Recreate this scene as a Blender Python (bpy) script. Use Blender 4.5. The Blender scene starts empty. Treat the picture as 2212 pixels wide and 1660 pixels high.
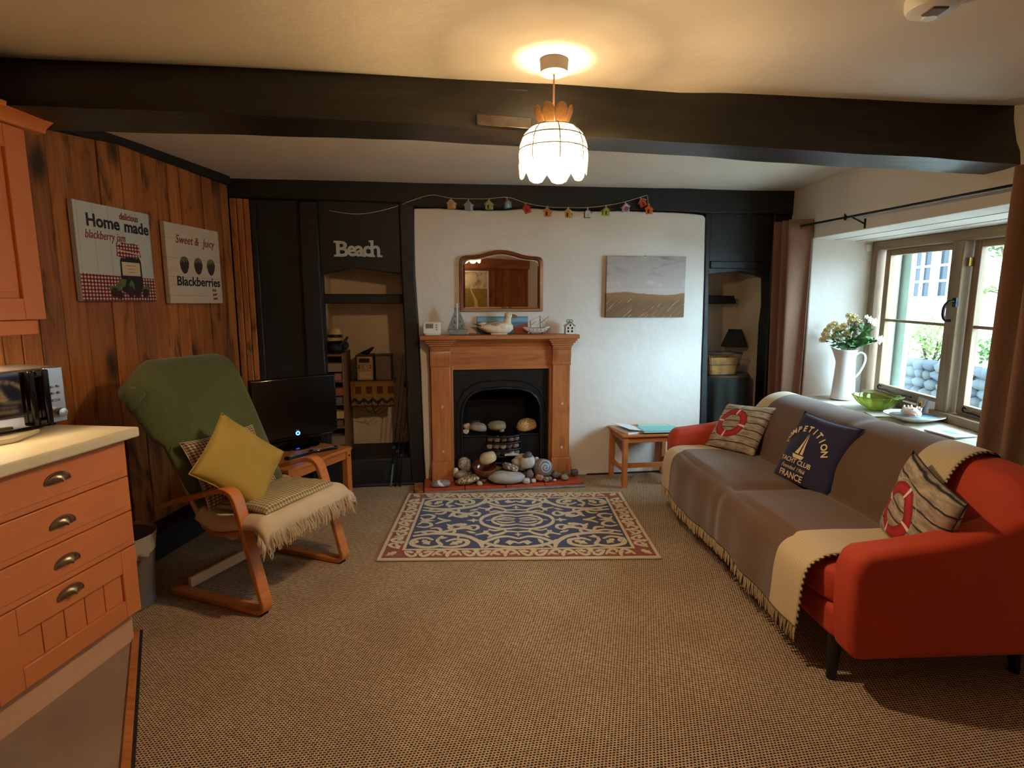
import bpy, bmesh, math, random
from mathutils import Vector, Matrix, noise as mnoise
sc = bpy.context.scene
COL = sc.collection
PI = math.pi
R = math.radians
random.seed(7)

# ---------------------------------------------------------------- camera
cam_d = bpy.data.cameras.new('camera')
cam = bpy.data.objects.new('camera', cam_d)
COL.objects.link(cam)
cam.location = (0, 0, 1.40)
cam.rotation_euler = (PI / 2 - math.atan(175 / 1200), 0, 0)
cam_d.sensor_width = 36
cam_d.lens = 36 * 1200 / 2212
cam_d.clip_start = 0.02
sc.camera = cam
# ---------------------------------------------------------------- colour management
sc.view_settings.view_transform = 'Standard'
sc.view_settings.look = 'None'
sc.view_settings.exposure = 0.17
sc.view_settings.gamma = 1.0
sc.view_settings.use_curve_mapping = False
sc.cycles.max_bounces = 7
sc.cycles.diffuse_bounces = 4
sc.cycles.glossy_bounces = 4
sc.cycles.transmission_bounces = 6
sc.cycles.transparent_max_bounces = 8
sc.cycles.caustics_reflective = False
sc.cycles.caustics_refractive = False
sc.cycles.sample_clamp_indirect = 5.0
sc.cycles.use_adaptive_sampling = True
sc.cycles.adaptive_threshold = 0.03
# ---------------------------------------------------------------- sky: flat overcast daylight
W = bpy.data.worlds.new('overcast_sky')
sc.world = W
W.use_nodes = True
bgn = W.node_tree.nodes['Background']
bgn.inputs[0].default_value = (0.66, 0.83, 1.0, 1)
bgn.inputs[1].default_value = 9.0
# soft veiled sun over the lane outside the window
sd = bpy.data.lights.new('veiled_sun', 'SUN')
sd.energy = 38.0
sd.angle = R(70)
sd.color = (0.56, 0.78, 1.0)
sun = bpy.data.objects.new('veiled_sun', sd)
COL.objects.link(sun)
sun.rotation_euler = Vector((-0.80, 0.42, -0.38)).to_track_quat('-Z', 'Y').to_euler()
sun.location = (8, 0, 6)
# added rear wall light and pendant strengths (lamps themselves are built further down)
ADDED_WALL_W = 9.0
PENDANT_W = 64.0
SHADE_E = 1.6
COUNTER_W = 8.0
WARM = (1.0, 0.76, 0.48)
WARM2 = (1.0, 0.80, 0.58)

# ---------------------------------------------------------------- node helper
def lin(c):
    out = []
    for v in c[:3]:
        v /= 255.0
        out.append(v / 12.92 if v <= 0.04045 else ((v + 0.055) / 1.055) ** 2.4)
    return (out[0], out[1], out[2], 1.0)

class S:
    def __init__(s, g, k): s.g = g; s.k = k
    def __add__(s, o): return s.g.m('ADD', s, o)
    __radd__ = __add__
    def __sub__(s, o): return s.g.m('SUBTRACT', s, o)
    def __rsub__(s, o): return s.g.m('SUBTRACT', o, s)
    def __mul__(s, o): return s.g.m('MULTIPLY', s, o)
    __rmul__ = __mul__
    def __truediv__(s, o): return s.g.m('DIVIDE', s, o)
    def __pow__(s, o): return s.g.m('POWER', s, o)
    def lt(s, o): return s.g.m('LESS_THAN', s, o)
    def gt(s, o): return s.g.m('GREATER_THAN', s, o)
    def sin(s): return s.g.m('SINE', s)
    def abs(s): return s.g.m('ABSOLUTE', s)
    def floor(s): return s.g.m('FLOOR', s)
    def fract(s): return s.g.m('FRACT', s)
    def sqrt(s): return s.g.m('SQRT', s)
    def max(s, o): return s.g.m('MAXIMUM', s, o)
    def min(s, o): return s.g.m('MINIMUM', s, o)

class G:
    def __init__(s, name):
        s.mat = bpy.data.materials.new(name)
        s.mat.use_nodes = True
        s.t = s.mat.node_tree
        s.bsdf = s.t.nodes['Principled BSDF']
        s.outn = s.t.nodes['Material Output']
    def nd(s, ty): return s.t.nodes.new(ty)
    def put(s, inp, v):
        if isinstance(v, S): s.t.links.new(v.k, inp)
        elif hasattr(v, 'is_output'): s.t.links.new(v, inp)
        elif v is not None:
            if inp.type == 'RGBA' and isinstance(v, (tuple, list)) and len(v) == 3: v = (*v, 1)
            inp.default_value = v
    def m(s, op, a, b=None, c=None):
        n = s.nd('ShaderNodeMath'); n.operation = op
        s.put(n.inputs[0], a)
        if b is not None: s.put(n.inputs[1], b)
        if c is not None: s.put(n.inputs[2], c)
        return S(s, n.outputs[0])
    def step(s, a, b, x):
        n = s.nd('ShaderNodeMapRange'); n.interpolation_type = 'SMOOTHSTEP'
        s.put(n.inputs[0], x); s.put(n.inputs[1], a); s.put(n.inputs[2], b)
        return S(s, n.outputs[0])
    def remap(s, x, a, b, c, d):
        n = s.nd('ShaderNodeMapRange')
        for i, v in enumerate((x, a, b, c, d)): s.put(n.inputs[i], v)
        return S(s, n.outputs[0])
    def tc(s, which='Object'):
        n = s.nd('ShaderNodeTexCoord'); return S(s, n.outputs[which])
    def xyz(s, v):
        n = s.nd('ShaderNodeSeparateXYZ'); s.put(n.inputs[0], v)
        return [S(s, n.outputs[i]) for i in range(3)]
    def vec(s, x, y, z):
        n = s.nd('ShaderNodeCombineXYZ')
        for i, v in enumerate((x, y, z)): s.put(n.inputs[i], v)
        return S(s, n.outputs[0])
    def mapv(s, v, loc=(0, 0, 0), rot=(0, 0, 0), scale=(1, 1, 1)):
        n = s.nd('ShaderNodeMapping'); s.put(n.inputs[0], v)
        n.inputs[1].default_value = loc; n.inputs[2].default_value = rot; n.inputs[3].default_value = scale
        return S(s, n.outputs[0])
    def addv(s, a, b):
        n = s.nd('ShaderNodeVectorMath'); n.operation = 'ADD'
        s.put(n.inputs[0], a); s.put(n.inputs[1], b); return S(s, n.outputs[0])
    def noise(s, v, scale, detail=3, rough=0.55, dist=0.0):
        n = s.nd('ShaderNodeTexNoise'); s.put(n.inputs['Vector'], v)
        n.inputs['Scale'].default_value = scale; n.inputs['Detail'].default_value = detail
        n.inputs['Roughness'].default_value = rough; n.inputs['Distortion'].default_value = dist
        return S(s, n.outputs[0])
    def voro(s, v, scale, out='Distance', feature='F1', rnd=1.0):
        n = s.nd('ShaderNodeTexVoronoi'); n.feature = feature; s.put(n.inputs['Vector'], v)
        n.inputs['Scale'].default_value = scale; n.inputs['Randomness'].default_value = rnd
        return S(s, n.outputs[out])
    def rand(s):
        n = s.nd('ShaderNodeObjectInfo'); return S(s, n.outputs['Random'])
    def mix(s, f, a, b, mode='MIX'):
        n = s.nd('ShaderNodeMix'); n.data_type = 'RGBA'; n.blend_type = mode
        s.put(n.inputs[0], f); s.put(n.inputs[6], a); s.put(n.inputs[7], b)
        return S(s, n.outputs[2])
    def bump(s, h, strength=0.4, dist=0.01):
        n = s.nd('ShaderNodeBump'); n.inputs['Strength'].default_value = strength
        n.inputs['Distance'].default_value = dist; s.put(n.inputs['Height'], h)
        return n.outputs[0]
    def out(s, col=None, rough=0.6, metal=0.0, bump=None, **kw):
        b = s.bsdf
        s.put(b.inputs['Base Color'], col); s.put(b.inputs['Roughness'], rough); s.put(b.inputs['Metallic'], metal)
        if bump is not None: s.put(b.inputs['Normal'], bump)
        for k, v in kw.items():
            s.put(b.inputs[k.replace('_', ' ')], v)
        return s.mat

MATS = {}
def plain(name, c, rough=0.6, metal=0.0, var=0.0, vs=12.0, bump=0.0, bs=60.0, **kw):
    if name in MATS: return MATS[name]
    g = G(name); o = g.tc()
    col = lin(c)
    if var > 0:
        nz = g.noise(o, vs, 4)
        lo = tuple(v * (1 - var) for v in col[:3]) + (1,); hi = tuple(min(1, v * (1 + var)) for v in col[:3]) + (1,)
        col = g.mix(g.step(0.3, 0.7, nz), lo, hi)
    bm = g.bump(g.noise(o, bs, 3), bump, 0.004) if bump > 0 else None
    MATS[name] = g.out(col, rough, metal, bm, **kw)
    return MATS[name]

# ---------------------------------------------------------------- mesh helper
class MB:
    def __init__(s): s.v = []; s.f = []; s.uv = None; s.mi = []
    def add(s, vs, fs, mi=0):
        o = len(s.v); s.v += [tuple(p) for p in vs]
        s.f += [tuple(i + o for i in f) for f in fs]; s.mi += [mi] * len(fs)
        return s
    def box(s, x0, x1, y0, y1, z0, z1, mi=0):
        v = [(x0, y0, z0), (x1, y0, z0), (x1, y1, z0), (x0, y1, z0), (x0, y0, z1), (x1, y0, z1), (x1, y1, z1), (x0, y1, z1)]
        return s.add(v, [(3, 2, 1, 0), (4, 5, 6, 7), (0, 1, 5, 4), (1, 2, 6, 5), (2, 3, 7, 6), (3, 0, 4, 7)], mi)
    def obox(s, c, ax, ay, az, mi=0):
        c = Vector(c); ax = Vector(ax); ay = Vector(ay); az = Vector(az)
        v = [c - ax - ay - az, c + ax - ay - az, c + ax + ay - az, c - ax + ay - az, c - ax - ay + az, c + ax - ay + az, c + ax + ay + az, c - ax + ay + az]
        return s.add(v, [(3, 2, 1, 0), (4, 5, 6, 7), (0, 1, 5, 4), (1, 2, 6, 5), (2, 3, 7, 6), (3, 0, 4, 7)], mi)
    def prism(s, pts, axis, a, b, mi=0):
        # pts: 2D outline; axis: the extrusion axis ('x': (y,z), 'y': (x,z), 'z': (x,y))
        n = len(pts)
        def P(p, t):
            return (t, p[0], p[1]) if axis == 'x' else (p[0], t, p[1]) if axis == 'y' else (p[0], p[1], t)
        v = [P(p, a) for p in pts] + [P(p, b) for p in pts]
        f = [tuple(range(n)), tuple(range(2 * n - 1, n - 1, -1))]
        for i in range(n):
            j = (i + 1) % n
            f.append((j, i, i + n, j + n))
        return s.add(v, f, mi)
    def tube(s, pts, r, n=8, caps=True, mi=0):
        pts = [Vector(p) for p in pts]; m = len(pts)
        rr = r if isinstance(r, (list, tuple)) else [r] * m
        up = None; v = []
        for i, p in enumerate(pts):
            t = (pts[min(i + 1, m - 1)] - pts[max(i - 1, 0)])
            t = t.normalized() if t.length > 1e-9 else Vector((0, 0, 1))
            if up is None:
                up = Vector((0, 0, 1)) if abs(t.z) < 0.9 else Vector((1, 0, 0))
            a = t.cross(up)
            a = a.normalized() if a.length > 1e-6 else t.orthogonal().normalized()
            b = a.cross(t).normalized(); up = b
            for k in range(n):
                q = 2 * PI * k / n
                v.append(p + (a * math.cos(q) + b * math.sin(q)) * rr[i])
        f = []
        for i in range(m - 1):
            for k in range(n):
                k2 = (k + 1) % n
                f.append((i * n + k, i * n + k2, (i + 1) * n + k2, (i + 1) * n + k))
        if caps:
            f.append(tuple(range(n - 1, -1, -1))); f.append(tuple(range((m - 1) * n, m * n)))
        return s.add(v, f, mi)
    def ribbon(s, pts, side, w, t, mi=0):
        # flat bar bent along pts; side: constant width direction
        pts = [Vector(p) for p in pts]; side = Vector(side).normalized(); m = len(pts); v = []
        for i, p in enumerate(pts):
            d = (pts[min(i + 1, m - 1)] - pts[max(i - 1, 0)]).normalized()
            nrm = d.cross(side).normalized()
            for a, b in ((-1, -1), (1, -1), (1, 1), (-1, 1)):
                v.append(p + side * (a * w / 2) + nrm * (b * t / 2))
        f = [(0, 1, 2, 3), tuple((m - 1) * 4 + k for k in (3, 2, 1, 0))]
        for i in range(m - 1):
            for k in range(4):
                k2 = (k + 1) % 4
                f.append((i * 4 + k, (i + 1) * 4 + k, (i + 1) * 4 + k2, i * 4 + k2))
        return s.add(v, f, mi)
    def lathe(s, prof, c=(0, 0, 0), n=24, mi=0, sx=1.0, sy=1.0):
        v = []; f = []; m = len(prof)
        for (r, z) in prof:
            for k in range(n):
                q = 2 * PI * k / n
                v.append((c[0] + r * sx * math.cos(q), c[1] + r * sy * math.sin(q), c[2] + z))
        for i in range(m - 1):
            for k in range(n):
                k2 = (k + 1) % n
                f.append((i * n + k, i * n + k2, (i + 1) * n + k2, (i + 1) * n + k))
        if prof[0][0] > 1e-5: f.append(tuple(range(n - 1, -1, -1)))
        if prof[-1][0] > 1e-5: f.append(tuple(range((m - 1) * n, m * n)))
        return s.add(v, f, mi)
    def ball(s, c, r, sx=1, sy=1, sz=1, n=10, m=6, mi=0, fn=None):
        v = []; f = []
        for i in range(m + 1):
            a = PI * i / m
            for k in range(n):
                q = 2 * PI * k / n
                p = Vector((math.sin(a) * math.cos(q) * sx, math.sin(a) * math.sin(q) * sy, -math.cos(a) * sz)) * r
                if fn: p = fn(p)
                v.append((c[0] + p[0], c[1] + p[1], c[2] + p[2]))
        for i in range(m):
            for k in range(n):
                k2 = (k + 1) % n
                f.append((i * n + k, i * n + k2, (i + 1) * n + k2, (i + 1) * n + k))
        return s.add(v, f, mi)
    def grid(s, fn, nu, nv, mi=0, uv=True):
        o = len(s.v)
        if s.uv is None and uv: s.uv = {}
        for j in range(nv + 1):
            for i in range(nu + 1):
                if uv: s.uv[len(s.v)] = (i / nu, j / nv)
                s.v.append(tuple(fn(i / nu, j / nv)))
        for j in range(nv):
            for i in range(nu):
                a = o + j * (nu + 1) + i
                s.f.append((a, a + 1, a + nu + 2, a + nu + 1)); s.mi.append(mi)
        return s
    def xf(s, M):
        s.v = [tuple(M @ Vector(p)) for p in s.v]; return s
    def mesh(s, name, mats, smooth=None, merge=False):
        me = bpy.data.meshes.new(name)
        me.from_pydata(s.v, [], s.f)
        for mt in (mats if isinstance(mats, (list, tuple)) else [mats]): me.materials.append(mt)
        if any(s.mi): me.polygons.foreach_set('material_index', s.mi)
        if s.uv:
            L = me.uv_layers.new(name='UVMap')
            for lp in me.loops: L.data[lp.index].uv = s.uv.get(lp.vertex_index, (0, 0))
        bm = bmesh.new(); bm.from_mesh(me)
        if merge: bmesh.ops.remove_doubles(bm, verts=bm.verts, dist=1e-5)
        bmesh.ops.recalc_face_normals(bm, faces=bm.faces)
        bm.to_mesh(me); bm.free()
        if smooth is not None:
            me.polygons.foreach_set('use_smooth', [True] * len(me.polygons))
            if smooth < 179: me.set_sharp_from_angle(angle=R(smooth))
        me.update()
        return me
    def build(s, name, mats, parent=None, smooth=None, bevel=0, seg=2, merge=False, loc=None, rot=None, solid=0, sub=0):
        me = s.mesh(name, mats, smooth, merge)
        return place(name, me, parent, loc, rot, bevel, seg, solid, sub)

def place(name, me, parent=None, loc=None, rot=None, bevel=0, seg=2, solid=0, sub=0):
    o = bpy.data.objects.new(name, me); COL.objects.link(o)
    if parent is not None: o.parent = parent
    if loc is not None: o.location = loc
    if rot is not None: o.rotation_euler = rot
    if solid:
        md = o.modifiers.new('solid', 'SOLIDIFY'); md.thickness = abs(solid); md.offset = -1 if solid > 0 else 1
    if sub:
        md = o.modifiers.new('sub', 'SUBSURF'); md.levels = sub; md.render_levels = sub
    if bevel:
        md = o.modifiers.new('bevel', 'BEVEL'); md.width = bevel; md.segments = seg; md.limit_method = 'ANGLE'; md.angle_limit = R(40)
        md.harden_normals = False
        me.polygons.foreach_set('use_smooth', [True] * len(me.polygons))
        me.set_sharp_from_angle(angle=R(50))
    return o

def tag(o, label=None, cat=None, group=None, kind=None):
    if label: o['label'] = label
    if cat: o['category'] = cat
    if group: o['group'] = group
    if kind: o['kind'] = kind
    return o

def thing(name, label, cat, loc=(0, 0, 0), rz=0.0, group=None, rot=None):
    o = bpy.data.objects.new(name, None); COL.objects.link(o)
    o.empty_display_size = 0.05
    o.location = loc; o.rotation_euler = rot if rot else (0, 0, rz)
    return tag(o, label, cat, group)

def struct(name, label=None, loc=(0, 0, 0), rz=0.0):
    o = bpy.data.objects.new(name, None); COL.objects.link(o)
    o.empty_display_size = 0.05
    o.location = loc; o.rotation_euler = (0, 0, rz); o['kind'] = 'structure'
    if label: o['label'] = label
    return o

def frame_M(o, right, up):
    # matrix with x=right, z=up (orthonormalised), y=z cross x
    x = Vector(right).normalized(); u = Vector(up); z = (u - x * u.dot(x)).normalized(); y = z.cross(x)
    M = Matrix((x, y, z)).transposed().to_4x4(); M.translation = Vector(o)
    return M

def cat_rom(pts, n=8):
    P = [Vector(p) for p in pts]; out = []
    for i in range(len(P) - 1):
        p0 = P[max(i - 1, 0)]; p1 = P[i]; p2 = P[i + 1]; p3 = P[min(i + 2, len(P) - 1)]
        for k in range(n):
            t = k / n
            out.append(0.5 * ((2 * p1) + (p2 - p0) * t + (2 * p0 - 5 * p1 + 4 * p2 - p3) * t * t + (3 * p1 - p0 - 3 * p2 + p3) * t ** 3))
    out.append(P[-1]); return out

def nz(x, y=0.0, z=0.0): return mnoise.noise(Vector((x, y, z)))

_tcache = {}
def text_geo(s, size=1.0, bold=0.0, shear=0.0, spacing=1.0, align='LEFT', thick=0.001):
    """lettering as plain mesh data: list of 3D points (x right, z up, y depth) and faces"""
    cu = bpy.data.curves.new('lettering', 'FONT'); cu.body = s; cu.size = size
    cu.offset = bold; cu.shear = shear; cu.space_character = spacing; cu.align_x = align
    cu.extrude = thick / 2; cu.resolution_u = 3
    ob = bpy.data.objects.new('lettering', cu); COL.objects.link(ob)
    dg = bpy.context.evaluated_depsgraph_get(); dg.update()
    me = ob.evaluated_get(dg).to_mesh()
    v = [(p.co.x, -p.co.z, p.co.y) for p in me.vertices]; f = [tuple(p.vertices) for p in me.polygons]
    ob.evaluated_get(dg).to_mesh_clear()
    bpy.data.objects.remove(ob); bpy.data.curves.remove(cu)
    return v, f

def text_part(name, s, mat, parent, loc, size, sx=1.0, rot=0.0, width=None, **kw):
    v, f = text_geo(s, size, **kw)
    if width:
        x0 = min(p[0] for p in v); x1 = max(p[0] for p in v); sx = width / (x1 - x0); loc = (loc[0] - x0 * sx, loc[1], loc[2])
    c, n = math.cos(rot), math.sin(rot)
    v = [((x * sx) * c - z * n + loc[0], y + loc[1], (x * sx) * n + z * c + loc[2]) for x, y, z in v]
    m = MB(); m.add(v, f)
    return m.build(name, mat, parent)
# ================================================================ materials
def mat_wood(name, c1, c2, cd, axis='z', grain=1.0, rough=0.5, knots=0.5, kscale=3.2, var=0.25, bump=0.15, coat=0.0):
    """timber with grain running along the given local axis; each object gets its own cut"""
    if name in MATS: return MATS[name]
    g = G(name); o = g.tc(); r = g.rand()
    x, y, z = g.xyz(o)
    off = r * 37.0
    if axis == 'z': a, b, c = x, y, z
    elif axis == 'x': a, b, c = y, z, x
    else: a, b, c = z, x, y
    v = g.vec((a + off) * 16.0, (b + off) * 16.0, (c + off * 0.7) * 1.6)
    n1 = g.noise(v, grain, 5, 0.6, 0.8)
    v2 = g.vec((a + off) * 90.0, (b + off) * 90.0, (c + off) * 4.0)
    n2 = g.noise(v2, grain, 2, 0.5)
    col = g.mix(g.step(0.3, 0.7, n1), lin(c1), lin(c2))
    col = g.mix(g.step(0.45, 0.75, n2) * 0.35, col, lin(cd))
    if knots > 0:
        kv = g.vec((a + off) * kscale * 1.6, (b + off) * kscale * 1.6, (c + off * 1.3) * kscale * 0.75)
        wob = g.noise(v, grain * 0.6, 3)
        kd = g.voro(g.addv(kv, g.vec(wob * 0.25, wob * 0.2, wob * 0.35)), 1.0)
        k = 1.0 - g.step(0.05, 0.24, kd)
        col = g.mix(k * knots, col, lin(cd))
        big = g.noise(g.vec((a + off) * 7, (b + off) * 7, (c + off) * 2.4), 1.0, 3, 0.6, 1.2)
        col = g.mix(g.step(0.54, 0.72, big) * knots * 0.8, col, lin(cd))
    sh = g.remap(r, 0, 1, 1 - var, 1 + var)
    col = g.mix(1.0, col, g.vec(sh, sh, sh), 'MULTIPLY')
    MATS[name] = g.out(col, rough, 0, g.bump(n2 * 0.5 + n1, bump, 0.003), Coat_Weight=coat, Coat_Roughness=0.3)
    return MATS[name]

M_PLANK = mat_wood('stained_pine_plank', (184, 116, 58), (150, 90, 42), (38, 21, 13), 'z', 1.0, 0.55, 0.95, 2.4, 0.22, 0.2)
M_PLANK_R = mat_wood('honey_pine_plank', (178, 104, 48), (150, 82, 34), (78, 40, 16), 'z', 1.0, 0.5, 0.5, 2.6, 0.15, 0.15)
M_PINE = mat_wood('waxed_pine', (188, 118, 64), (164, 96, 50), (100, 54, 28), 'z', 0.8, 0.42, 0.45, 4.0, 0.06, 0.1, 0.15)
M_PINE_X = mat_wood('waxed_pine_lengthways', (188, 118, 64), (164, 96, 50), (100, 54, 28), 'x', 0.8, 0.42, 0.45, 4.0, 0.06, 0.1, 0.15)
M_BEECH = mat_wood('bent_beech', (196, 122, 62), (180, 106, 50), (150, 84, 40), 'x', 0.7, 0.38, 0.0, 4, 0.05, 0.05, 0.2)
M_BIRCH = mat_wood('pale_birch', (216, 178, 130), (204, 164, 114), (180, 138, 92), 'x', 0.7, 0.45, 0.0, 4, 0.05, 0.05)
M_OAKW = mat_wood('weathered_window_oak', (150, 128, 98), (126, 104, 78), (82, 62, 44), 'z', 0.8, 0.65, 0.25, 5, 0.08, 0.2)
M_OAKWX = mat_wood('weathered_window_oak_lengthways', (150, 128, 98), (126, 104, 78), (82, 62, 44), 'x', 0.8, 0.65, 0.25, 5, 0.08, 0.2)
M_MAHOG = mat_wood('reddish_frame_wood', (126, 60, 28), (104, 46, 22), (70, 30, 16), 'x', 0.9, 0.32, 0.0, 4, 0.05, 0.05, 0.3)
M_SHELFW = mat_wood('dark_shelf_wood', (120, 74, 40), (100, 60, 32), (60, 36, 20), 'x', 0.9, 0.6, 0.2, 4, 0.1, 0.1)

def mat_black():
    g = G('black_limewash_paint'); o = g.tc()
    n1 = g.noise(o, 3.0, 4); n2 = g.noise(o, 45.0, 3)
    col = g.mix(g.step(0.35, 0.7, n1), lin((15, 15, 16)), lin((26, 27, 28)))
    return g.out(col, g.remap(n1, 0.3, 0.7, 0.5, 0.7), 0, g.bump(n1 * 2.0 + n2 * 0.5, 0.35, 0.006))
M_BLACK = mat_black()

def mat_beam():
    g = G('black_painted_beam'); o = g.tc(); x, y, z = g.xyz(o)
    v = g.vec(x * 1.2, y * 9.0, z * 9.0)
    n1 = g.noise(v, 1.0, 5, 0.6, 0.6); n2 = g.noise(o, 40, 3)
    col = g.mix(g.step(0.35, 0.7, n1), lin((22, 20, 18)), lin((42, 38, 33)))
    bare = g.step(0.74, 0.80, g.noise(g.vec(x * 2.0, y * 12, z * 12), 1.0, 3))
    col = g.mix(bare * 0.5, col, lin((96, 80, 60)))
    return g.out(col, 0.42, 0, g.bump(n1 * 2.0 + n2 * 0.4, 0.4, 0.008))
M_BEAM = mat_beam()

def mat_plaster(name, c1, c2, bs=0.35):
    g = G(name); o = g.tc()
    n1 = g.noise(o, 1.6, 4); n2 = g.noise(o, 14.0, 4); n3 = g.noise(o, 120.0, 2)
    col = g.mix(g.step(0.3, 0.7, n1), lin(c1), lin(c2))
    return g.out(col, 0.9, 0, g.bump(n1 * 3.0 + n2 * 0.8 + n3 * 0.12, bs, 0.012))
M_WHITE = mat_plaster('white_lime_plaster', (226, 220, 212), (216, 209, 200))
M_CEIL = mat_plaster('off_white_ceiling', (238, 230, 216), (228, 219, 204), 0.3)
M_NICHE = mat_plaster('warm_lit_niche_plaster', (226, 208, 184), (208, 188, 162), 0.5)  # same white plaster, warm lamplight put into its colour

def mat_carpet():
    g = G('woven_sisal_carpet'); o = g.tc()
    v = g.mapv(o, (0, 0, 0), (0, 0, R(-9)), (1, 1, 1))
    x, y, z = g.xyz(v)
    wv = g.noise(v, 2.2, 2) * 0.012
    cy = (y + wv) / 0.0094
    cx = (x + wv) / 0.0120 - cy.floor() * 0.32
    fx = (cx.fract() - 0.5).abs(); fy = (cy.fract() - 0.5).abs()
    rnd = g.noise(g.vec(cx.floor(), cy.floor(), 0.0), 0.73, 0)
    dash = (1.0 - g.step(0.29, 0.37, fx)) * (1.0 - g.step(0.22, 0.31, fy))
    big = g.noise(v, 3.0, 3)
    tan = g.mix(g.step(0.35, 0.65, rnd), lin((184, 152, 118)), lin((210, 184, 148)))
    tan = g.mix(g.step(0.3, 0.7, big) * 0.35, tan, lin((160, 124, 90)))
    col = g.mix(dash, tan, lin((38, 30, 30)))
    h = (1.0 - dash) * (1.0 - (fy * fy) * 1.6)
    return g.out(col, 0.95, 0, g.bump(h, 0.7, 0.006), Specular_IOR_Level=0.15)
M_CARPET = mat_carpet()
M_LINO = plain('brown_grey_lino', (150, 128, 112), 0.45, 0, 0.14, 2.5, 0.05, 90)

# ================================================================ the room shell
UB = struct('wall_back', 'black and white end wall with fireplace between two niches', (0, 4.34, 0), R(8.2))
UL = struct('wall_left', 'wall of dark stained knotty pine boards', (-1.96, 4.0, 0), R(83.4))
UR = struct('wall_right', 'thick white plastered wall with a deep window recess', (2.267, 4.666, 0), R(-91))

# floor
m = MB(); m.add([(-3.4, -2.2, 0), (3.4, -2.2, 0), (3.4, 5.6, 0), (-3.4, 5.6, 0), (-3.4, -2.2, -.1), (3.4, -2.2, -.1), (3.4, 5.6, -.1), (-3.4, 5.6, -.1)],
               [(0, 1, 2, 3), (7, 6, 5, 4), (0, 4, 5, 1), (1, 5, 6, 2), (2, 6, 7, 3), (3, 7, 4, 0)])
tag(m.build('floor', M_CARPET), 'brown woven sisal carpet with rows of dark flecks', None, None, 'structure')
# kitchen lino and the wooden threshold strip
a0 = Vector((-1.615, 2.20, 0)); a1 = Vector((-0.63, 0.62, 0)); d = (a1 - a0).normalized(); pn = Vector((d.y, -d.x, 0))
pn = pn if pn.x < 0 else -pn
m = MB(); m.prism([(a0.x, a0.y), (a1.x, a1.y), (-0.62, -2.1), (-3.3, -2.1), (-3.3, 2.20)], 'z', 0.0005, 0.006)
tag(m.build('floor', M_LINO), 'plain grey brown kitchen lino beyond the wooden strip', None, None, 'structure')
m = MB(); m.obox((a0 + a1) / 2 + Vector((0, 0, .008)) - pn * .006, d * (a1 - a0).length / 2, pn * .013, (0, 0, .008))
tag(m.build('trim_1', M_PINE_X, None, None, .003), 'pale wooden threshold strip between lino and carpet', None, None, 'structure')
m = MB(); m.obox((a0 + a1) / 2 + Vector((0, 0, .004)) - pn * .024, d * (a1 - a0).length / 2, pn * .005, (0, 0, .004))
tag(m.build('trim_2', plain('dark_rubber', (22, 22, 22), 0.7)), 'thin dark edging along the threshold strip', None, None, 'structure')

# ceiling
def ceil_z(x, y):
    u = x * 0.99
    zb = 2.272 + 0.0075 * u
    t = min(1, max(0, (y - 2.3) / 0.4))
    return (2.253 - .0225 * x) * (1 - t) + zb * t + 0.010 * nz(x * 0.9, y * 0.9, 3.1) + 0.004 * nz(x * 3, y * 3, 8)
m = MB()
m.grid(lambda a, b: (-3.4 + 6.8 * a, -2.2 + 7.8 * b, ceil_z(-3.4 + 6.8 * a, -2.2 + 7.8 * b)), 68, 78, 0, False)
tag(m.build('ceiling', M_CEIL, None, 180, solid=-.12), 'uneven cream ceiling', None, None, 'structure')

# ---- main beam
def tab(t, x):
    if x <= t[0][0]:
        (x0, y0), (x1, y1) = t[0], t[1]
    elif x >= t[-1][0]:
        (x0, y0), (x1, y1) = t[-2], t[-1]
    else:
        for i in range(len(t) - 1):
            if t[i][0] <= x <= t[i + 1][0]:
                (x0, y0), (x1, y1) = t[i], t[i + 1]; break
    return y0 + (y1 - y0) * (x - x0) / (x1 - x0)
TBK = [(-2.3, 2.37), (-1.53, 2.385), (-1.14, 2.385), (-.39, 2.40), (.49, 2.511), (.80, 2.547), (1.155, 2.61), (1.67, 2.680), (2.194, 2.738)]
TFR = [(-2.3, 2.06), (-1.33, 2.095), (-1.0, 2.118), (-.35, 2.172), (.54, 2.318), (.73, 2.344), (1.11, 2.388), (1.316, 2.418), (1.715, 2.466), (2.241, 2.545)]
TTO = [(-1.88, 2.193), (-1.385, 2.213), (-.884, 2.246), (.165, 2.329), (.70, 2.425), (.86, 2.412), (1.342, 2.465), (1.774, 2.525), (2.286, 2.623)]
sec = []
N = 90
for i in range(N + 1):
    x = -2.28 + 4.68 * i / N
    yb = tab(TBK, x) + .005 * nz(x * 2.5, 1); yf = tab(TFR, x) + .004 * nz(x * 2.5, 5); yt = tab(TTO, x); w = .005 * nz(x * 3.1, 9)
    zb = 2.052 - .0225 * x + w
    sec.append([(x, yb, zb), (x, (yb + yf) / 2, zb - .004), (x, yf + .006, zb), (x, yf + .018 + .004 * nz(x * 3, 22), zb + .058),
                (x, yf + .026 + (yt - yf) * .25 + .004 * nz(x * 4, 12), zb + .11), (x, yt, 2.253 - .0225 * x), (x, yt + .02, 2.40), (x, yb, 2.40)])
m = MB(); k = 8
vs = [p for s_ in sec for p in s_]
fs = [(i * k + j, i * k + (j + 1) % k, (i + 1) * k + (j + 1) % k, (i + 1) * k + j) for i in range(N) for j in range(k)]
m.add(vs, fs + [tuple(range(k)), tuple(range(N * k + k - 1, N * k - 1, -1))])
beam = m.build('trim_3', M_BEAM, None, 32)
tag(beam, 'massive black painted ceiling beam spanning the room', None, None, 'structure')
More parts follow.
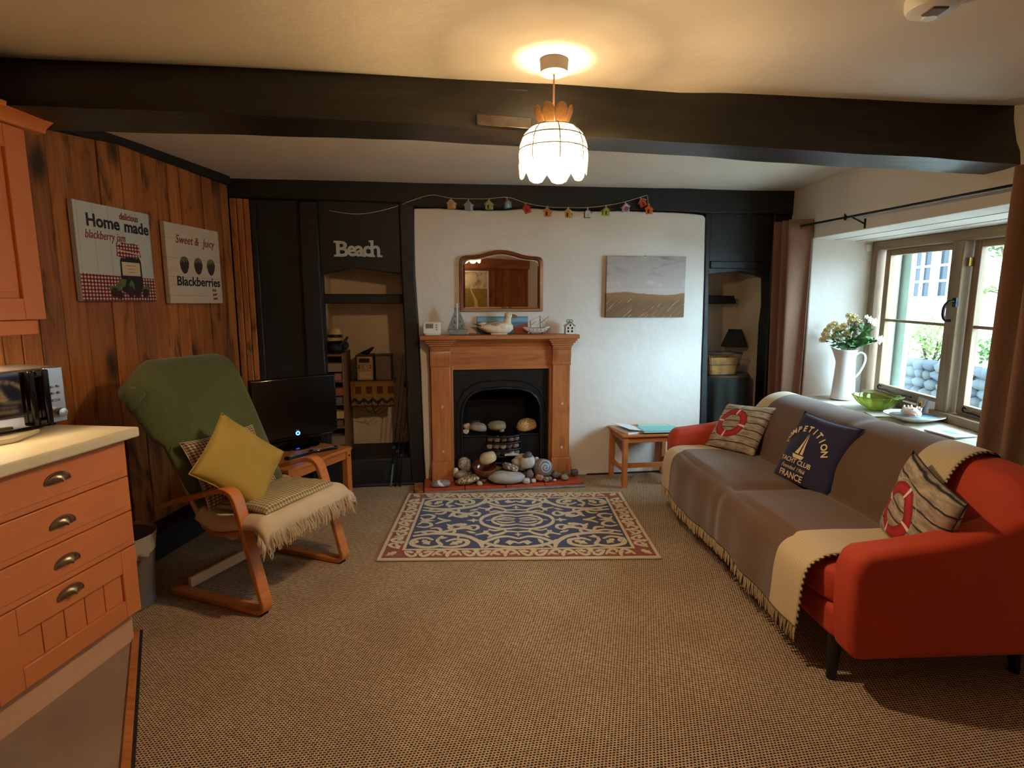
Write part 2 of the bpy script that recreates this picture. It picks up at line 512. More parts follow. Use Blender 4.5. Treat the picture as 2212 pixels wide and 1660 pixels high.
# bare cut end of a former joist in the beam face, beside the lamp
m = MB(); xj = -0.06; yj = tab(TFR, xj)
m.obox((xj + .03, yj + .008, 2.082), (.105, .017, -.0023), (-.001, .005, .001), (0, .005, .022))
m.build('bare_joint_patch', plain('scuffed_bare_timber', (58, 48, 36), 0.3, 0, 0.6, 14, 0.3, 40), beam, None, .004)
# old conduit clipped to the beam
m = MB(); m.tube([(x, tab(TTO, x) - .012, 2.225 - .0225 * x - .004 * (x + .7)) for x in [-.75 + .09 * i for i in range(10)]], .004, 6)
m.build('conduit', M_BLACK, beam, 60)

# ---- back wall (local x = along the wall, y = depth away from the room, z up)
def slab(name, outline, y0, y1, mat, bev=.006):
    mm = MB(); mm.prism(outline, 'y', y0, y1); return mm.build(name, mat, UB, None, bev)
slab('dark_panel', [(-2.2, 0), (-1.41, 0), (-1.41, 2.32), (-2.2, 2.32)], .02, .12, M_BLACK)
slab('timber_stile', [(-1.545, 0), (-1.408, 0), (-1.40, .55), (-1.412, 1.30), (-1.414, 2.12), (-1.54, 2.12)], -.03, .10, M_BLACK, .01)
slab('timber_stile', [(-1.875, 0), (-1.835, 0), (-1.835, 2.12), (-1.875, 2.12)], -.012, .10, M_BLACK, .008)
slab('arched_panel', [(-1.414, 1.611), (-1.307, 1.629), (-1.185, 1.656), (-.992, 1.634), (-.80, 1.612), (-.80, 2.32), (-1.414, 2.32)], -.004, .10, M_BLACK)
slab('timber_post', [(-.800, 0), (-.690, 0), (-.696, .16), (-.700, .53), (-.706, .9), (-.716, 1.24), (-.732, 1.6), (-.727, 2.14), (-.84, 2.14), (-.834, 1.61), (-.826, 1.24), (-.822, .9), (-.824, .53), (-.806, .16)], -.03, .12, M_BLACK, .012)
# white breast with the fire opening left free
br = [(-.692, 0), (-.690, .04), (-.694, .155), (-.700, .30), (-.702, .527), (-.708, .72), (-.708, .89), (-.716, 1.06), (-.718, 1.244), (-.73, 1.42), (-.735, 1.589), (-.742, 1.8), (-.735, 2.06), (-.727, 2.088), (-.55, 2.094),
      (-.37, 2.087), (-.2, 2.086), (-.057, 2.091), (.05, 2.104), (.157, 2.112), (.24, 2.108), (.335, 2.099), (.6, 2.098), (.85, 2.106), (1.075, 2.106), (1.3, 2.104), (1.46, 2.097), (1.53, 2.088), (1.551, 2.066), (1.549, 2.03), (1.556, 1.82),
      (1.564, 1.603), (1.566, 1.42), (1.572, 1.232), (1.573, 1.04), (1.576, .85), (1.588, .66), (1.594, .479), (1.60, .2), (1.60, 0), (.25, 0), (.25, .76), (-.44, .76), (-.44, 0)]
slab('plaster_breast', br, -.014, .12, M_WHITE, .008)
m = MB(); m.box(-.44, .25, .11, .42, 0, .80); 
slab('header_beam', [(-2.2, 2.125), (-1.41, 2.128), (-.84, 2.12), (-.73, 2.100), (-.4, 2.095), (-.06, 2.10), (.157, 2.118), (.4, 2.106), (1.07, 2.112), (1.4, 2.108), (1.56, 2.10), (1.9, 2.105), (2.42, 2.10), (2.42, 2.36), (-2.2, 2.36)], -.035, .10, M_BLACK, .012)
slab('timber_post', [(1.585, 0), (1.66, 0), (1.645, .478), (1.63, .85), (1.615, 1.23), (1.60, 1.63), (1.60, 2.12), (1.545, 2.12), (1.56, 1.6), (1.568, 1.2), (1.572, .85), (1.58, .48)], -.022, .12, M_BLACK, .01)
slab('arched_panel', [(1.585, 1.626), (1.722, 1.641), (1.873, 1.657), (2.046, 1.629), (2.15, 1.600), (2.15, 2.32), (1.585, 2.32)], .0, .10, M_BLACK)
slab('timber_rail', [(1.61, 1.675), (2.13, 1.675), (2.13, 1.735), (1.61, 1.735)], -.012, .05, M_BLACK, .008)
slab('timber_post', [(2.145, 0), (2.46, 0), (2.46, 2.32), (2.138, 2.32), (2.134, 1.6), (2.148, 1.38), (2.136, 1.23), (2.143, .84), (2.147, .56)], -.02, .12, M_BLACK, .012)
# niches
def niche(u0, u1, z0, z1, dep, mat, sp=.04):
    mm = MB(); t = .05
    a = [(u0, .02), (u0 + sp, dep), (u1 - sp, dep), (u1, .02)]
    b = [(u0 - t, .02), (u0 + sp - t, dep + t), (u1 - sp + t, dep + t), (u1 + t, .02)]
    mm.add([(p[0], p[1], z) for z in (z0, z1) for p in a] + [(p[0], p[1], z) for z in (z0, z1) for p in b],
           [(0, 1, 5, 4), (1, 2, 6, 5), (2, 3, 7, 6), (8, 12, 13, 9), (9, 13, 14, 10), (10, 14, 15, 11), (4, 5, 13, 12), (5, 6, 14, 13), (6, 7, 15, 14), (0, 8, 9, 1), (1, 9, 10, 2), (2, 10, 11, 3), (0, 4, 12, 8), (3, 11, 15, 7)])
    mm.box(u0 - t, u1 + t, .02, dep + t, z1, z1 + .05)
    return mm.build('niche_lining', mat, UB, None)
niche(-1.47, -.775, 0, 1.80, .50, M_NICHE)
niche(1.555, 2.19, 0, 1.78, .50, M_NICHE)
m = MB(); m.box(-1.45, -.79, -.02, .50, 0, .205); m.build('niche_step', M_BLACK, UB, None, .01)
m = MB(); m.box(-1.90, -.69, -.075, -.02, 0, .022); m.build('threshold', M_BLACK, UB, None, .008)
m = MB(); m.box(-1.46, -.79, .07, .16, 1.395, 1.468); m.build('niche_beam', M_BLACK, UB, None, .008)
m = MB(); m.prism([(1.50, 1.468), (1.50, 1.395), (2.06, 1.392), (2.035, 1.464)], 'y', .34, .46); m.build('niche_beam', M_BLACK, UB, None, .008)
m = MB(); m.box(-2.6, 2.9, .56, .62, -.05, 2.5); m.box(-2.6, -1.52, .10, .60, -.05, 2.5); m.box(2.24, 2.9, .10, .6, -.05, 2.5); m.build('wall_backing', M_BLACK, UB)
# boxed corner of narrow brown boards
for i, (a, b) in enumerate(((-1.995, -1.955), (-1.952, -1.915), (-1.912, -1.878))):
    m = MB(); m.box(a, b, -.05 + .012 * i, .03, 0.02, 2.125); m.build('plank', M_PLANK, UB, None, .004)
m = MB(); m.box(.62, 1.58, -.026, -.012, 0, .012); m.build('floor_gap', plain('dark_gap', (30, 24, 20), .9), UB)

# ---- left wall boards (local x = along the wall towards the end wall, y = into the wall)
m = MB(); m.box(-6.4, .3, .022, .12, 0, 2.4); m.build('wall_backing', M_BLACK, UL)
eb = [-3.0, -2.85, -2.70, -2.55, -2.40, -2.25, -2.10, -1.95, -1.80, -1.665, -1.58, -1.492, -1.366, -1.237, -1.083, -.941, -.796, -.694, -.596, -.497, -.389, -.292, -.194, -.105, -.02]
for a, b in zip(eb, eb[1:]):
    m = MB(); m.box(a + .002, b - .002, random.uniform(-.004, .004), .024, .14, 2.235)
    m.build('plank', M_PLANK, UL, None, .003)
m = MB(); m.prism([(-3.2, 2.16), (-1.39, 2.175), (-.95, 2.222), (-.02, 2.20), (-.02, 2.33), (-3.2, 2.33)], 'y', -.03, .02)
tag(m.build('cornice_board', M_BLACK, UL, None, .006))
m = MB(); m.box(-3.1, -.02, -.15, .02, 0, .146)
o = m.build('baseboard_left', M_BLACK, None, None, .008, loc=(-1.96, 4.0, 0), rot=(0, 0, R(83.4)))
tag(o, 'low black painted plinth along the boarded wall', None, None, 'structure')

# ---- right wall with splayed recess (local x towards the camera, y = outwards)
def zt(u): return -.022 * (u - .5)
IN = [(.40, .682 + zt(.4)), (2.32, .682 + zt(2.32)), (2.30, 1.878 + zt(2.3)), (.37, 1.878 + zt(.37))]
OU = [(.50, .715 + zt(.5)), (2.14, .715 + zt(2.14)), (2.14, 1.838 + zt(2.14)), (.50, 1.838 + zt(.5))]
m = MB()
U0, U1, Z0, Z1 = -.35, 6.6, 0.0, 2.45
ring = [(U0, Z0), (U1, Z0), (U1, Z1), (U0, Z1)]
def V3(ps, y): return [(p[0], y, p[1]) for p in ps]
vs = V3(ring, 0) + V3(IN, 0) + V3(OU, .40) + V3(OU, .60) + V3(ring, .60)
fs = []
for i in range(4):
    j = (i + 1) % 4
    fs += [(i, j, 4 + j, 4 + i), (4 + i, 4 + j, 8 + j, 8 + i), (8 + i, 8 + j, 12 + j, 12 + i), (12 + i, 12 + j, 16 + j, 16 + i), (16 + i, 16 + j, j, i)]
m.add(vs, fs); m.build('plaster_face', M_WHITE, UR, None, .012, 3)
# ---- rear wall behind the camera (seen in the mirror)
UZ = struct('wall_rear', 'honey pine boarded wall reflected in the mirror', (0, -1.9, 0), PI)
m = MB(); m.box(-3.4, 3.4, .022, .12, 0, 2.4); m.build('wall_backing', M_PLANK_R, UZ)
for i in range(42):
    a = -3.15 + .15 * i
    m = MB(); m.box(a + .002, a + .148, random.uniform(-.003, .003), .024, 0, 2.06); m.build('plank', M_PLANK_R, UZ, None, .004)
m = MB(); m.box(-3.3, 3.3, -.10, .02, 2.04, 2.30); m.build('header_rail', M_PINE_X, UZ, None, .01)
# ================================================================ window
M_GLASS = None
def mat_glass(name, tint=(255, 255, 255), rough=0.0):
    g = G(name)
    tr = g.nd('ShaderNodeBsdfTransparent'); gl = g.nd('ShaderNodeBsdfGlossy'); mx = g.nd('ShaderNodeMixShader')
    tr.inputs[0].default_value = lin(tint); gl.inputs['Roughness'].default_value = rough
    mx.inputs[0].default_value = 0.06
    g.t.links.new(tr.outputs[0], mx.inputs[1]); g.t.links.new(gl.outputs[0], mx.inputs[2]); g.t.links.new(mx.outputs[0], g.outn.inputs[0])
    return g.mat
M_PANE = mat_glass('window_glass', (238, 244, 242))
M_IRON = plain('blackened_iron', (34, 32, 32), 0.4, 0.7, 0.2, 40, 0.2, 80)
M_BRASS = plain('dull_brass', (150, 120, 60), 0.35, 0.9)
WIN = struct('window_1', 'weathered timber casement window in the white recess', (2.267, 4.666, 0), R(-91))
def wbuild(mm, name, mat, parent=WIN, bev=.004, smooth=None):
    mm.v = [(x, y, z + zt(x)) for x, y, z in mm.v]
    return mm.build(name, mat, parent, smooth, bev)
fy0, fy1 = .375, .475
fr = MB(); fr.box(.50, .565, fy0, fy1, .715, 1.838); wbuild(fr, 'frame_jamb', M_OAKW)
fr = MB(); fr.box(2.075, 2.14, fy0, fy1, .715, 1.838); wbuild(fr, 'frame_jamb', M_OAKW)
fr = MB(); fr.box(.565, 2.075, fy0, fy1, 1.778, 1.838); wbuild(fr, 'frame_head', M_OAKWX)
fr = MB(); fr.box(.565, 2.075, fy0 - .03, fy1, .715, .765); wbuild(fr, 'frame_sill', M_OAKWX)
fr = MB(); fr.box(1.285, 1.375, fy0 - .01, fy1, .765, 1.778); wbuild(fr, 'mullion', M_OAKW)
for ci, (a, b) in enumerate(((.60, 1.285), (1.375, 2.06))):
    y0, y1 = .415, .455
    ca = MB(); w = .052
    a2 = a if ci == 0 else a + .012
    ca.box(a2, a2 + w, y0, y1, .768, 1.775); cs = wbuild(ca, 'casement_stile', M_OAKW)
    ca = MB(); ca.box(b - w, b, y0, y1, .768, 1.775); wbuild(ca, 'casement_stile', M_OAKW)
    ca = MB(); ca.box(a2 + w, b - w, y0, y1, 1.735, 1.775); wbuild(ca, 'casement_rail', M_OAKWX)
    ca = MB(); ca.box(a2 + w, b - w, y0, y1, .768, .825); wbuild(ca, 'casement_rail', M_OAKWX)
    ca = MB(); ca.box(a2 + w, b - w, y0 + .006, y1 - .006, 1.274, 1.292); wbuild(ca, 'glazing_bar', M_OAKWX, bev=.002)
    for (z0, z1) in ((.825, 1.274), (1.292, 1.735)):
        ca = MB(); ca.box(a2 + w - .004, b - w + .004, .434, .437, z0 - .004, z1 + .004); wbuild(ca, 'pane', M_PANE, bev=0)
    # iron stay on the lower rail
    xs = (a2 + .10, a2 + .42)
    st = MB(); st.tube([(xs[0] + (xs[1] - xs[0]) * t, y0 - .014 - .008 * math.sin(t * PI), .79 + .006 * math.sin(t * 9)) for t in [i / 8 for i in range(9)]], .006, 6)
    st.tube([(xs[0] - .016 + .016 * math.cos(q), y0 - .014, .804 + .014 * math.sin(q)) for q in [-1.5 - .5 * i for i in range(9)]], .005, 6)
    wbuild(st, 'window_stay', M_IRON, bev=0, smooth=60)
hd = MB(); hd.box(1.350, 1.378, .352, .368, 1.395, 1.45); hd.tube(cat_rom([(1.364, .352, 1.43), (1.358, .325, 1.425), (1.350, .308, 1.395), (1.350, .306, 1.345), (1.358, .318, 1.318), (1.375, .338, 1.318)], 4), .009, 7)
wbuild(hd, 'casement_handle', M_IRON, bev=0, smooth=60)
hg = MB(); hg.box(1.380, 1.40, .385, .415, 1.63, 1.68); wbuild(hg, 'hinge', M_BRASS, bev=.002)
cl = MB(); cl.box(.475, .50, .34, .37, 1.775, 1.825); wbuild(cl, 'blind_bracket', plain('white_plastic', (228, 226, 222), .4), bev=.003)
# sill board
m = MB()
m.add([(.36, -.012, .682 + zt(.36)), (2.34, -.012, .682 + zt(2.34)), (2.14, .39, .716 + zt(2.14)), (.50, .39, .716 + zt(.5)),
       (.36, -.012, .664 + zt(.36)), (2.34, -.012, .664 + zt(2.34)), (2.14, .39, .69 + zt(2.14)), (.50, .39, .69 + zt(.5))],
      [(0, 1, 2, 3), (7, 6, 5, 4), (4, 5, 1, 0), (5, 6, 2, 1), (6, 7, 3, 2), (7, 4, 0, 3)])
g = G('worn_painted_sill'); o = g.tc(); n1 = g.noise(o, 7, 4); n2 = g.noise(g.mapv(o, scale=(4, 30, 4)), 2, 3)
M_SILL = g.out(g.mix(g.step(.45, .62, n1), lin((206, 200, 186)), g.mix(n2, lin((150, 148, 120)), lin((184, 172, 150)))), .55)
m.build('sill_board', [M_SILL], WIN, None, .004)
m = MB(); m.box(.36, 2.34, -.017, -.006, .655, .672); m.v = [(x, y, z + zt(x)) for x, y, z in m.v]
m.build('sill_edge', plain('brown_stained_edge', (110, 72, 52), .6), WIN)
# grey lines at the recess soffit board joints
for yy in (.14, .27):
    t0 = yy / .4; uu0 = .37 + .13 * t0; uu1 = 2.30 - .16 * t0
    m = MB(); zz0 = 1.878 - .04 * t0
    m.add([(uu0, yy, zz0 + zt(uu0) - .002), (uu1, yy, zz0 + zt(uu1) - .002), (uu1, yy + .003, zz0 + zt(uu1) - .003), (uu0, yy + .003, zz0 + zt(uu0) - .003), (uu0, yy, zz0 + zt(uu0) + .01), (uu1, yy, zz0 + zt(uu1) + .01)],
          [(0, 1, 2, 3), (0, 4, 5, 1)])
    m.build('board_joint', plain('joint_grey', (150, 150, 150), .9), WIN)

# ================================================================ curtain rod and curtains
rod = thing('curtain_rod', 'thin black iron curtain rod above the window', 'curtain rod', (2.267, 4.666, 0), R(-91))
m = MB(); m.tube([(.10, -.085, 1.985), (2.75, -.085, 1.875)], .0075, 8); m.build('rod', M_IRON, rod, 60)
for u in (1.02, 2.62):
    zz = 1.985 - .0415 * (u - .10)
    m = MB(); m.box(u - .006, u + .006, -.006, .0, zz - .075, zz - .015); m.tube([(u, 0, zz - .05), (u, -.085, zz - .008)], .005, 6); m.build('bracket', M_IRON, rod)
m = MB(); m.ball((.94, -.085, 1.95), .012, .7, 1, 1.6); m.tube([(.93, -.085, 1.944), (.94, -.09, 1.975)], .004, 6); m.build('joint_collar', M_IRON, rod, 60)
def mat_curtain():
    g = G('brown_curtain_cloth'); o = g.tc(); x, y, z = g.xyz(o)
    n = g.noise(g.vec(x * 300, y * 300, z * 12), 1, 2); n2 = g.noise(g.vec(x * 20, y * 20, z * 300), 1, 2)
    col = g.mix(n, lin((118, 84, 64)), lin((146, 110, 88)))
    return g.out(col, .8, 0, g.bump(n + n2, .15, .002), Sheen_Weight=.2)
M_CURT = mat_curtain()
def curtain(label, top, bot, z1a, z1b, z0, folds, amp, eyelets, seed):
    t = thing('curtain', label, 'curtain', (2.267, 4.666, 0), R(-91), 'brown curtains at the window')
    def f(a, b):
        u = (top[0] + (top[1] - top[0]) * a) * b + (bot[0] + (bot[1] - bot[0]) * a) * (1 - b)
        am = amp * (0.65 + 0.35 * b) * (1 + .3 * nz(a * 3, seed))
        ph = a * folds * 2 * PI + .7 * (1 - b) * math.sin(a * 7 + seed)
        y = -.088 - am * math.cos(ph) - .018 * (1 - b) * nz(a * 5, b * 1.5, seed)
        u += .012 * math.sin(ph * 2 + 1) * (1 - b)
        z = z0 + (z1a + (z1b - z1a) * a - z0) * b
        return (u, y, z)
    mm = MB(); mm.grid(f, 110, 26); mm.build('cloth', M_CURT, t, 180, solid=.004)
    for k in eyelets:
        a = k; p = f(a, 1)
        e = MB(); zz = 1.985 - .0415 * (p[0] - .10)
        e.tube([(p[0], -.085 + .021 * math.cos(q), zz + .021 * math.sin(q)) for q in [2 * PI * i / 14 for i in range(15)]], .004, 6, False)
        e.build('eyelet', plain('grey_steel', (150, 150, 150), .3, .9), t, 60)
    return t
curtain('brown eyelet curtain bunched beside the far niche', (.06, .40), (.10, .42), 2.045, 2.02, .06, 2.5, .07, (.1, .3, .5, .7, .9), 1.0)
curtain('brown eyelet curtain hanging over the near end of the window', (2.26, 2.82), (2.20, 2.78), 1.965, 1.93, .06, 4.5, .055, (.05, .16, .27, .38, .5, .6, .72, .83, .94), 4.0)

# ================================================================ outside: lane, stone wall with shrubs, white house
M_RENDER = plain('white_house_render', (232, 228, 220), .9, 0, .05, 2)
M_LANE = plain('pale_lane_gravel', (226, 220, 210), .95, 0, .12, 3, .3, 40)
m = MB(); m.box(2.9, 16, -8, 14, -.25, -.15); tag(m.build('ground_outside', M_LANE), 'pale gravel lane outside the window', None, None, 'structure')
hs = thing('neighbour_house', 'white rendered house seen across the lane', 'house', (9.2, 5.0, -.15), R(-91))
m = MB()
# facade with an opening for the window (local x towards the camera, y away)
fa = [(-13, 0), (4, 0), (4, 3.6), (-13, 3.6)]
wo = [(-8.30, 1.62), (-6.70, 1.62), (-6.70, 2.78), (-8.30, 2.78)]
vs = [(p[0], 0, p[1]) for p in fa] + [(p[0], 0, p[1]) for p in wo] + [(p[0], .12, p[1]) for p in wo] + [(p[0], .3, p[1]) for p in fa]
fs = []
for i in range(4):
    j = (i + 1) % 4
    fs += [(i, j, 4 + j, 4 + i), (4 + i, 4 + j, 8 + j, 8 + i), (i, j, 12 + j, 12 + i)]
fs += [(8, 9, 10, 11), (12, 13, 14, 15)]
m.add(vs, fs); m.build('wall', M_RENDER, hs)
m = MB(); m.prism([(-.5, 3.55), (.4, 3.55), (3.5, 5.0), (3.5, 5.1)], 'x', -13.3, 4.3); m.build('roof', plain('slate_roof', (96, 100, 106), .7, 0, .2, 6), hs)
M_DARKPANE = plain('dark_pane', (46, 60, 74), .08)
M_WP = plain('white_paint', (236, 236, 234), .5)
for wi, (a, b) in enumerate(((-8.30, -7.53), (-7.47, -6.70))):
    wn = MB()
    wn.box(a, a + .07, -.02, .08, 1.62, 2.78); wn.box(b - .07, b, -.02, .08, 1.62, 2.78); wn.box(a, b, -.02, .08, 1.62, 1.70); wn.box(a, b, -.02, .08, 2.70, 2.78)
    wn.box((a + b) / 2 - .03, (a + b) / 2 + .03, 0, .06, 1.70, 2.70)
    for z in (2.033, 2.367): wn.box(a + .07, b - .07, .01, .055, z - .025, z + .025)
    wf = wn.build('window', M_WP, hs)
    for c in range(2):
        for r in range(3):
            x0 = a + .07 + c * (b - a - .14) / 2; x1 = x0 + (b - a - .14) / 2; z0 = 1.70 + r * .333
            pn_ = MB(); pn_.box(x0, x1, .045, .05, z0, z0 + .333); pn_.build('pane', M_DARKPANE, wf)
# stone wall
gs = G('lane_stone'); o = gs.tc(); r_ = gs.rand()
M_LSTONE = gs.out(gs.mix(gs.noise(gs.addv(o, gs.vec(r_ * 9, r_ * 5, 0.0)), 14, 4), lin((70, 78, 84)), gs.mix(r_, lin((120, 122, 118)), lin((96, 110, 122)))), .9, 0, gs.bump(gs.noise(o, 20, 3), .5, .02))
sw = thing('stone_wall', 'low dry stone wall along the lane', 'wall', (6.3, 11.2, -.15), R(-91))
m = MB(); m.box(0, 7.6, .03, .35, 0, .66); m.build('wall_core', M_LSTONE, sw)
def rock_mesh(seed, n=10, mm=7, amp=.28):
    b = MB()
    def fn(p):
        d = p.normalized() if p.length > 1e-6 else Vector((0, 0, 1))
        return p * (1 + amp * nz(d.x * 1.3 + seed * 7.1, d.y * 1.3, d.z * 1.3) + .3 * amp * nz(d.x * 3.5, d.y * 3.5 + seed, d.z * 3.5))
    b.ball((0, 0, 0), 1.0, n=n, m=mm, fn=fn); return b
rmesh = [rock_mesh(i + 40, 8, 5, .3).mesh('stone', M_LSTONE, 60, True) for i in range(5)]
random.seed(3)
zrow = .08
for rw_ in range(5):
    x = random.uniform(0, .12)
    while x < 7.4:
        w = random.uniform(.16, .34); o_ = place('stone', rmesh[random.randrange(5)], sw, (x + w / 2, random.uniform(0, .03), zrow + random.uniform(-.01, .01)), (0, 0, 0))
        o_.scale = (w * .55, .11, .085); x += w * .97
    zrow += .135
# shrubs on the wall: many small leaves
def leaf_cloud(name, mat, parent, c, rx, ry, rz, n, ls, seed):
    rg = random.Random(seed); mm = MB()
    for i in range(n):
        while True:
            p = Vector((rg.uniform(-1, 1), rg.uniform(-1, 1), rg.uniform(-1, 1)))
            if p.length < 1: break
        p = p * (0.55 + .45 * rg.random())
        q = Vector((c[0] + p.x * rx, c[1] + p.y * ry, c[2] + p.z * rz))
        a = Vector((rg.uniform(-1, 1), rg.uniform(-1, 1), rg.uniform(-1, 1))).normalized() * ls * rg.uniform(.6, 1.3)
        b = a.orthogonal().normalized() * ls * .45
        mm.add([q - a, q + b, q + a, q - b], [(0, 1, 2, 3)])
    o_ = mm.build(name, mat, parent); o_['kind'] = 'stuff'; return o_
M_LEAFA = plain('hedge_leaf', (88, 128, 52), .6, 0, .3, 3)
M_LEAFB = plain('pale_hedge_leaf', (140, 160, 92), .6, 0, .3, 3)
for i, (x, y, z, rx, rz, mt, lb) in enumerate(((6.75, 10.0, .78, .75, .36, M_LEAFA, 'leafy green shrub spilling over the stone wall, farthest along'), (6.75, 8.9, .80, .7, .40, M_LEAFB, 'pale green shrub on the stone wall behind the left casement'),
                                               (6.75, 7.6, .72, .6, .28, M_LEAFA, 'green shrub on the stone wall behind the right casement'), (6.75, 6.3, .68, .6, .24, M_LEAFB, 'low pale shrub on the stone wall at its near end'))):
    sh = thing('shrub', lb, 'shrub', (x, y, 0), 0, 'shrubs on the lane wall')
    m = MB()
    for k in range(5): m.tube([(0, 0, .3), (.12 * math.cos(k * 1.3), .3 * math.sin(k * 1.3), z)], .012, 5)
    m.build('stem', plain('twig_bark', (84, 70, 54), .9), sh)
    leaf_cloud('foliage', mt, sh, (0, 0, z), .30, rx, rz, 420, .055, i)
tr = thing('young_tree', 'thin leafy branch in front of the white house', 'tree', (7.9, 9.1, -.15), 0)
m = MB(); m.tube(cat_rom([(0, -.6, 0), (.05, -.5, 1.0), (0, -.25, 1.8), (-.02, .05, 2.4), (0, .2, 2.9)], 4), .018, 6); m.tube([(0, -.35, 1.6), (0, .2, 1.75)], .01, 5); m.build('trunk', plain('twig_bark', (84, 70, 54), .9), tr, 60)
leaf_cloud('foliage', M_LEAFA, tr, (0, .22, 2.55), .18, .28, .3, 130, .05, 21)
leaf_cloud('foliage', M_LEAFB, tr, (0, .25, 1.78), .12, .22, .10, 50, .045, 22)
# pale blue green shutter beside the window outside
m = MB(); m.box(.16, .57, .62, .66, .55, 1.95)
sh = m.build('shutter', plain('pale_turquoise_paint', (170, 206, 204), .7, 0, .1, 8), None, None, .005, loc=(2.267, 4.666, 0), rot=(0, 0, R(-91)))
tag(sh, 'pale turquoise board outside at the left of the window', 'shutter')

# ================================================================ lamps
# ---- pendant with capiz shell shade
PX, PY = .149, 2.11
pend = thing('pendant_lamp', 'lit pendant with a scalloped capiz shell shade hanging before the beam', 'lamp', (PX, PY, 0))
M_PLAST = plain('cream_plastic', (226, 214, 196), .4)
m = MB(); m.lathe([(.0, 2.204), (.044, 2.204), (.048, 2.208), (.052, 2.262)], n=28); m.build('ceiling_rose', M_PLAST, pend, 40)
m = MB(); m.tube([(0, 0, 2.21), (0, 0, 2.03)], .0035, 8); m.build('flex', plain('cream_flex', (230, 200, 176), .5), pend, 60)
def mat_shell(name, e, c=(1.0, .90, .62)):
    g = G(name); o = g.tc()
    n = g.noise(o, 60, 3)
    return g.out(g.mix(n, lin((240, 226, 190)), lin((226, 206, 160))), .35, 0, g.bump(n, .1, .001), Emission_Color=(*c, 1), Emission_Strength=e, Subsurface_Weight=0.0)
def mat_shell2(name, e, tr_, c):
    g = G(name); n = g.noise(g.tc(), 60, 3)
    b_ = g.bsdf; g.out(g.mix(n, lin((244, 232, 200)), lin((230, 212, 170))), .35, 0, None, Emission_Color=(*c, 1), Emission_Strength=e)
    tp = g.nd('ShaderNodeBsdfTransparent'); tp.inputs[0].default_value = (1, .86, .62, 1)
    mx_ = g.nd('ShaderNodeMixShader'); mx_.inputs[0].default_value = tr_
    g.t.links.new(b_.outputs[0], mx_.inputs[1]); g.t.links.new(tp.outputs[0], mx_.inputs[2]); g.t.links.new(mx_.outputs[0], g.outn.inputs[0])
    return g.mat
M_SHELL = mat_shell2('lit_capiz_shell', SHADE_E, .50, (1.0, .92, .72))
M_SHELLT = mat_shell2('lit_capiz_shell_crown', SHADE_E * .8, .16, (1.0, .92, .62))
M_SHELL2 = plain('amber_capiz_shell', (206, 150, 92), .35, 0, .12, 60)
M_LEAD = plain('brass_lead_line', (60, 50, 34), .4, .6)
# crown petals
for k in range(8):
    q0 = 2 * PI * (k + .5) / 8
    mm = MB()
    def pet(a, b):
        q = q0 + (a - .5) * (2 * PI / 8) * .95
        r = .045 + .022 * b
        zz = 2.024 + .070 * b * (1 - .28 * (abs(a - .5) * 2) ** 2.2)
        return (r * math.cos(q), r * math.sin(q), zz)
    mm.grid(pet, 6, 5); mm.build('crown_petal', M_SHELL2, pend, 180, solid=.002)
# dome of shell panels (8 gores x 4 rows), scalloped hem
prof = [(.046, 2.034), (.082, 2.022), (.108, 1.996), (.122, 1.960), (.1265, 1.918), (.121, 1.868)]
def prof_at(t):
    t = max(0, min(.9999, t)) * (len(prof) - 1); i = int(t); f_ = t - i
    return prof[i][0] * (1 - f_) + prof[i + 1][0] * f_, prof[i][1] * (1 - f_) + prof[i + 1][1] * f_
rows = [(0, .22), (.22, .45), (.45, .68), (.68, 1.0)]
for k in range(8):
    for ri, (t0, t1) in enumerate(rows):
        q0 = 2 * PI * k / 8 + .12
        mm = MB()
        def pan(a, b, t0=t0, t1=t1, ri=ri):
            q = q0 + (.012 + .976 * a) * 2 * PI / 8
            t = t0 + .006 + (t1 - t0 - .012) * b
            r, zz = prof_at(t)
            if ri == 3:
                zz = zz - (.016 - .034 * (abs(a - .5) * 2) ** 3) * b
            return (r * math.cos(q), r * math.sin(q), zz)
        mm.grid(pan, 5, 4); mm.build('shell_panel', M_SHELL if ri > 1 else M_SHELLT, pend, 180)
m = MB()
for k in range(8):
    q = 2 * PI * k / 8 + .12
    m.tube([(prof_at(t)[0] * 1.004 * math.cos(q), prof_at(t)[0] * 1.004 * math.sin(q), prof_at(t)[1]) for t in [i / 14 * .9 for i in range(15)]], .0020, 5)
for t in (.22, .45, .68):
    r, zz = prof_at(t)
    m.tube([(r * 1.004 * math.cos(q), r * 1.004 * math.sin(q), zz) for q in [2 * PI * i / 40 for i in range(41)]], .0020, 5, False)
m.build('lead_came', M_LEAD, pend, 60)
m = MB(); m.lathe([(.0, 2.05), (.018, 2.05), (.018, 1.985), (.0, 1.985)], n=14); m.build('lamp_holder', M_PLAST, pend, 40)
g = G('glowing_bulb'); M_BULB = g.out((1, .9, .7), .4, 0, None, Emission_Color=(1, .84, .55, 1), Emission_Strength=20.0)
m = MB(); m.ball((0, 0, 1.955), .022, 1, 1, 1.2, 12, 8); m.build('bulb', M_BULB, pend, 180)
def point(name, loc, w, col, r):
    d_ = bpy.data.lights.new(name, 'POINT'); d_.energy = w; d_.color = col; d_.shadow_soft_size = r
    o_ = bpy.data.objects.new(name, d_); COL.objects.link(o_); o_.location = loc; return o_
lp = point('pendant_light', (0, 0, 1.925), PENDANT_W, WARM, .035); lp.parent = pend
lp = point('pendant_uplight', (0, 0, 2.06), PENDANT_W * .006, (1, .70, .30), .02); lp.parent = pend
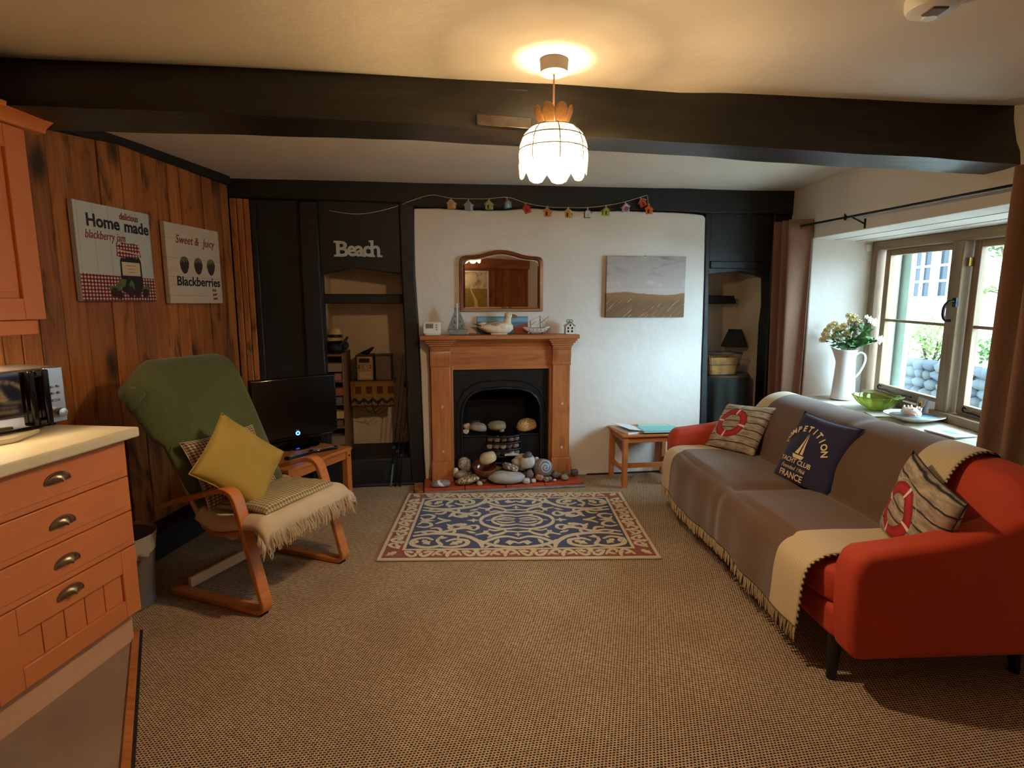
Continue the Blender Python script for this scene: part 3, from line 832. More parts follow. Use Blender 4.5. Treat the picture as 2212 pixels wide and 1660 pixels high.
# ---- unseen wall light added to brighten the rear wall in the mirror
kl = thing('added_wall_light', 'added unseen wall light brightening the boarded wall for the mirror', 'lamp', (.52, -1.90, 0))
m = MB(); m.box(-.05, .05, 0, .03, 1.84, 1.98); m.build('back_plate', M_WP, kl, None, .006)
m = MB(); m.tube([(0, .03, 1.90), (0, .10, 1.90)], .008, 8); m.build('arm', M_BRASS, kl, 60)
g = G('opal_glass_lit'); M_OPAL = g.out((1, .95, .85), .4, 0, None, Emission_Color=(1, .74, .42, 1), Emission_Strength=4.0)
m = MB(); m.lathe([(.022, 1.885), (.05, 1.90), (.062, 1.94), (.055, 1.985), (.035, 2.01), (.0, 2.015)], c=(0, .13, 0), n=24); m.build('opal_globe', M_OPAL, kl, 60)
lp = point('added_wall_light_bulb', (0, .22, 1.95), ADDED_WALL_W, WARM2, .05); lp.parent = kl
# ---- smoke alarm
sa = thing('smoke_alarm', 'white round smoke alarm on the ceiling at the top edge', 'smoke alarm', (1.145, 1.645, 0))
m = MB(); m.lathe([(.0, 2.182), (.045, 2.183), (.060, 2.190), (.065, 2.202), (.065, 2.24)], n=32); m.build('body', M_WP, sa, 40)
m = MB(); m.lathe([(.0, 2.178), (.018, 2.178), (.020, 2.186)], c=(.01, .022, 0), n=18); m.build('test_button', plain('white_plastic', (228, 226, 222), .4), sa, 40)
m = MB(); m.box(-.022, .022, -.035, .012, 2.1785, 2.186); m.build('sensor_slot', plain('brown_slot', (110, 74, 40), .6), sa, None, .003)
# ================================================================ kitchen corner
M_CAB = plain('terracotta_cabinet_paint', (206, 124, 74), .42, 0, .05, 3, .03, 60)
M_PLINTH = plain('peach_plinth_board', (212, 166, 132), .55, 0, .04, 3)
M_PEWTER = plain('antique_pewter', (150, 136, 116), .32, .95, .2, 30)
g = G('speckled_cream_worktop'); o = g.tc()
sp = g.step(.70, .74, g.noise(o, 140, 2)); sp2 = g.noise(o, 10, 3)
M_TOP = g.out(g.mix(sp * .45, g.mix(sp2, lin((226, 214, 184)), lin((212, 198, 166))), lin((120, 104, 84))), .35)
KZ = R(83.4)
KL = (-1.53, 2.14, 0)
cb = thing('base_cabinet', 'terracotta painted base cabinet with four drawers', 'cabinet', KL, KZ)
m = MB(); m.box(-.575, .002, .022, .56, .14, .872); m.build('carcass', M_CAB, cb, None, .002)
m = MB(); m.box(-.583, .0, .05, .068, 0.006, .14); m.build('plinth', M_PLINTH, cb, None, .002)
def cup_handle(parent, x, z):
    mm = MB()
    def f(a, b):
        q = PI * a
        rx, rz, d = .046, .020, .026
        X = -math.cos(q) * rx * math.sin(PI * (b * .5)) ; 
        return (x + X, -d * math.cos(PI * b * .5) * (0.35 + .65 * math.sin(q)) - .002, z - .012 + math.sin(q) * rz * math.sin(PI * b * .5) * 1.7)
    mm.grid(f, 16, 8)
    h = mm.build('cup_handle', M_PEWTER, parent, 180, solid=.003)
    b_ = MB()
    pts = [(x + .049 * math.cos(q), -.003, z - .010 + .030 * max(0, math.sin(q)) - (.004 if math.sin(q) < 0 else 0)) for q in [2 * PI * i / 20 for i in range(21)]]
    b_.tube(pts, .003, 5, False); b_.build('handle_rim', M_PEWTER, parent, 60)
for i, (z0, z1, hz) in enumerate(((.720, .866, .805), (.577, .716, .648), (.434, .573, .507), (.147, .430, .392))):
    dr = MB()
    if i < 3:
        dr.box(-.572, .0, .002, .022, z0, z1)
        d_ = dr.build('drawer', M_CAB, cb, None, .003)
        e = MB()  # raised centre field
        e.box(-.545, -.03, -.0015, .004, z0 + .024, z1 - .024); e.build('raised_field', M_CAB, d_, None, .0015)
    else:
        dr.box(-.572, -.49, .002, .022, z0, z1); dr.box(-.072, .0, .002, .022, z0, z1); dr.box(-.49, -.072, .002, .022, .336, z1); dr.box(-.49, -.072, .002, .022, z0, .222)
        d_ = dr.build('drawer', M_CAB, cb, None, .003)
        for k in range(5):
            e = MB(); x0 = -.49 + k * .0836; e.box(x0 + .0015, x0 + .0821, .012, .02, .222, .336); e.build('panel_board', M_CAB, d_, None, .002)
    cup_handle(d_, -.300, hz)
wt = MB(); wt.box(-1.7, .028, -.045, .62, .874, .914)
o = wt.build('worktop', M_TOP, None, None, .008, 3, loc=KL, rot=(0, 0, KZ)); tag(o, 'speckled cream kitchen worktop with rounded edge', 'worktop')
ap = thing('dishwasher', 'white appliance whose corner shows at the lower left edge', 'appliance', (-1.53, 2.14, 0), KZ)
m = MB(); m.box(-1.19, -.585, -.008, .55, .10, .868); m.build('body', M_WP, ap, None, .006)
m = MB(); m.box(-1.18, -.60, -.03, -.008, .16, .72); m.build('door', M_WP, ap, None, .006)
m = MB(); m.box(-1.17, -.60, .03, .5, 0.006, .10); m.build('foot_plinth', plain('dark_rubber', (22, 22, 22), .7), ap)
# wall cabinet
wc = thing('wall_cabinet', 'terracotta painted wall cabinet with cornice at the left edge', 'cabinet', (-1.96, 4.0, 0), R(83.4))
m = MB(); m.box(-2.75, -1.772, -.312, -.012, 1.335, 2.05); m.build('carcass', M_CAB, wc, None, .002)
for (a, b) in ((-2.255, -1.772), (-2.745, -2.26)):
    dm = MB(); dm.box(a, a + .082, -.334, -.312, 1.337, 2.045); dm.box(b - .082, b, -.334, -.312, 1.337, 2.045); dm.box(a + .082, b - .082, -.334, -.312, 1.337, 1.418); dm.box(a + .082, b - .082, -.334, -.312, 1.962, 2.045)
    dd = dm.build('door', M_CAB, wc, None, .003)
    e = MB(); e.box(a + .082, b - .082, -.320, -.313, 1.418, 1.962); e.build('door_panel', M_CAB, dd, None, .002)
    e = MB(); e.box(a + .105, b - .105, -.324, -.319, 1.44, 1.94); e.build('panel_field', M_CAB, dd, None, .004)
m = MB()
cp = [(-.312, 2.045), (-.345, 2.05), (-.352, 2.066), (-.375, 2.082), (-.392, 2.09), (-.392, 2.108), (-.312, 2.108)]
m.prism(cp, 'x', -2.75, -1.695)
m.prism([(-1.772, 2.045), (-1.745, 2.05), (-1.738, 2.066), (-1.715, 2.082), (-1.695, 2.09), (-1.695, 2.108), (-1.772, 2.108)], 'y', -.312, -.012)
m.build('cornice', M_CAB, wc, None, .003)
m = MB(); m.box(-2.75, -1.795, -.318, -.300, 1.280, 1.335); m.build('light_pelmet', M_CAB, wc, None, .003)
M_TUBE = G('lit_tube').out((1, .9, .7), .4, 0, None, Emission_Color=(1, .72, .38, 1), Emission_Strength=14.0)
m = MB(); m.tube([(-2.55, -.18, 1.318), (-1.90, -.18, 1.318)], .009, 8); m.build('strip_light', M_TUBE, wc, 60)
al = bpy.data.lights.new('counter_light', 'AREA'); al.energy = COUNTER_W; al.color = (1, .78, .44); al.shape = 'RECTANGLE'; al.size = .6; al.size_y = .03
alo = bpy.data.objects.new('counter_light', al); COL.objects.link(alo); alo.parent = wc; alo.location = (-2.22, -.18, 1.305)
# microwave
_cw = Matrix.Translation((-1.96, 4.0, 0)) @ Matrix.Rotation(R(83.4), 4, 'Z') @ Vector((-1.752, -.350, 0))
_mo = _cw - (Matrix.Rotation(R(73.5), 4, 'Z') @ Vector((-1.752, -.350, 0)))
mw = thing('microwave', 'silver microwave with mirrored door and black handle on the worktop', 'microwave', _mo, R(73.5))
M_SILV = plain('brushed_silver', (176, 174, 178), .3, .85)
M_MIRD = plain('mirrored_door_glass', (196, 204, 216), .04, 1.0)
M_BLKG = plain('gloss_black_plastic', (14, 14, 15), .12)
m = MB(); m.box(-2.185, -1.752, -.345, -.11, .926, 1.150); m.build('body', M_SILV, mw, None, .006)
m = MB(); m.box(-2.185, -1.826, -.358, -.346, .930, 1.146); m.build('door', M_MIRD, mw, None, .003)
m = MB(); m.box(-1.820, -1.752, -.356, -.346, .928, 1.148); cpn = m.build('control_panel', M_SILV, mw, None, .003)
hm = MB()
hm.box(-1.895, -1.872, -.386, -.356, .932, 1.146); hm.box(-1.846, -1.822, -.386, -.356, .932, 1.146); hm.box(-1.873, -1.845, -.386, -.356, 1.118, 1.146); hm.box(-1.873, -1.845, -.386, -.356, .932, .955)
hm.build('handle', M_BLKG, mw, None, .006, 3)
for zz in (1.072, 1.046):
    for uu in (-1.800, -1.778):
        e = MB(); e.lathe([(.0, .006), (.005, .005), (.0055, 0)], n=10); e.xf(Matrix.Translation((uu, -.357, zz)) @ Matrix.Rotation(R(90), 4, 'X')); e.build('button', M_PEWTER, mw, 60)
e = MB(); e.box(-1.803, -1.774, -.360, -.356, 1.012, 1.022); e.build('door_release', M_PEWTER, mw, None, .001)
e = MB(); e.lathe([(.0, .028), (.017, .027), (.019, .02), (.019, 0)], n=20); e.xf(Matrix.Translation((-1.784, -.357, .968)) @ Matrix.Rotation(R(90), 4, 'X')); e.build('knob', plain('bright_aluminium', (205, 205, 205), .25, .9), mw, 50)
for uu in (-2.15, -1.79):
    for yy in (-.32, -.14):
        e = MB(); e.lathe([(.012, 0), (.012, .012)], c=(uu, yy, .914), n=10); e.build('foot', M_BLKG, mw)
# board on the worktop
m = MB(); m.prism([(-2.55, -.30), (-2.06, -.455), (-1.915, -.40), (-2.2, -.365), (-2.55, -.365 + .2)], 'z', .9145, .932)
o = m.build('chopping_board', plain('cream_board', (206, 192, 156), .5, 0, .05), None, None, .004, loc=(-1.96, 4.0, 0), rot=(0, 0, R(83.4)))
tag(o, 'cream chopping board lying in front of the microwave', 'chopping board')
# waste bin with liner
bn = thing('waste_bin', 'grey waste bin with pale liner behind the drawer cabinet', 'bin', (-1.805, 2.42, 0))
M_BIN = plain('grey_bin_plastic', (112, 108, 108), .5)
m = MB(); m.lathe([(.0, .004), (.118, .004), (.122, .012), (.140, .34), (.136, .34), (.116, .016), (.0, .014)], n=28); m.build('bin_body', M_BIN, bn, 50)
def lin_f(a, b):
    q = 2 * PI * a
    r = .139 + .012 * b + .006 * math.sin(q * 7) * (1 - b)
    return (r * math.cos(q), r * math.sin(q), .355 - .10 * (1 - b) + .012 * math.sin(q * 5) * (1 - b) - .008 * b + .006)
m = MB(); m.grid(lin_f, 60, 8); m.ball((.150, -.06, .275), .016, 1.5, .8, .6)
m.build('bin_liner', plain('pale_grey_liner', (176, 166, 156), .55, 0, .06, 20), bn, 180)

# ================================================================ canvas prints on the boarded wall
M_INKD = plain('dark_plum_ink', (40, 36, 60), .8); M_INKR = plain('crimson_ink', (132, 26, 40), .8); M_INKB = plain('dark_navy_ink', (26, 34, 50), .8)
M_LEAFG = plain('printed_leaf_green', (92, 110, 58), .8, 0, .2, 20); M_BERRY = plain('printed_berry', (56, 30, 44), .8, 0, .35, 60)
def mat_boards(name, c1, c2, cl, n, vert):
    g = G(name); x, y, z = g.xyz(g.tc()); t = x if vert else z
    fr_ = (t * n).fract(); ln = (1.0 - g.step(.0, .03, fr_)).max(g.step(.985, 1.0, fr_))
    nn = g.noise(g.vec(x * (30 if vert else 4), 0.0, z * (4 if vert else 30)), 1, 4)
    return g.out(g.mix(ln * .6, g.mix(nn, lin(c1), lin(c2)), lin(cl)), .85)
def canvas_thing(label, u0, u1, z0, z1, mat, y=-.034):
    t = thing('canvas_print', label, 'canvas print', (-1.96, 4.0, 0), R(83.4), 'blackberry canvases on the boarded wall')
    mm = MB(); mm.box(u0, u1, y, -.006, z0, z1); mm.build('canvas', mat, t, None, .003)
    return t
def flat(name, parent, pts, y, mat, th=.0006):
    mm = MB(); mm.prism(pts, 'y', y - th, y); return mm.build(name, mat, parent)
def ell(cx, cz, rx, rz, n=20, rot=0):
    return [(cx + rx * math.cos(q) * math.cos(rot) - rz * math.sin(q) * math.sin(rot), cz + rx * math.cos(q) * math.sin(rot) + rz * math.sin(q) * math.cos(rot)) for q in [2 * PI * i / n for i in range(n)]]
u0, u1, z0, z1 = -1.290, -.812, 1.409, 1.888
c1 = canvas_thing('square canvas print with a jam jar on checked cloth, home made jam lettering', u0, u1, z0, z1, mat_boards('pale_blue_boards_print', (206, 212, 214), (188, 196, 202), (110, 116, 122), 11.0, True))
Y = -.0345
g = G('printed_gingham'); x, y, z = g.xyz(g.tc())
gx = (x / .0195).fract().gt(.5); gz = (z / .0175).fract().gt(.5)
M_GING = g.out(g.mix(gx, g.mix(gz, lin((224, 214, 204)), lin((140, 62, 74))), g.mix(gz, lin((140, 62, 74)), lin((92, 26, 40)))), .85)
flat('cloth_print', c1, [(u0 + .001, z0 + .001), (u1 - .001, z0 + .001), (u1 - .001, z0 + .125), (u0 + .001, z0 + .135)], Y, M_GING)
text_part('lettering', 'Home', M_INKD, c1, (u0 + .067, Y - .001, z1 - .113), .086, width=.200, bold=.0022)
text_part('lettering', 'made', M_INKD, c1, (u0 + .298, Y - .001, z1 - .116), .084, width=.166, bold=.0022)
text_part('lettering', 'delicious', M_INKR, c1, (u0 + .270, Y - .001, z1 - .056), .050, width=.126, shear=.15, bold=.0006)
text_part('lettering', 'blackberry jam', M_INKR, c1, (u0 + .052, Y - .001, z1 - .172), .060, width=.245, shear=.25)
flat('jar_print', c1, [(u0 + .243, z0 + .06), (u0 + .248, z0 + .215), (u0 + .262, z0 + .235), (u0 + .375, z0 + .235), (u0 + .388, z0 + .215), (u0 + .392, z0 + .06), (u0 + .37, z0 + .045), (u0 + .262, z0 + .045)], Y - .0007, M_INKB)
flat('jar_label', c1, [(u0 + .256, z0 + .135), (u0 + .256, z0 + .205), (u0 + .377, z0 + .205), (u0 + .377, z0 + .135)], Y - .0015, plain('printed_cream', (214, 200, 170), .85))
for k, zz in enumerate((.186, .168, .152)):
    flat('label_line', c1, [(u0 + .285 + k * .006, z0 + zz), (u0 + .285 + k * .006, z0 + zz + .003), (u0 + .35 - k * .006, z0 + zz + .003), (u0 + .35 - k * .006, z0 + zz)], Y - .0022, plain('printed_tan', (150, 126, 96), .85))
flat('jar_cap_print', c1, [(u0 + .232, z0 + .248), (u0 + .232, z0 + .300), (u0 + .25, z0 + .292), (u0 + .27, z0 + .305), (u0 + .31, z0 + .302), (u0 + .35, z0 + .305), (u0 + .385, z0 + .298), (u0 + .385, z0 + .266), (u0 + .397, z0 + .24), (u0 + .36, z0 + .226), (u0 + .31, z0 + .232), (u0 + .27, z0 + .224), (u0 + .228, z0 + .234)], Y - .0009, M_GING)
flat('string_print', c1, [(u0 + .235, z0 + .262), (u0 + .236, z0 + .268), (u0 + .39, z0 + .252), (u0 + .39, z0 + .246)], Y - .0017, plain('printed_cream', (214, 200, 170), .85))
for (a, b, rot, s_) in ((.235, .085, .6, .05), (.31, .075, 1.6, .04), (.19, .062, -.3, .035), (.41, .07, .2, .035)):
    flat('leaf_print', c1, [(u0 + a + s_ * (t_ * math.cos(rot) - w_ * math.sin(rot)), z0 + b + s_ * (t_ * math.sin(rot) + w_ * math.cos(rot))) for t_, w_ in ((-1, 0), (-.4, .42), (.1, .38), (.4, .5), (1, 0), (.4, -.45), (.1, -.35), (-.4, -.45))], Y - .0022, M_LEAFG)
for (a, b, r_) in ((.19, .045, .022), (.225, .032, .02), (.30, .05, .026), (.345, .04, .02), (.40, .045, .022)):
    flat('berry_print', c1, ell(u0 + a, z0 + b, r_, r_ * 1.1), Y - .003, M_BERRY)
u0, u1, z0, z1 = -.700, -.208, 1.398, 1.868
c2 = canvas_thing('square canvas print with three blackberries and sweet and juicy lettering', u0, u1, z0, z1, mat_boards('cream_boards_print', (216, 204, 190), (202, 188, 172), (120, 106, 96), 9.0, False))
text_part('lettering', 'Sweet &', M_INKR, c2, (u0 + .085, Y - .001, z1 - .112), .070, width=.205, shear=.25)
text_part('lettering', 'Juicy', M_INKR, c2, (u0 + .322, Y - .001, z1 - .114), .072, width=.120, shear=.25)
text_part('lettering', 'Blackberries', M_INKB, c2, (u0 + .068, Y - .001, z0 + .108), .078, width=.405, bold=.0016, shear=.05)
text_part('lettering', 'Pick\nyour\nown', M_INKR, c2, (u0 + .39, Y - .001, z0 + .075), .026, .9, rot=.08, bold=.0008)
for k, a in enumerate((.145, .270, .392)):
    flat('berry_print', c2, [(u0 + a + .040 * s1, z0 + .228 + .050 * s2) for s1, s2 in ((0, -1), (.45, -.8), (.85, -.25), (1, .3), (.75, .75), (.2, .95), (-.4, .9), (-.85, .6), (-1, .1), (-.8, -.5), (-.4, -.9))], Y - .0007, M_BERRY)
    flat('leaf_print', c2, [(u0 + a + .040 * s1, z0 + .228 + .050 * s2) for s1, s2 in ((-1, .45), (-.6, .3), (-.5, .6), (-.1, .25), (.1, .65), (.5, .3), (.6, .65), (.95, .5), (.6, .95), (.1, 1.1), (-.5, 1.0))], Y - .0015, M_LEAFG)
# ================================================================ soft furnishing helpers
def pillow_mesh(name, w, h, t, mat, n=22, seed=0, wr=.006, pull=.07):
    mm = MB(); mm.uv = {}
    idx = {}
    for sgn in (-1, 1):
        for j in range(n + 1):
            for i in range(n + 1):
                a = -1 + 2 * i / n; b = -1 + 2 * j / n
                edge = i in (0, n) or j in (0, n)
                if sgn == 1 and edge: idx[(1, i, j)] = idx[(-1, i, j)]; continue
                x = w / 2 * a * (1 - pull * (1 - b * b)); z = h / 2 * b * (1 - pull * (1 - a * a))
                th = t / 2 * ((1 - a * a) * (1 - b * b)) ** .42
                if not edge: th += wr * nz(a * 2.2 + seed, b * 2.2, sgn * 3.1 + seed) * (1.2 - abs(a * b))
                idx[(sgn, i, j)] = len(mm.v)
                mm.uv[len(mm.v)] = ((a + 1) / 2, (b + 1) / 2)
                mm.v.append((x, sgn * th, z))
        for j in range(n):
            for i in range(n):
                q = (idx[(sgn, i, j)], idx[(sgn, i + 1, j)], idx[(sgn, i + 1, j + 1)], idx[(sgn, i, j + 1)])
                mm.f.append(q); mm.mi.append(0)
    return mm.mesh(name, mat, 180)
def pillow_front(w, h, t, x, z, pull=.07):
    a = max(-1, min(1, x / (w / 2))); b = max(-1, min(1, z / (h / 2)))
    return -t / 2 * ((1 - a * a) * (1 - b * b)) ** .42
def pillow(name, label, cat, corners, t, mat, size=None, seed=0, grp=None, wr=.006, floor=None, roll=0.0):
    BL, BR, TL, TR = [Vector(c) for c in corners]
    o_ = (BL + BR + TL + TR) / 4; right = ((BR - BL) + (TR - TL)) / 2; up = ((TL - BL) + (TR - BR)) / 2
    w, h = size if size else (right.length * 1.06, up.length * 1.06)
    M = frame_M(o_, right, up) @ Matrix.Rotation(roll, 4, 'Y')
    root = bpy.data.objects.new(name, None); COL.objects.link(root); root.matrix_world = M; root.empty_display_size = .05
    tag(root, label, cat, grp)
    me = pillow_mesh('cover', w, h, t, mat, seed=seed, wr=wr)
    place('cover', me, root)
    if floor is not None:
        Mi = M.inverted()
        for v_ in me.vertices:
            p_ = M @ v_.co
            if p_.z < floor: p_.z = floor + (p_.z - floor) * .06; v_.co = Mi @ p_
    mm = MB()  # piped seam
    pts = []
    for k in range(61):
        s_ = k / 60 * 4; e = int(s_) % 4; f_ = s_ - int(s_) if k < 60 else 0
        a, b = [(-1 + 2 * f_, -1), (1, -1 + 2 * f_), (1 - 2 * f_, 1), (-1, 1 - 2 * f_)][e]
        pts.append((w / 2 * a * (1 - .07 * (1 - b * b)), 0, h / 2 * b * (1 - .07 * (1 - a * a))))
    if floor is not None: pts = [Mi @ Vector(((M @ Vector(q)).x, (M @ Vector(q)).y, max(floor - .004, (M @ Vector(q)).z))) for q in pts]
    mm.tube(pts, .0028, 5, False); mm.build('seam', mat, root, 60)
    return root, w, h
def mat_cloth(name, c1, c2, s=500, rough=.85, sheen=.1):
    g = G(name); o = g.tc(); n = g.noise(o, s, 2); n2 = g.noise(o, 8, 3)
    return g.out(g.mix(n2, lin(c1), lin(c2)), rough, 0, g.bump(n, .25, .0015), Sheen_Weight=sheen)
M_MUST = mat_cloth('mustard_cotton', (176, 148, 66), (158, 130, 54), 400)
def mat_check(name, c0, c1, c2, nx, ny):
    g = G(name); u, v, w_ = g.xyz(g.tc('UV'))
    a = (u * nx).fract().gt(.5); b = (v * ny).fract().gt(.5)
    n = g.noise(g.tc(), 400, 2)
    return g.out(g.mix(a, g.mix(b, lin(c0), lin(c1)), g.mix(b, lin(c1), lin(c2))), .9, 0, g.bump(n, .25, .0015))
M_CHECK = mat_check('brown_gingham', (206, 190, 164), (146, 124, 100), (80, 66, 66), 24, 24)
M_CHECK2 = mat_check('olive_check', (200, 184, 148), (160, 142, 104), (108, 92, 62), 26, 22)
M_CREAM = mat_cloth('cream_wool', (206, 188, 160), (190, 170, 140), 300)
def mat_green():
    g = G('olive_green_throw'); o = g.tc(); x, y, z = g.xyz(o)
    n = g.noise(g.vec(x * 160, y * 160, z * 14), 1, 3); n2 = g.noise(o, 6, 3)
    col = g.mix(n, lin((58, 66, 34)), lin((92, 98, 54)))
    col = g.mix(g.step(.5, .75, n2) * .4, col, lin((74, 66, 36)))
    return g.out(col, .9, 0, g.bump(n, .4, .003), Sheen_Weight=.25)
M_GREEN = mat_green()

# ================================================================ bent-wood armchair
CH = (-1.02, 2.60, 0); CZ = R(68.8)
ch = thing('armchair', 'bentwood cantilever armchair by the boarded wall', 'armchair', CH, CZ)
side = cat_rom([(0, .575, .445), (0, .46, .485), (0, .34, .522), (0, .235, .556), (0, .175, .566), (0, .135, .548), (0, .112, .505), (0, .075, .37), (0, .035, .22), (0, .0, .09), (0, -.010, .045), (0, .006, .022), (0, .05, .0155), (0, .25, .0155), (0, .56, .0155)], 5)
for sx in (-.275, .275):
    m = MB(); m.ribbon([(sx, p.y, p.z) for p in side], (1, 0, 0), .058, .024); m.build('side_frame', M_BEECH, ch, None, .004)
    m = MB(); m.box(sx - .02, sx + .02, .0, .05, 0, .006); m.build('foot_pad', M_BLKG, ch)
seatp = cat_rom([(0, .055, .385), (0, .15, .355), (0, .27, .325), (0, .335, .325), (0, .385, .352), (0, .425, .415), (0, .50, .54), (0, .60, .73), (0, .70, .92), (0, .765, 1.045)], 5)
for sx in (-.222, .222):
    m = MB(); m.ribbon([(sx, p.y, p.z) for p in seatp], (1, 0, 0), .045, .022); m.build('seat_frame', M_BEECH, ch, None, .004)
m = MB(); m.obox((0, .062, .285), (.25, 0, 0), (0, .009, .0), (0, -.008, .032)); m.build('front_rail', M_BIRCH, ch, None, .003)
m = MB(); m.obox((0, .50, .045), (.25, 0, 0), (0, .01, 0), (0, 0, .025)); m.build('rear_rail', M_BIRCH, ch, None, .003)
for (yy, zz) in ((.10, .352), (.27, .305), (.55, .62), (.70, .90)):
    m = MB(); m.obox((0, yy, zz), (.21, 0, 0), (0, .03, .008), (0, -.002, .009)); m.build('slat', M_BIRCH, ch, None, .002)
for sx in (-.308, .308):
    for (yy, zz) in ((.085, .372), (.445, .475)):
        m = MB(); m.lathe([(.0, .004), (.008, .003), (.009, 0)], n=10); m.xf(Matrix.Translation((sx - (.0 if sx > 0 else 0), yy, zz)) @ Matrix.Rotation(R(90 if sx > 0 else -90), 4, 'Y')); m.build('bolt', M_PEWTER, ch, 60)
# cream cushion following the frame
cush = cat_rom([(0, .01, .415), (0, .15, .390), (0, .27, .362), (0, .34, .368), (0, .39, .415), (0, .45, .52), (0, .55, .71), (0, .66, .92), (0, .72, 1.05)], 4)
m = MB(); nC = len(cush)
def cf(a, b):
    q = 2 * PI * a; x = math.cos(q); s_ = math.sin(q)
    i = min(nC - 1, int(b * (nC - 1) + .5)); p = cush[i]; d_ = (cush[min(nC - 1, i + 1)] - cush[max(0, i - 1)]).normalized()
    nn = Vector((0, -d_.z, d_.y)); end = min(1, b * 14, (1 - b) * 14) ** .5
    sx = abs(x) ** .35 * (1 if x >= 0 else -1) * .265; st = abs(s_) ** .8 * (1 if s_ >= 0 else -1) * .032 * (.4 + .6 * end)
    return (sx, p.y + nn.y * st, p.z + nn.z * st)
m.grid(cf, 28, nC - 1); m.build('seat_cushion', M_CREAM, ch, 180)
def child_thing(name, label, cat, grp=None):
    return thing(name, label, cat, CH, CZ, grp)
# green throw over the back
tw = child_thing('throw_blanket', 'olive green throw draped over the armchair back', 'blanket')
gp = cat_rom([(0, .27, .42), (0, .325, .44), (0, .375, .52), (0, .46, .68), (0, .565, .88), (0, .635, 1.03), (0, .68, 1.095), (0, .74, 1.118), (0, .785, 1.085), (0, .795, 1.02), (0, .765, .93), (0, .715, .82), (0, .665, .73)], 5)
def gf(a, b):
    t_ = b * (len(gp) - 1); i = min(len(gp) - 2, int(t_)); p = gp[i].lerp(gp[i + 1], t_ - i)
    wl = .285 + .02 * math.sin(b * 3); wr_ = .29
    x = -wl + (wl + wr_) * a; e = max(0, abs((x) / .30) - .72) / .28
    top = max(0, 1 - abs(p.z - 1.09) / .25)
    yb = .045 * e * e * (1 if b < .6 else 0)
    zd = -.055 * e * e * top - .02 * e * e
    fold = .006 * math.sin(x * 38 + 3 * b) * (1 - .5 * top) + .006 * nz(x * 5, b * 6, 2)
    pin = 1.0
    if b < .35: pin = .86 + .14 * (b / .35)
    # loose corner hanging at the near side
    if a < .16 and p.z > .78 and b < .62:
        k = (1 - a / .16); x -= .035 * k; zd -= .05 * k * max(0, (p.z - .78) / .3)
    if b > .5: pin = 1 - .28 * min(1, (b - .5) / .2)
    return (x * pin, p.y + yb - fold, p.z + zd)
m = MB(); m.grid(gf, 46, 60); m.build('cloth', M_GREEN, tw, 180, solid=-.007)
m = MB()  # rolled corner at the near shoulder
m.tube(cat_rom([(-.295, .655, 1.0), (-.318, .665, .965), (-.322, .672, .92), (-.308, .668, .88)], 4), [.026, .034, .036, .034, .034, .034, .032, .030, .027, .024, .020, .016, .008], 10)
m.build('loose_corner', M_GREEN, tw, 180)
# gingham cushion
P_ = Matrix.Translation(CH) @ Matrix.Rotation(CZ, 4, 'Z')
def cp_(x, y, z): return P_ @ Vector((x, y, z))
pillow('cushion', 'brown gingham cushion tucked behind the mustard one', 'cushion', [cp_(-.255, .31, .455), cp_(.145, .31, .455), cp_(-.255, .455, .745), cp_(.145, .455, .745)], .11, M_CHECK, seed=3)
pillow('cushion', 'mustard yellow cushion propped on the armchair', 'cushion', [(-1.396, 2.333, 0.666), (-1.187, 2.494, 0.435), (-1.391, 2.619, 0.87), (-1.18, 2.78, 0.638)], .13, M_MUST, size=(.365, .365), seed=5, wr=.012, floor=.478)
# cream fringed throw on the seat
ft = child_thing('throw_blanket', 'cream fringed throw spread over the armchair seat', 'blanket')
fp = cat_rom([(0, .36, .455), (0, .26, .428), (0, .12, .440), (0, .02, .452), (0, -.03, .440), (0, -.052, .405), (0, -.05, .365)], 5)
def ff(a, b):
    t_ = b * (len(fp) - 1); i = min(len(fp) - 2, int(t_)); p = fp[i].lerp(fp[i + 1], t_ - i)
    x = -.30 + .60 * a; e = max(0, abs(x / .30) - .85) / .15
    return (x, p.y + .008 * nz(x * 6, b * 4, 1), p.z - .045 * e * e + .006 * nz(x * 7, b * 5, 4))
m = MB(); m.grid(ff, 40, 34); m.build('cloth', M_CREAM, ft, 180, solid=-.006)
m = MB(); rg = random.Random(5)
for k in range(150):
    a = (k + rg.random()) / 150; p = Vector(ff(a, .88 + .12 * rg.random()))
    q = p + Vector((rg.uniform(-.012, .012), -.018 + rg.uniform(-.01, .008), -.028 + rg.uniform(-.01, .008))); r2 = q + Vector((rg.uniform(-.012, .012), -.004, -.03))
    m.tube([p + Vector((0, -.004, .004)), q, r2], [.0032, .003, .0012], 4)
for k in range(60):
    b = .30 + .62 * (k + rg.random()) / 60; p = Vector(ff(1.0, b)); q = p + Vector((.03, rg.uniform(-.01, .01), -.012)); m.tube([p, q, q + Vector((.012, 0, -.03))], [.0032, .003, .0012], 4)
for k in range(22):
    b = .62 + .36 * (k + rg.random()) / 22; p = Vector(ff(.0, b)); q = p + Vector((-.012, rg.uniform(-.01, .01), -.02)); m.tube([p, q, q + Vector((-.006, 0, -.02))], [.0032, .003, .0012], 4)
fo = m.build('fringe', M_CREAM, ft, 60); fo['kind'] = 'stuff'
# seat pad
sp_ = child_thing('seat_pad', 'olive checked seat pad lying on the fringed throw', 'cushion')
def pf(a, b):
    x = -.235 + .455 * a; y = -.005 + .33 * b
    p = (1 - (2 * a - 1) ** 8) ** .5 * (1 - (2 * b - 1) ** 8) ** .5
    base = .464 - .10 * max(0, y - .10) * .6 + .006 * nz(x * 5, y * 5, 7)
    return (x, y, base + .030 * p + .003 * math.sin(x * 60) * math.sin(y * 60) * p)
m = MB(); m.grid(pf, 34, 26); m.build('cover', M_CHECK2, sp_, 180, solid=.016)

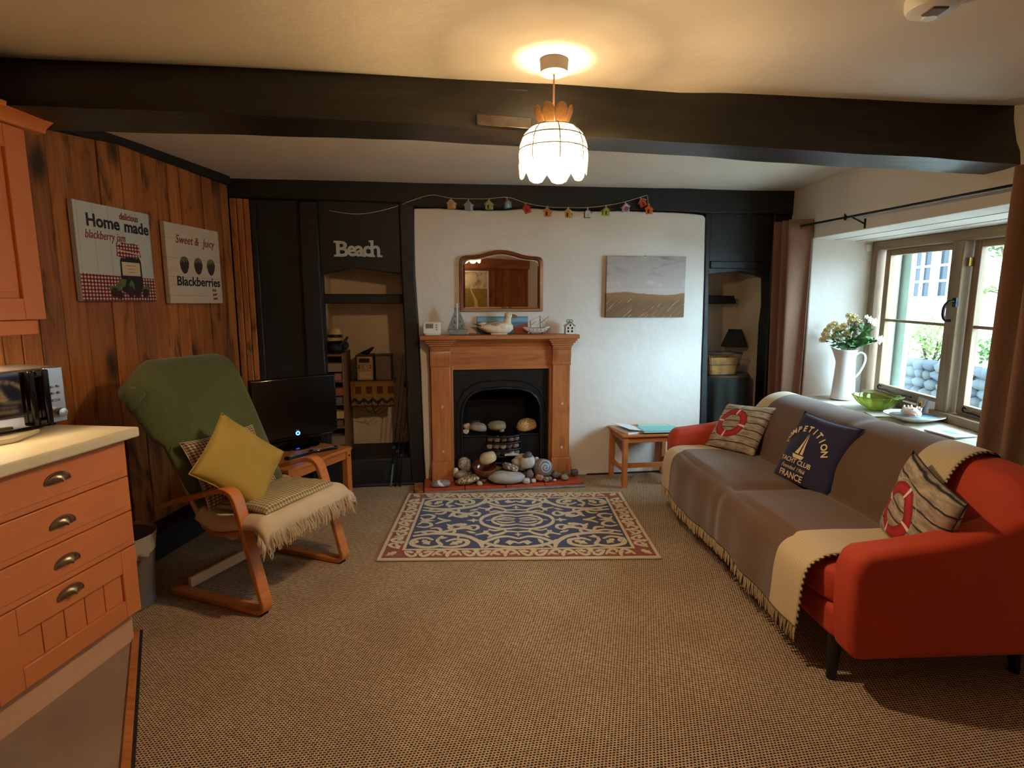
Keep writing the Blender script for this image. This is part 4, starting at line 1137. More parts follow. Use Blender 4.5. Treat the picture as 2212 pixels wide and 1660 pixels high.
# ================================================================ television and its table
TT = thing('tv_table', 'small pine table under the television', 'table', (-1.421, 3.48, 0), R(68))
m = MB(); m.box(-.29, .29, -.25, .25, .418, .440); m.build('table_top', M_BEECH, TT, None, .004)
for sx in (-1, 1):
    for sy in (-1, 1):
        m = MB(); m.box(sx * .262 - .022, sx * .262 + .022, sy * .222 - .022, sy * .222 + .022, 0, .418); lg = m.build('leg', M_BEECH, TT, None, .003)
        m = MB(); m.lathe([(.0, .004), (.006, .003), (.007, 0)], n=10); m.xf(Matrix.Translation((sx * .262, sy * .222 - .022, .385)) @ Matrix.Rotation(R(90), 4, 'X')); m.build('bolt', M_BLKG, lg)
for sy in (-1, 1):
    m = MB(); m.box(-.24, .24, sy * .225 - .009, sy * .225 + .009, .365, .418); m.build('apron', M_BEECH, TT, None, .002)
tv = thing('television', 'black flat television with a blue standby light', 'television', (-1.447, 3.654, 0), R(44))
m = MB(); m.box(-.288, .288, -.012, .035, .505, .915); m.build('housing', M_BLKG, tv, None, .012, 3)
m = MB(); m.box(-.262, .262, -.0135, -.011, .565, .892); m.build('screen', plain('dark_screen', (6, 7, 9), .18), tv)
m = MB(); m.prism([(-.27, .505), (.27, .505), (.20, .488), (0, .480), (-.20, .488)], 'y', -.010, .03); m.build('chin', M_BLKG, tv, None, .004)
m = MB(); m.box(-.05, .05, .0, .03, .45, .50); m.build('neck', M_BLKG, tv, None, .004)
m = MB(); m.lathe([(.0, .441), (.15, .441), (.148, .448), (.11, .456), (.0, .46)], n=32, sy=.68); m.build('stand_base', M_BLKG, tv, 50)
g = G('blue_led'); M_LED = g.out((.02, .05, .3), .3, 0, None, Emission_Color=(.05, .16, 1, 1), Emission_Strength=9.0)
m = MB(); m.tube([(.0 + .011 * math.cos(q), -.0145, .535 + .011 * math.sin(q)) for q in [2 * PI * i / 16 for i in range(17)]], .0038, 6, False); m.build('power_light', M_LED, tv, 60)
m = MB(); m.box(-.012, .012, -.0128, -.012, .5545, .558); m.build('maker_mark', plain('pale_print', (190, 190, 190), .5), tv)
for i, (x, y, rz, lb) in enumerate(((-1.345, 3.395, 62, 'black remote control nearest the armchair on the pine table'), (-1.235, 3.545, 40, 'black remote control beside the television foot'))):
    rm = thing('remote_control', lb, 'remote control', (x, y, .4405), R(rz), 'remote controls on the pine table')
    m = MB(); m.box(-.09, .09, -.024, .024, 0, .018); m.build('body', M_BLKG, rm, None, .005)
    m = MB()
    for a in range(9):
        for b in range(3): m.box(-.07 + a * .016, -.061 + a * .016, -.017 + b * .013, -.009 + b * .013, .018, .0205)
    o_ = m.build('buttons', plain('grey_keys', (150, 146, 140), .5), rm); o_['kind'] = 'stuff'
# ================================================================ fireplace wall
B0 = Vector((0, 4.34, 0)); BZ = R(8.2); BM = Matrix.Translation(B0) @ Matrix.Rotation(BZ, 4, 'Z')
def bw(u, y, z): return BM @ Vector((u, y, z))
def bthing(name, label, cat, u=0, y=0, z=0, rz=0.0, grp=None): return thing(name, label, cat, bw(u, y, z), BZ + rz, grp)
def ell_tube(mm, secs, n=12, caps=True):
    """secs: (centre, radius across y, radius in the path plane)"""
    P = [Vector(s_[0]) for s_ in secs]; v = []; k = len(P)
    for i in range(k):
        t_ = (P[min(i + 1, k - 1)] - P[max(i - 1, 0)]).normalized(); a = Vector((0, 1, 0)); b = t_.cross(a).normalized()
        for j in range(n):
            q = 2 * PI * j / n; v.append(P[i] + a * secs[i][1] * math.cos(q) + b * secs[i][2] * math.sin(q))
    f = [(i * n + j, i * n + (j + 1) % n, (i + 1) * n + (j + 1) % n, (i + 1) * n + j) for i in range(k - 1) for j in range(n)]
    if caps: f += [tuple(range(n - 1, -1, -1)), tuple(range((k - 1) * n, k * n))]
    return mm.add(v, f)

# ---- hearth of quarry tiles
M_TILE = plain('red_quarry_tile', (176, 72, 42), .5, 0, .14, 9, .12, 50)
hr = bthing('hearth', 'hearth of red quarry tiles before the fireplace', 'hearth')
for a, b in zip((-.70, -.395, -.085, .215), (-.397, -.087, .213, .525)):
    m = MB(); m.box(a + .001, b - .001, -.278, -.015, 0.004, .032 + random.uniform(-.001, .001)); m.build('tile', M_TILE, hr, None, .004)
m = MB(); m.box(-.70, .525, -.312, -.276, 0, .014); m.build('mortar_edge', plain('grey_mortar', (126, 118, 112), .9, 0, .2, 20, .3, 60), hr, None, .006)
m = MB(); m.box(-.70, .525, -.276, -.014, 0, .006); m.build('mortar_bed', plain('grey_mortar', (126, 118, 112), .9), hr)
# carpet offcut at the left of the hearth
m = MB(); m.box(-.775, -.705, -.285, -.085, 0.001, .02); o = m.build('wood_block', M_PLANK, None, None, .004, loc=B0, rot=(0, 0, BZ)); tag(o, 'small brown wooden block at the left end of the hearth', 'block')

# ---- pine surround
fs_ = bthing('fire_surround', 'waxed pine fire surround with mantel shelf', 'mantelpiece')
M_PX, M_PZ = M_PINE_X, M_PINE
Yw = -.016
m = MB(); m.box(-.708, .492, -.200, Yw, 1.132, 1.164); m.build('mantel_shelf', M_PX, fs_, None, .005)
m = MB(); m.prism([(Yw, 1.075), (-.095, 1.075), (-.105, 1.095), (-.125, 1.105), (-.150, 1.118), (-.165, 1.132), (Yw, 1.132)], 'x', -.50, .315); m.build('bed_moulding', M_PX, fs_, None, .002)
m = MB(); m.box(-.490, .302, -.088, Yw, .905, 1.076); m.build('frieze', M_PX, fs_, None, .003)
m = MB(); m.box(-.478, .290, -.094, -.086, .897, .918); m.build('frieze_bead', M_PX, fs_, None, .003)
for (a, b) in ((-.632, -.488), (.300, .440)):
    m = MB(); m.box(a, b, -.118, Yw, .19, .93); m.build('pilaster', M_PZ, fs_, None, .004)
    m = MB(); m.box(a - .012 if a < 0 else b - .005, (a + .005) if a < 0 else b + .012, -.07, Yw, .032, 1.07); m.build('back_board', M_PZ, fs_, None, .002)
    ia, ib = (b - .004, b + .022) if a < 0 else (a - .022, a + .004)
    m = MB(); m.box(ia, ib, -.098, Yw, .032, .93); m.build('inner_bead', M_PZ, fs_, None, .003)
    # swelling block and capital
    prof_ = [(Yw, .925), (-.124, .925), (-.126, .938), (-.120, .945), (-.128, .985), (-.132, 1.02), (-.124, 1.045), (-.132, 1.05), (-.134, 1.062), (Yw, 1.062)]
    m = MB(); m.prism(prof_, 'x', a - .004, b + .004); m.build('console_block', M_PZ, fs_, 30, .002)
    m = MB()
    for (e, y_, za, zb_) in ((.006, -.140, 1.062, 1.080), (.016, -.152, 1.080, 1.098), (.028, -.166, 1.098, 1.114), (.040, -.178, 1.114, 1.132)): m.box(a - e, b + e, y_, Yw, za, zb_)
    m.build('capital', M_PX, fs_, None, .004)
    m = MB(); m.box(a - .008, b + .020 if a < 0 else b + .012, -.142, Yw, .032, .192); m.build('plinth_block', M_PZ, fs_, None, .005)
    for (zz) in (.27, .62):
        m = MB(); m.ball(((a + b) / 2 + .01, -.1180, zz), .009, 1, .10, 1.2); m.build('knot_plug', plain('pale_filler', (206, 170, 130), .6), fs_, 60)

# ---- cast iron insert
M_CAST = plain('black_cast_iron', (20, 21, 22), .42, .3, .3, 14, .35, 50)
ci = bthing('fire_insert', 'arched black cast iron grate inside the surround', 'fireplace')
arch = [(-.405, .032), (-.405, .52), (-.395, .60), (-.365, .665), (-.315, .712), (-.24, .738), (-.09, .748), (.06, .738), (.135, .712), (.185, .665), (.213, .60), (.222, .52), (.222, .032)]
out_ = [(.291, .032), (.291, .905), (-.478, .905), (-.478, .032)]
m = MB(); m.prism(arch + out_, 'y', -.062, -.018); m.build('front_plate', M_CAST, ci, None, .006)
m = MB(); m.tube([(p[0] * 1.0 + (-.0), -.064, p[1]) for p in arch], .011, 8); m.build('arch_moulding', M_CAST, ci, 60)
a2 = [(-.44, .032), (-.44, .55), (-.425, .65), (-.385, .725), (-.32, .775), (-.24, .80), (-.09, .81), (.06, .80), (.14, .775), (.205, .725), (.245, .65), (.258, .55), (.258, .032)]
m = MB(); m.tube([(p[0], -.063, p[1]) for p in a2], .006, 6); m.build('outer_moulding', M_CAST, ci, 60)
m = MB()
m.add([(-.43, -.02, 0), (-.33, .28, 0), (.15, .28, 0), (.24, -.02, 0), (-.43, -.02, .78), (-.33, .28, .60), (.15, .28, .60), (.24, -.02, .78)], [(0, 1, 5, 4), (1, 2, 6, 5), (2, 3, 7, 6), (4, 5, 6, 7), (0, 3, 2, 1)])
m.build('firebox', M_CAST, ci)
for (a, b) in ((-.40, -.212), (.056, .222)):
    m = MB(); m.box(a, b, -.035, .24, .032, .36); hb = m.build('hob', M_CAST, ci, None, .006)
    m = MB(); m.box(a - .004, b + .006, -.048, .24, .358, .372); m.build('hob_plate', M_CAST, hb, None, .004)
for k, zz in enumerate((.360, .306, .250, .200)):
    m = MB(); m.tube([(-.222 + .285 * t_, -.030 - .055 * math.sin(PI * t_), zz) for t_ in [i / 12 for i in range(13)]], .0085, 8); m.build('grate_bar', M_CAST, ci, 60)
m = MB(); m.prism([(-.215, -.03), (.06, -.03), (.06, .2), (-.215, .2)], 'z', .180, .192); m.build('grate_floor', M_CAST, ci)
m = MB(); m.tube([(-.20 + .24 * t_, -.035 - .04 * math.sin(PI * t_), .145) for t_ in [i / 10 for i in range(11)]], .012, 8); m.box(-.20, .04, -.04, -.02, .05, .13); m.build('ash_guard', M_CAST, ci, 60)

# ---- stones
def mat_stone(name, c1, c2, kind=None):
    g = G('stone_' + name); o = g.tc(); r_ = g.rand(); ov = g.addv(o, g.vec(r_ * 5, r_ * 3, r_ * 7))
    n1 = g.noise(ov, 22, 4); n2 = g.noise(ov, 160, 2)
    col = g.mix(g.step(.3, .7, n1), lin(c1), lin(c2))
    col = g.mix(g.step(.6, .75, n2) * .25, col, lin((235, 228, 215)))
    x, y, z = g.xyz(o)
    if kind == 'stripe':
        s_ = 1.0 - g.step(.05, .09, ((x * .6 + z * .5 + n1 * .015 - .012) * 10).abs()); col = g.mix(s_, col, lin((226, 222, 214)))
    if kind == 'vein':
        w_ = g.noise(ov, 9, 4, .6, 2.0); s_ = 1.0 - g.step(.0, .03, (w_ - .5).abs()); col = g.mix(s_ * .8, col, lin((222, 216, 208)))
    if kind == 'speck':
        s_ = g.step(.5, .6, g.noise(ov, 90, 2)); col = g.mix(s_, col, lin((226, 208, 170)))
    if kind == 'flint':
        s_ = g.step(.52, .58, g.noise(ov, 26, 3, .6, 1.5)); col = g.mix(s_, col, lin((208, 194, 172)))
    return g.out(col, .5, 0, g.bump(n1 + n2 * .3, .3, .004))
SM = {'gb': mat_stone('grey_brown', (120, 108, 96), (150, 132, 112)), 'red': mat_stone('red', (92, 50, 44), (70, 40, 38)), 'buff': mat_stone('buff', (166, 134, 106), (188, 160, 130)),
      'pale': mat_stone('pale', (200, 178, 150), (180, 158, 132)), 'olive': mat_stone('olive', (128, 116, 90), (150, 136, 108)), 'yellow': mat_stone('yellow', (206, 168, 98), (184, 138, 72), 'speck'),
      'cream': mat_stone('cream', (196, 174, 140), (178, 156, 124)), 'vein': mat_stone('vein', (112, 100, 96), (136, 122, 116), 'vein'), 'stripe': mat_stone('stripe', (118, 112, 108), (132, 126, 120), 'stripe'),
      'speck': mat_stone('speck', (96, 78, 56), (120, 98, 70), 'speck'), 'brown': mat_stone('brown', (92, 74, 64), (116, 96, 84)), 'grey': mat_stone('grey', (168, 164, 158), (150, 144, 138)),
      'flint': mat_stone('flint', (84, 68, 58), (104, 88, 76), 'flint'), 'white': mat_stone('white', (198, 192, 184), (176, 170, 164)), 'dark': mat_stone('dark', (82, 78, 78), (100, 94, 92)),
      'rust': mat_stone('rust', (150, 104, 84), (170, 128, 106)), 'spiral': None}
g = G('stone_spiral'); o = g.tc(); x, y, z = g.xyz(o)
px_ = x - .012; pz_ = z - .022; rr = (px_ * px_ + pz_ * pz_).sqrt(); an = g.m('ARCTAN2', pz_, px_)
sp = ((rr / .021 - an / (2 * PI)).fract() - .5).abs(); nn = g.noise(o, 30, 4)
face = (1.0 - g.step(.046, .054, rr)) * y.lt(.0)
lines_ = (1.0 - g.step(.10, .24, sp)) * face
c_ = g.mix(face, g.mix(nn, lin((108, 98, 94)), lin((132, 120, 112))), g.mix(nn, lin((176, 176, 182)), lin((150, 150, 156))))
SM['spiral'] = g.out(g.mix(lines_, c_, lin((74, 72, 78))), .45, 0, g.bump(nn, .3, .004))
STONES = [
    ('long grey brown stone on the left hob of the grate', -0.270, 0.040, 0.420, 0.074, 0.059, 0.034, -8, 'gb'),
    ('flat reddish slab at the back of the left hob', -0.289, 0.110, 0.443, 0.047, 0.037, 0.016, 0, 'red'),
    ('rough buff stone behind the small pale pebble on the left hob', -0.357, 0.040, 0.426, 0.032, 0.029, 0.028, 20, 'buff'),
    ('small pale pebble at the outer end of the left hob', -0.371, -0.000, 0.395, 0.027, 0.024, 0.019, 0, 'pale'),
    ('domed olive grey stone above the grate bars', -0.112, 0.050, 0.424, 0.077, 0.062, 0.038, 0, 'olive'),
    ('small buff block under the domed olive grey stone', -0.080, 0.020, 0.391, 0.020, 0.018, 0.015, 0, 'buff'),
    ('yellow holed rock on the right hob of the grate', 0.125, 0.050, 0.423, 0.080, 0.064, 0.052, 5, 'yellow'),
    ('large cream egg shaped stone resting in the brown bowl', -0.214, -0.190, 0.227, 0.068, 0.054, 0.046, 18, 'cream'),
    ('grey rock with white veins left of the bowl', -0.388, -0.110, 0.159, 0.053, 0.048, 0.051, 0, 'vein'),
    ('long grey pebble in front of the veined rock', -0.418, -0.170, 0.105, 0.060, 0.042, 0.028, 12, 'gb'),
    ('upright pale pebble against the left pilaster foot', -0.460, -0.160, 0.115, 0.022, 0.020, 0.038, -8, 'pale'),
    ('flat grey pebble with a white stripe at the hearth corner', -0.577, -0.235, 0.038, 0.078, 0.047, 0.024, 2, 'stripe'),
    ('speckled barnacled stone lying along the hearth front', -0.373, -0.225, 0.058, 0.092, 0.046, 0.029, 12, 'speck'),
    ('tiny white pebble beside the speckled stone', -0.285, -0.255, 0.048, 0.022, 0.020, 0.018, 0, 'pale'),
    ('small brown stone behind the tiny white pebble', -0.249, -0.200, 0.056, 0.022, 0.020, 0.015, 0, 'brown'),
    ('big oval grey stone lying across the hearth front', -0.075, -0.225, 0.075, 0.142, 0.078, 0.046, -3, 'grey'),
    ('rough brown and white flint leaning on the big oval stone', -0.040, -0.190, 0.149, 0.069, 0.042, 0.028, -18, 'flint'),
    ('small dark chip between the bowl and the flint', -0.134, -0.160, 0.129, 0.032, 0.026, 0.021, 0, 'brown'),
    ('smooth white boulder right of the grate', 0.100, -0.150, 0.171, 0.063, 0.056, 0.057, 10, 'white'),
    ('dark wedge stone on top of the white boulder', 0.097, -0.160, 0.223, 0.040, 0.032, 0.027, 25, 'dark'),
    ('buff pink pebble left of the white boulder', 0.021, -0.130, 0.167, 0.045, 0.040, 0.036, 0, 'buff'),
    ('pale flake leaning behind the white boulder', 0.049, -0.100, 0.198, 0.045, 0.036, 0.021, 20, 'pale'),
    ('round grey stone with a spiral marking', 0.217, -0.175, 0.125, 0.076, 0.065, 0.073, 0, 'spiral'),
    ('small white pebble behind the spiral stone', 0.179, -0.120, 0.183, 0.017, 0.015, 0.017, 0, 'white'),
    ('dark brown grey stone under the white boulder', 0.110, -0.200, 0.084, 0.032, 0.026, 0.041, 0, 'brown'),
    ('dark brown stone in front of the right pilaster', 0.328, -0.170, 0.064, 0.044, 0.039, 0.030, -10, 'brown'),
    ('grey green pebble at the right of the hearth', 0.383, -0.215, 0.056, 0.029, 0.026, 0.025, 0, 'olive'),
    ('brown pebble against the right pilaster foot', 0.407, -0.170, 0.072, 0.029, 0.026, 0.019, 0, 'brown'),
    ('dark faceted stone at the right end of the hearth', 0.486, -0.130, 0.062, 0.031, 0.028, 0.029, 10, 'dark'),
    ('rusty curved stone before the spiral stone', 0.180, -0.225, 0.065, 0.035, 0.028, 0.026, -15, 'rust'),
    ('rough grey chip beside the rusty curved stone', 0.245, -0.235, 0.048, 0.036, 0.029, 0.018, 8, 'flint'),
    ('round white pebble at the end of the big oval stone', 0.073, -0.262, 0.044, 0.030, 0.027, 0.024, 0, 'white'),
    ('second round white pebble, right of the first', 0.131, -0.250, 0.048, 0.020, 0.018, 0.017, 0, 'white'),
    ('tiny white chip right of the rough grey chip', 0.297, -0.250, 0.048, 0.013, 0.012, 0.009, 0, 'white'),
]
def stone_obj(label, u, y, z, sx, sy, sz, rot, mk, seed, grp, ang=.28):
    b = rock_mesh(seed, 14, 9, .16 if mk in ('grey', 'cream', 'white', 'spiral', 'stripe', 'gb', 'pale') else ang)
    b.v = [tuple(math.copysign(abs(p[k_]) ** .78, p[k_]) * (sx, sy, sz)[k_] for k_ in range(3)) for p in b.v]
    o_ = b.build('stone', SM[mk], None, 180, merge=True)
    o_.matrix_world = BM @ Matrix.Translation((u, y, z)) @ Matrix.Rotation(R(-rot), 4, 'Y')
    return tag(o_, label, 'stone', grp)
for i, (lb, u, y, z, sx, sy, sz, rot, mk) in enumerate(STONES):
    low = .034 + sz * .9 + abs(math.sin(R(rot))) * sx * .6
    if z < .30: z = max(z, low)
    else: z = max(z, .372 + sz * .88 + abs(math.sin(R(rot))) * sx * .6) if 'hob' in lb else z
    if lb.startswith('tiny white pebble') or lb.startswith('round white') or lb.startswith('second round') or lb.startswith('tiny white chip'): y = max(y, -.262)
    stone_obj(lb, u, y, z, sx * .97, sy, sz * .97, rot, mk, i + 1, 'beach stones in the fireplace')
rg = random.Random(11); pm = ['buff', 'gb', 'pale', 'rust', 'brown', 'cream']
for row, (zz, us) in enumerate(((.332, (-.175, -.125, -.072, -.018, .030)), (.276, (-.180, -.130, -.078, -.026, .028)), (.222, (-.182, -.122, -.066, -.012, .036)))):
    for k, u in enumerate(us):
        stone_obj('small pebble behind the grate, %s from the left in the %s row' % (('first', 'second', 'third', 'fourth', 'last')[k], ('top', 'middle', 'bottom')[row]), u, -.022 - .030 * math.sin(PI * (u + .222) / .285) + .022, zz, .028, .026, .024, rg.uniform(-15, 15), pm[rg.randrange(6)], 60 + row * 7 + k, 'pebbles behind the grate bars')
m = MB(); m.prism([(math.cos(q) * .062, math.sin(q) * .026) for q in [PI * i / 12 for i in range(13)]], 'z', 0, .012)
o = m.build('seashell', SM['white'], None, None, .004); o.matrix_world = BM @ Matrix.Translation((-.015, -.108, .212)) @ Matrix.Rotation(R(14), 4, 'X'); tag(o, 'flat white shell lying on the lowest grate bar', 'shell')
# glazed bowl
bl = MB(); bl.lathe([(.0, .0), (.045, .0), (.05, .008), (.075, .03), (.092, .062), (.096, .085), (.091, .088), (.086, .07), (.068, .036), (.04, .016), (.0, .012)], n=32)
o = bl.build('bowl', plain('brown_glaze', (110, 58, 30), .15, 0, .3, 12), None, 60); o.location = bw(-.245, -.165, .085); o.rotation_euler = (R(14), R(6), 0); tag(o, 'brown glazed bowl holding the cream egg shaped stone', 'bowl')
# pebble bed carrying the pile
for k, (u, y, z, s_) in enumerate(((-.245, -.165, .060, .055), (-.34, -.10, .075, .05), (.02, -.12, .08, .05), (.10, -.11, .075, .05), (-.05, -.13, .075, .05), (-.12, -.11, .07, .045), (.19, -.10, .08, .045), (-.04, -.17, .11, .035), (.06, -.15, .125, .035))):
    stone_obj('dull brown stone in the pile %s' % ('under the brown bowl', 'behind the veined rock', 'left of the white boulder', 'under the white boulder', 'below the grate middle', 'between bowl and grate', 'behind the spiral stone', 'under the rough flint', 'under the dark wedge')[k], u, y, z, s_, s_ * .7, s_ * .72, 0, 'brown', 90 + k, 'buried stones under the grate')

# ================================================================ on the mantel shelf
ZS = 1.1645
def onshelf(name, label, cat, u, y=-.115): return bthing(name, label, cat, u, y, ZS)
M_TW = plain('white_plastic', (228, 226, 222), .4)
t = onshelf('thermostat', 'white room thermostat on the mantel shelf', 'thermostat', -.617)
m = MB(); m.box(-.066, .066, -.014, .018, .010, .095); m.build('case', M_TW, t, None, .006)
m = MB(); m.box(-.05, .06, -.03, .03, 0, .011); m.build('stand', M_TW, t, None, .003)
m = MB(); m.box(-.046, .010, -.0155, -.013, .050, .084); m.build('display', plain('lcd_grey', (112, 116, 108), .3), t, None, .001)
for (a, b) in ((.034, .075), (.034, .058), (.034, .042)):
    m = MB(); m.lathe([(.0, .003), (.006, .002), (.006, 0)], n=10); m.xf(Matrix.Translation((a, -.0138, b)) @ Matrix.Rotation(R(90), 4, 'X')); m.build('button', plain('grey_keys', (150, 146, 140), .5), t)
t = onshelf('toy_sailboat', 'grey painted wooden sailboat with white mast on the mantel', 'ornament', -.425)
M_BG = plain('blue_grey_paint', (128, 132, 128), .7, 0, .12, 30)
m = MB(); m.prism([(-.058, .0), (.055, .0), (.080, .042), (-.080, .042)], 'y', -.018, .018); m.build('hull', M_BG, t, None, .006)
m = MB(); m.tube([(-.004, 0, .04), (-.004, 0, .232)], .0045, 8); m.build('mast', plain('white_paint', (236, 236, 234), .5), t)
for pts in (((-.010, .052), (-.066, .052), (-.010, .205)), ((.004, .052), (.062, .052), (.004, .212))):
    m = MB(); m.prism(list(pts), 'y', -.004, .004); sl = m.build('sail', M_BG, t, None, .001)
    for k in range(7):
        w_ = rg.random(); h_ = rg.random(); 
        if w_ + h_ > .85: w_, h_ = w_ * .45, h_ * .45
        xx = pts[0][0] + (pts[1][0] - pts[0][0]) * (.1 + w_ * .8); zz = .06 + h_ * .12
        m = MB(); m.obox((xx, -.0045, zz), (.0018, 0, .001), (0, .0005, 0), (-.001, 0, .004)); m.build('paint_fleck', M_BLKG, sl)
o = MB(); o.box(-.03, .03, -.012, .012, 0, .012); o = o.build('penknife', plain('brown_handle', (110, 66, 40), .5), None, None, .003, loc=bw(-.315, -.15, ZS), rot=(0, 0, BZ)); tag(o, 'small brown handled knife lying beside the sailboat', 'knife')
# sea gull
t = onshelf('gull_figurine', 'carved wooden gull with brown beak sitting on the mantel', 'ornament', -.13)
M_GULL = plain('whitewashed_carving', (222, 208, 184), .6, 0, .1, 25, .15, 60); M_GREYF = plain('grey_brown_feather', (166, 148, 126), .65, 0, .25, 40, .2, 60)
m = MB(); ell_tube(m, [((-.150, 0, .060), .006, .005), ((-.12, 0, .057), .026, .020), ((-.07, 0, .052), .045, .038), ((-.01, 0, .048), .054, .046), ((.045, 0, .050), .053, .047), ((.085, 0, .056), .042, .044), ((.108, 0, .066), .024, .030), ((.116, 0, .072), .006, .008)], 16)
m.build('body', M_GULL, t, 180)
m = MB(); ell_tube(m, [((.062, 0, .055), .038, .044), ((.075, 0, .085), .032, .034), ((.081, 0, .112), .024, .025), ((.083, 0, .128), .022, .023)], 14); m.ball((.086, 0, .142), .027, 1.12, .95, .95, 14, 9); m.build('head', M_GULL, t, 180)
m = MB(); ell_tube(m, [((.106, 0, .141), .012, .013), ((.125, 0, .141), .010, .012), ((.145, 0, .136), .008, .009), ((.158, 0, .127), .004, .004)], 10); m.build('beak', plain('brown_beak', (150, 86, 48), .5), t, 180)
for sy in (-1, 1):
    m = MB(); m.ball((.098, sy * .0235, .150), .0032, n=8, m=6); m.build('eye', M_BLKG, t, 180)
    for k in range(11):
        r0 = k // 4; c0 = k % 4
        p = Vector((.035 - .045 * c0 - .012 * r0, sy * (.050 - .006 * abs(c0 - 1) - .006 * c0), .074 - .017 * r0 + .003 * c0)); dv = Vector((-.045, -sy * .008, -.005))
        m = MB(); ell_tube(m, [(p - dv * .5, .002, .004), (p - dv * .1, .004, .012), (p + dv * .4, .004, .011), (p + dv * 1.0, .001, .002)], 8); m.build('wing_feather', M_GREYF if (k % 3) else M_GULL, t, 180)
for k in range(4):
    m = MB(); ell_tube(m, [((-.11, .012 * (k - 1.5), .062), .007, .005), ((-.150, .010 * (k - 1.5), .072), .008, .004), ((-.182, .008 * (k - 1.5), .082), .002, .002)], 8); m.build('tail_feather', plain('black_feather', (26, 26, 28), .5), t, 180)
m = MB(); m.box(-.05, .075, -.025, .025, 0, .010); m.build('base', M_GULL, t, None, .004)
# small blue print behind
def mat_sea():
    g = G('blue_sea_print'); x, y, z = g.xyz(g.tc()); n = g.noise(g.vec(x * 6, 0.0, z * 40), 1, 4)
    c = g.mix(g.step(.02, .13, z), lin((60, 110, 140)), lin((30, 76, 124)))
    c = g.mix(g.step(.085, .10, z), c, lin((120, 168, 196))); c = g.mix(g.step(.115, .125, z) * .7, c, lin((40, 120, 160)))
    red = x.gt(.085) * (z - x * .25).lt(.035)
    return g.out(g.mix(red, g.mix(n * .4, c, lin((150, 180, 190))), lin((146, 70, 48))), .6)
t = bthing('small_print', 'small blue seascape print leaning behind the gull', 'canvas print', -.078, -.030, ZS)
m = MB(); m.box(-.197, .197, -.010, .006, 0, .134); m.build('canvas', mat_sea(), t, None, .002)
# model ship
t = onshelf('model_ship', 'model two masted ship with white hull on the mantel', 'ornament', .172)
hull = MB()
def hf(a, b):
    x = -.105 + .21 * a; w_ = .026 * (1 - abs(2 * a - 1) ** 3) ; q = (b - .5) * PI
    sheer = .046 + .012 * (2 * a - 1) ** 2 + .006 * a
    return (x * (1 - .10 * (1 - abs(math.sin(q)))), w_ * math.sin(q), sheer - (.038) * math.cos(q) * (1 - .5 * abs(2 * a - 1) ** 4))
hull.grid(hf, 22, 12); hull.build('hull', plain('cream_hull', (216, 206, 190), .5), t, 180, solid=.003)
dk = MB(); dk.prism([(-.102 + .204 * i / 12, .024 * (1 - abs(2 * i / 12 - 1) ** 3)) for i in range(13)] + [(.102 - .204 * i / 12, -.024 * (1 - abs(2 * i / 12 - 1) ** 3)) for i in range(13)], 'z', .040, .044); dk.build('deck', M_SHELFW, t)
m = MB(); m.tube([(-.105, -.0, .055), (-.05, -.025, .048), (.05, -.025, .049), (.105, 0, .062)], .002, 5); m.build('rubbing_strake', M_SHELFW, t)
for k in range(5):
    m = MB(); m.lathe([(.0, .002), (.0035, .001), (.0035, 0)], n=8); m.xf(Matrix.Translation((-.06 + .03 * k, -.0265, .034)) @ Matrix.Rotation(R(90), 4, 'X')); m.build('porthole', M_BLKG, t)
for (x0, h_) in ((-.045, .102), (.03, .140)):
    m = MB(); m.tube([(x0, 0, .04), (x0 - .004, 0, h_)], .0026, 6); m.build('mast', M_SHELFW, t)
m = MB(); m.tube([(.03, 0, .085), (.095, 0, .135)], .002, 5); m.build('gaff', M_SHELFW, t); m = MB(); m.tube([(-.045, 0, .07), (-.005, 0, .095)], .002, 5); m.build('gaff', M_SHELFW, t)
m = MB()
for a, b in (((.028, 0, .138), (.103, 0, .062)), ((.028, 0, .138), (-.05, 0, .102)), ((-.05, 0, .102), (-.105, 0, .055)), ((.028, 0, .12), (0, -.02, .048)), ((.028, 0, .12), (.055, -.02, .048)), ((-.047, 0, .095), (-.07, -.02, .048)), ((.095, 0, .135), (.07, 0, .05))): m.tube([a, b], .0008, 4)
m.build('rigging', M_SHELFW, t)
m = MB(); m.box(-.06, .06, -.015, .015, 0, .006); m.box(-.05, -.04, -.01, .01, .004, .014); m.box(.04, .05, -.01, .01, .004, .014); m.build('stand', M_SHELFW, t, None, .002)
# tea light house
t = onshelf('lantern_house', 'white metal house shaped lantern with a ribbon on the mantel', 'lantern', .430)
M_WM = plain('white_enamel', (226, 222, 214), .4)
m = MB(); m.prism([(-.036, 0), (.036, 0), (.036, .062), (.0, .088), (-.036, .062)], 'y', -.026, .026); m.build('walls', M_WM, t, None, .002)
for (a, b) in ((-.016, .022), (.014, .022), (-.016, .046), (.014, .046), (0, .068)):
    m = MB(); m.box(a - .006, a + .006, -.0272, -.025, b - .008, b + .008); m.build('window_slot', M_BLKG, t)
m = MB()
for s_ in (-1, 1): m.obox((s_ * .02, 0, .076), (s_ * .021, 0, -.015), (0, .030, 0), (.0012 * s_, 0, .0017))
m.build('roof', plain('grey_steel', (150, 150, 150), .3, .9), t)
m = MB()
for s_ in (-1, 1): m.tube([(.012 * s_ + .013 * math.cos(q), 0, .100 + .009 * math.sin(q)) for q in [2 * PI * i / 12 for i in range(13)]], .003, 5, False)
m.build('ribbon_bow', plain('grey_ribbon', (96, 92, 86), .7), t, 60)

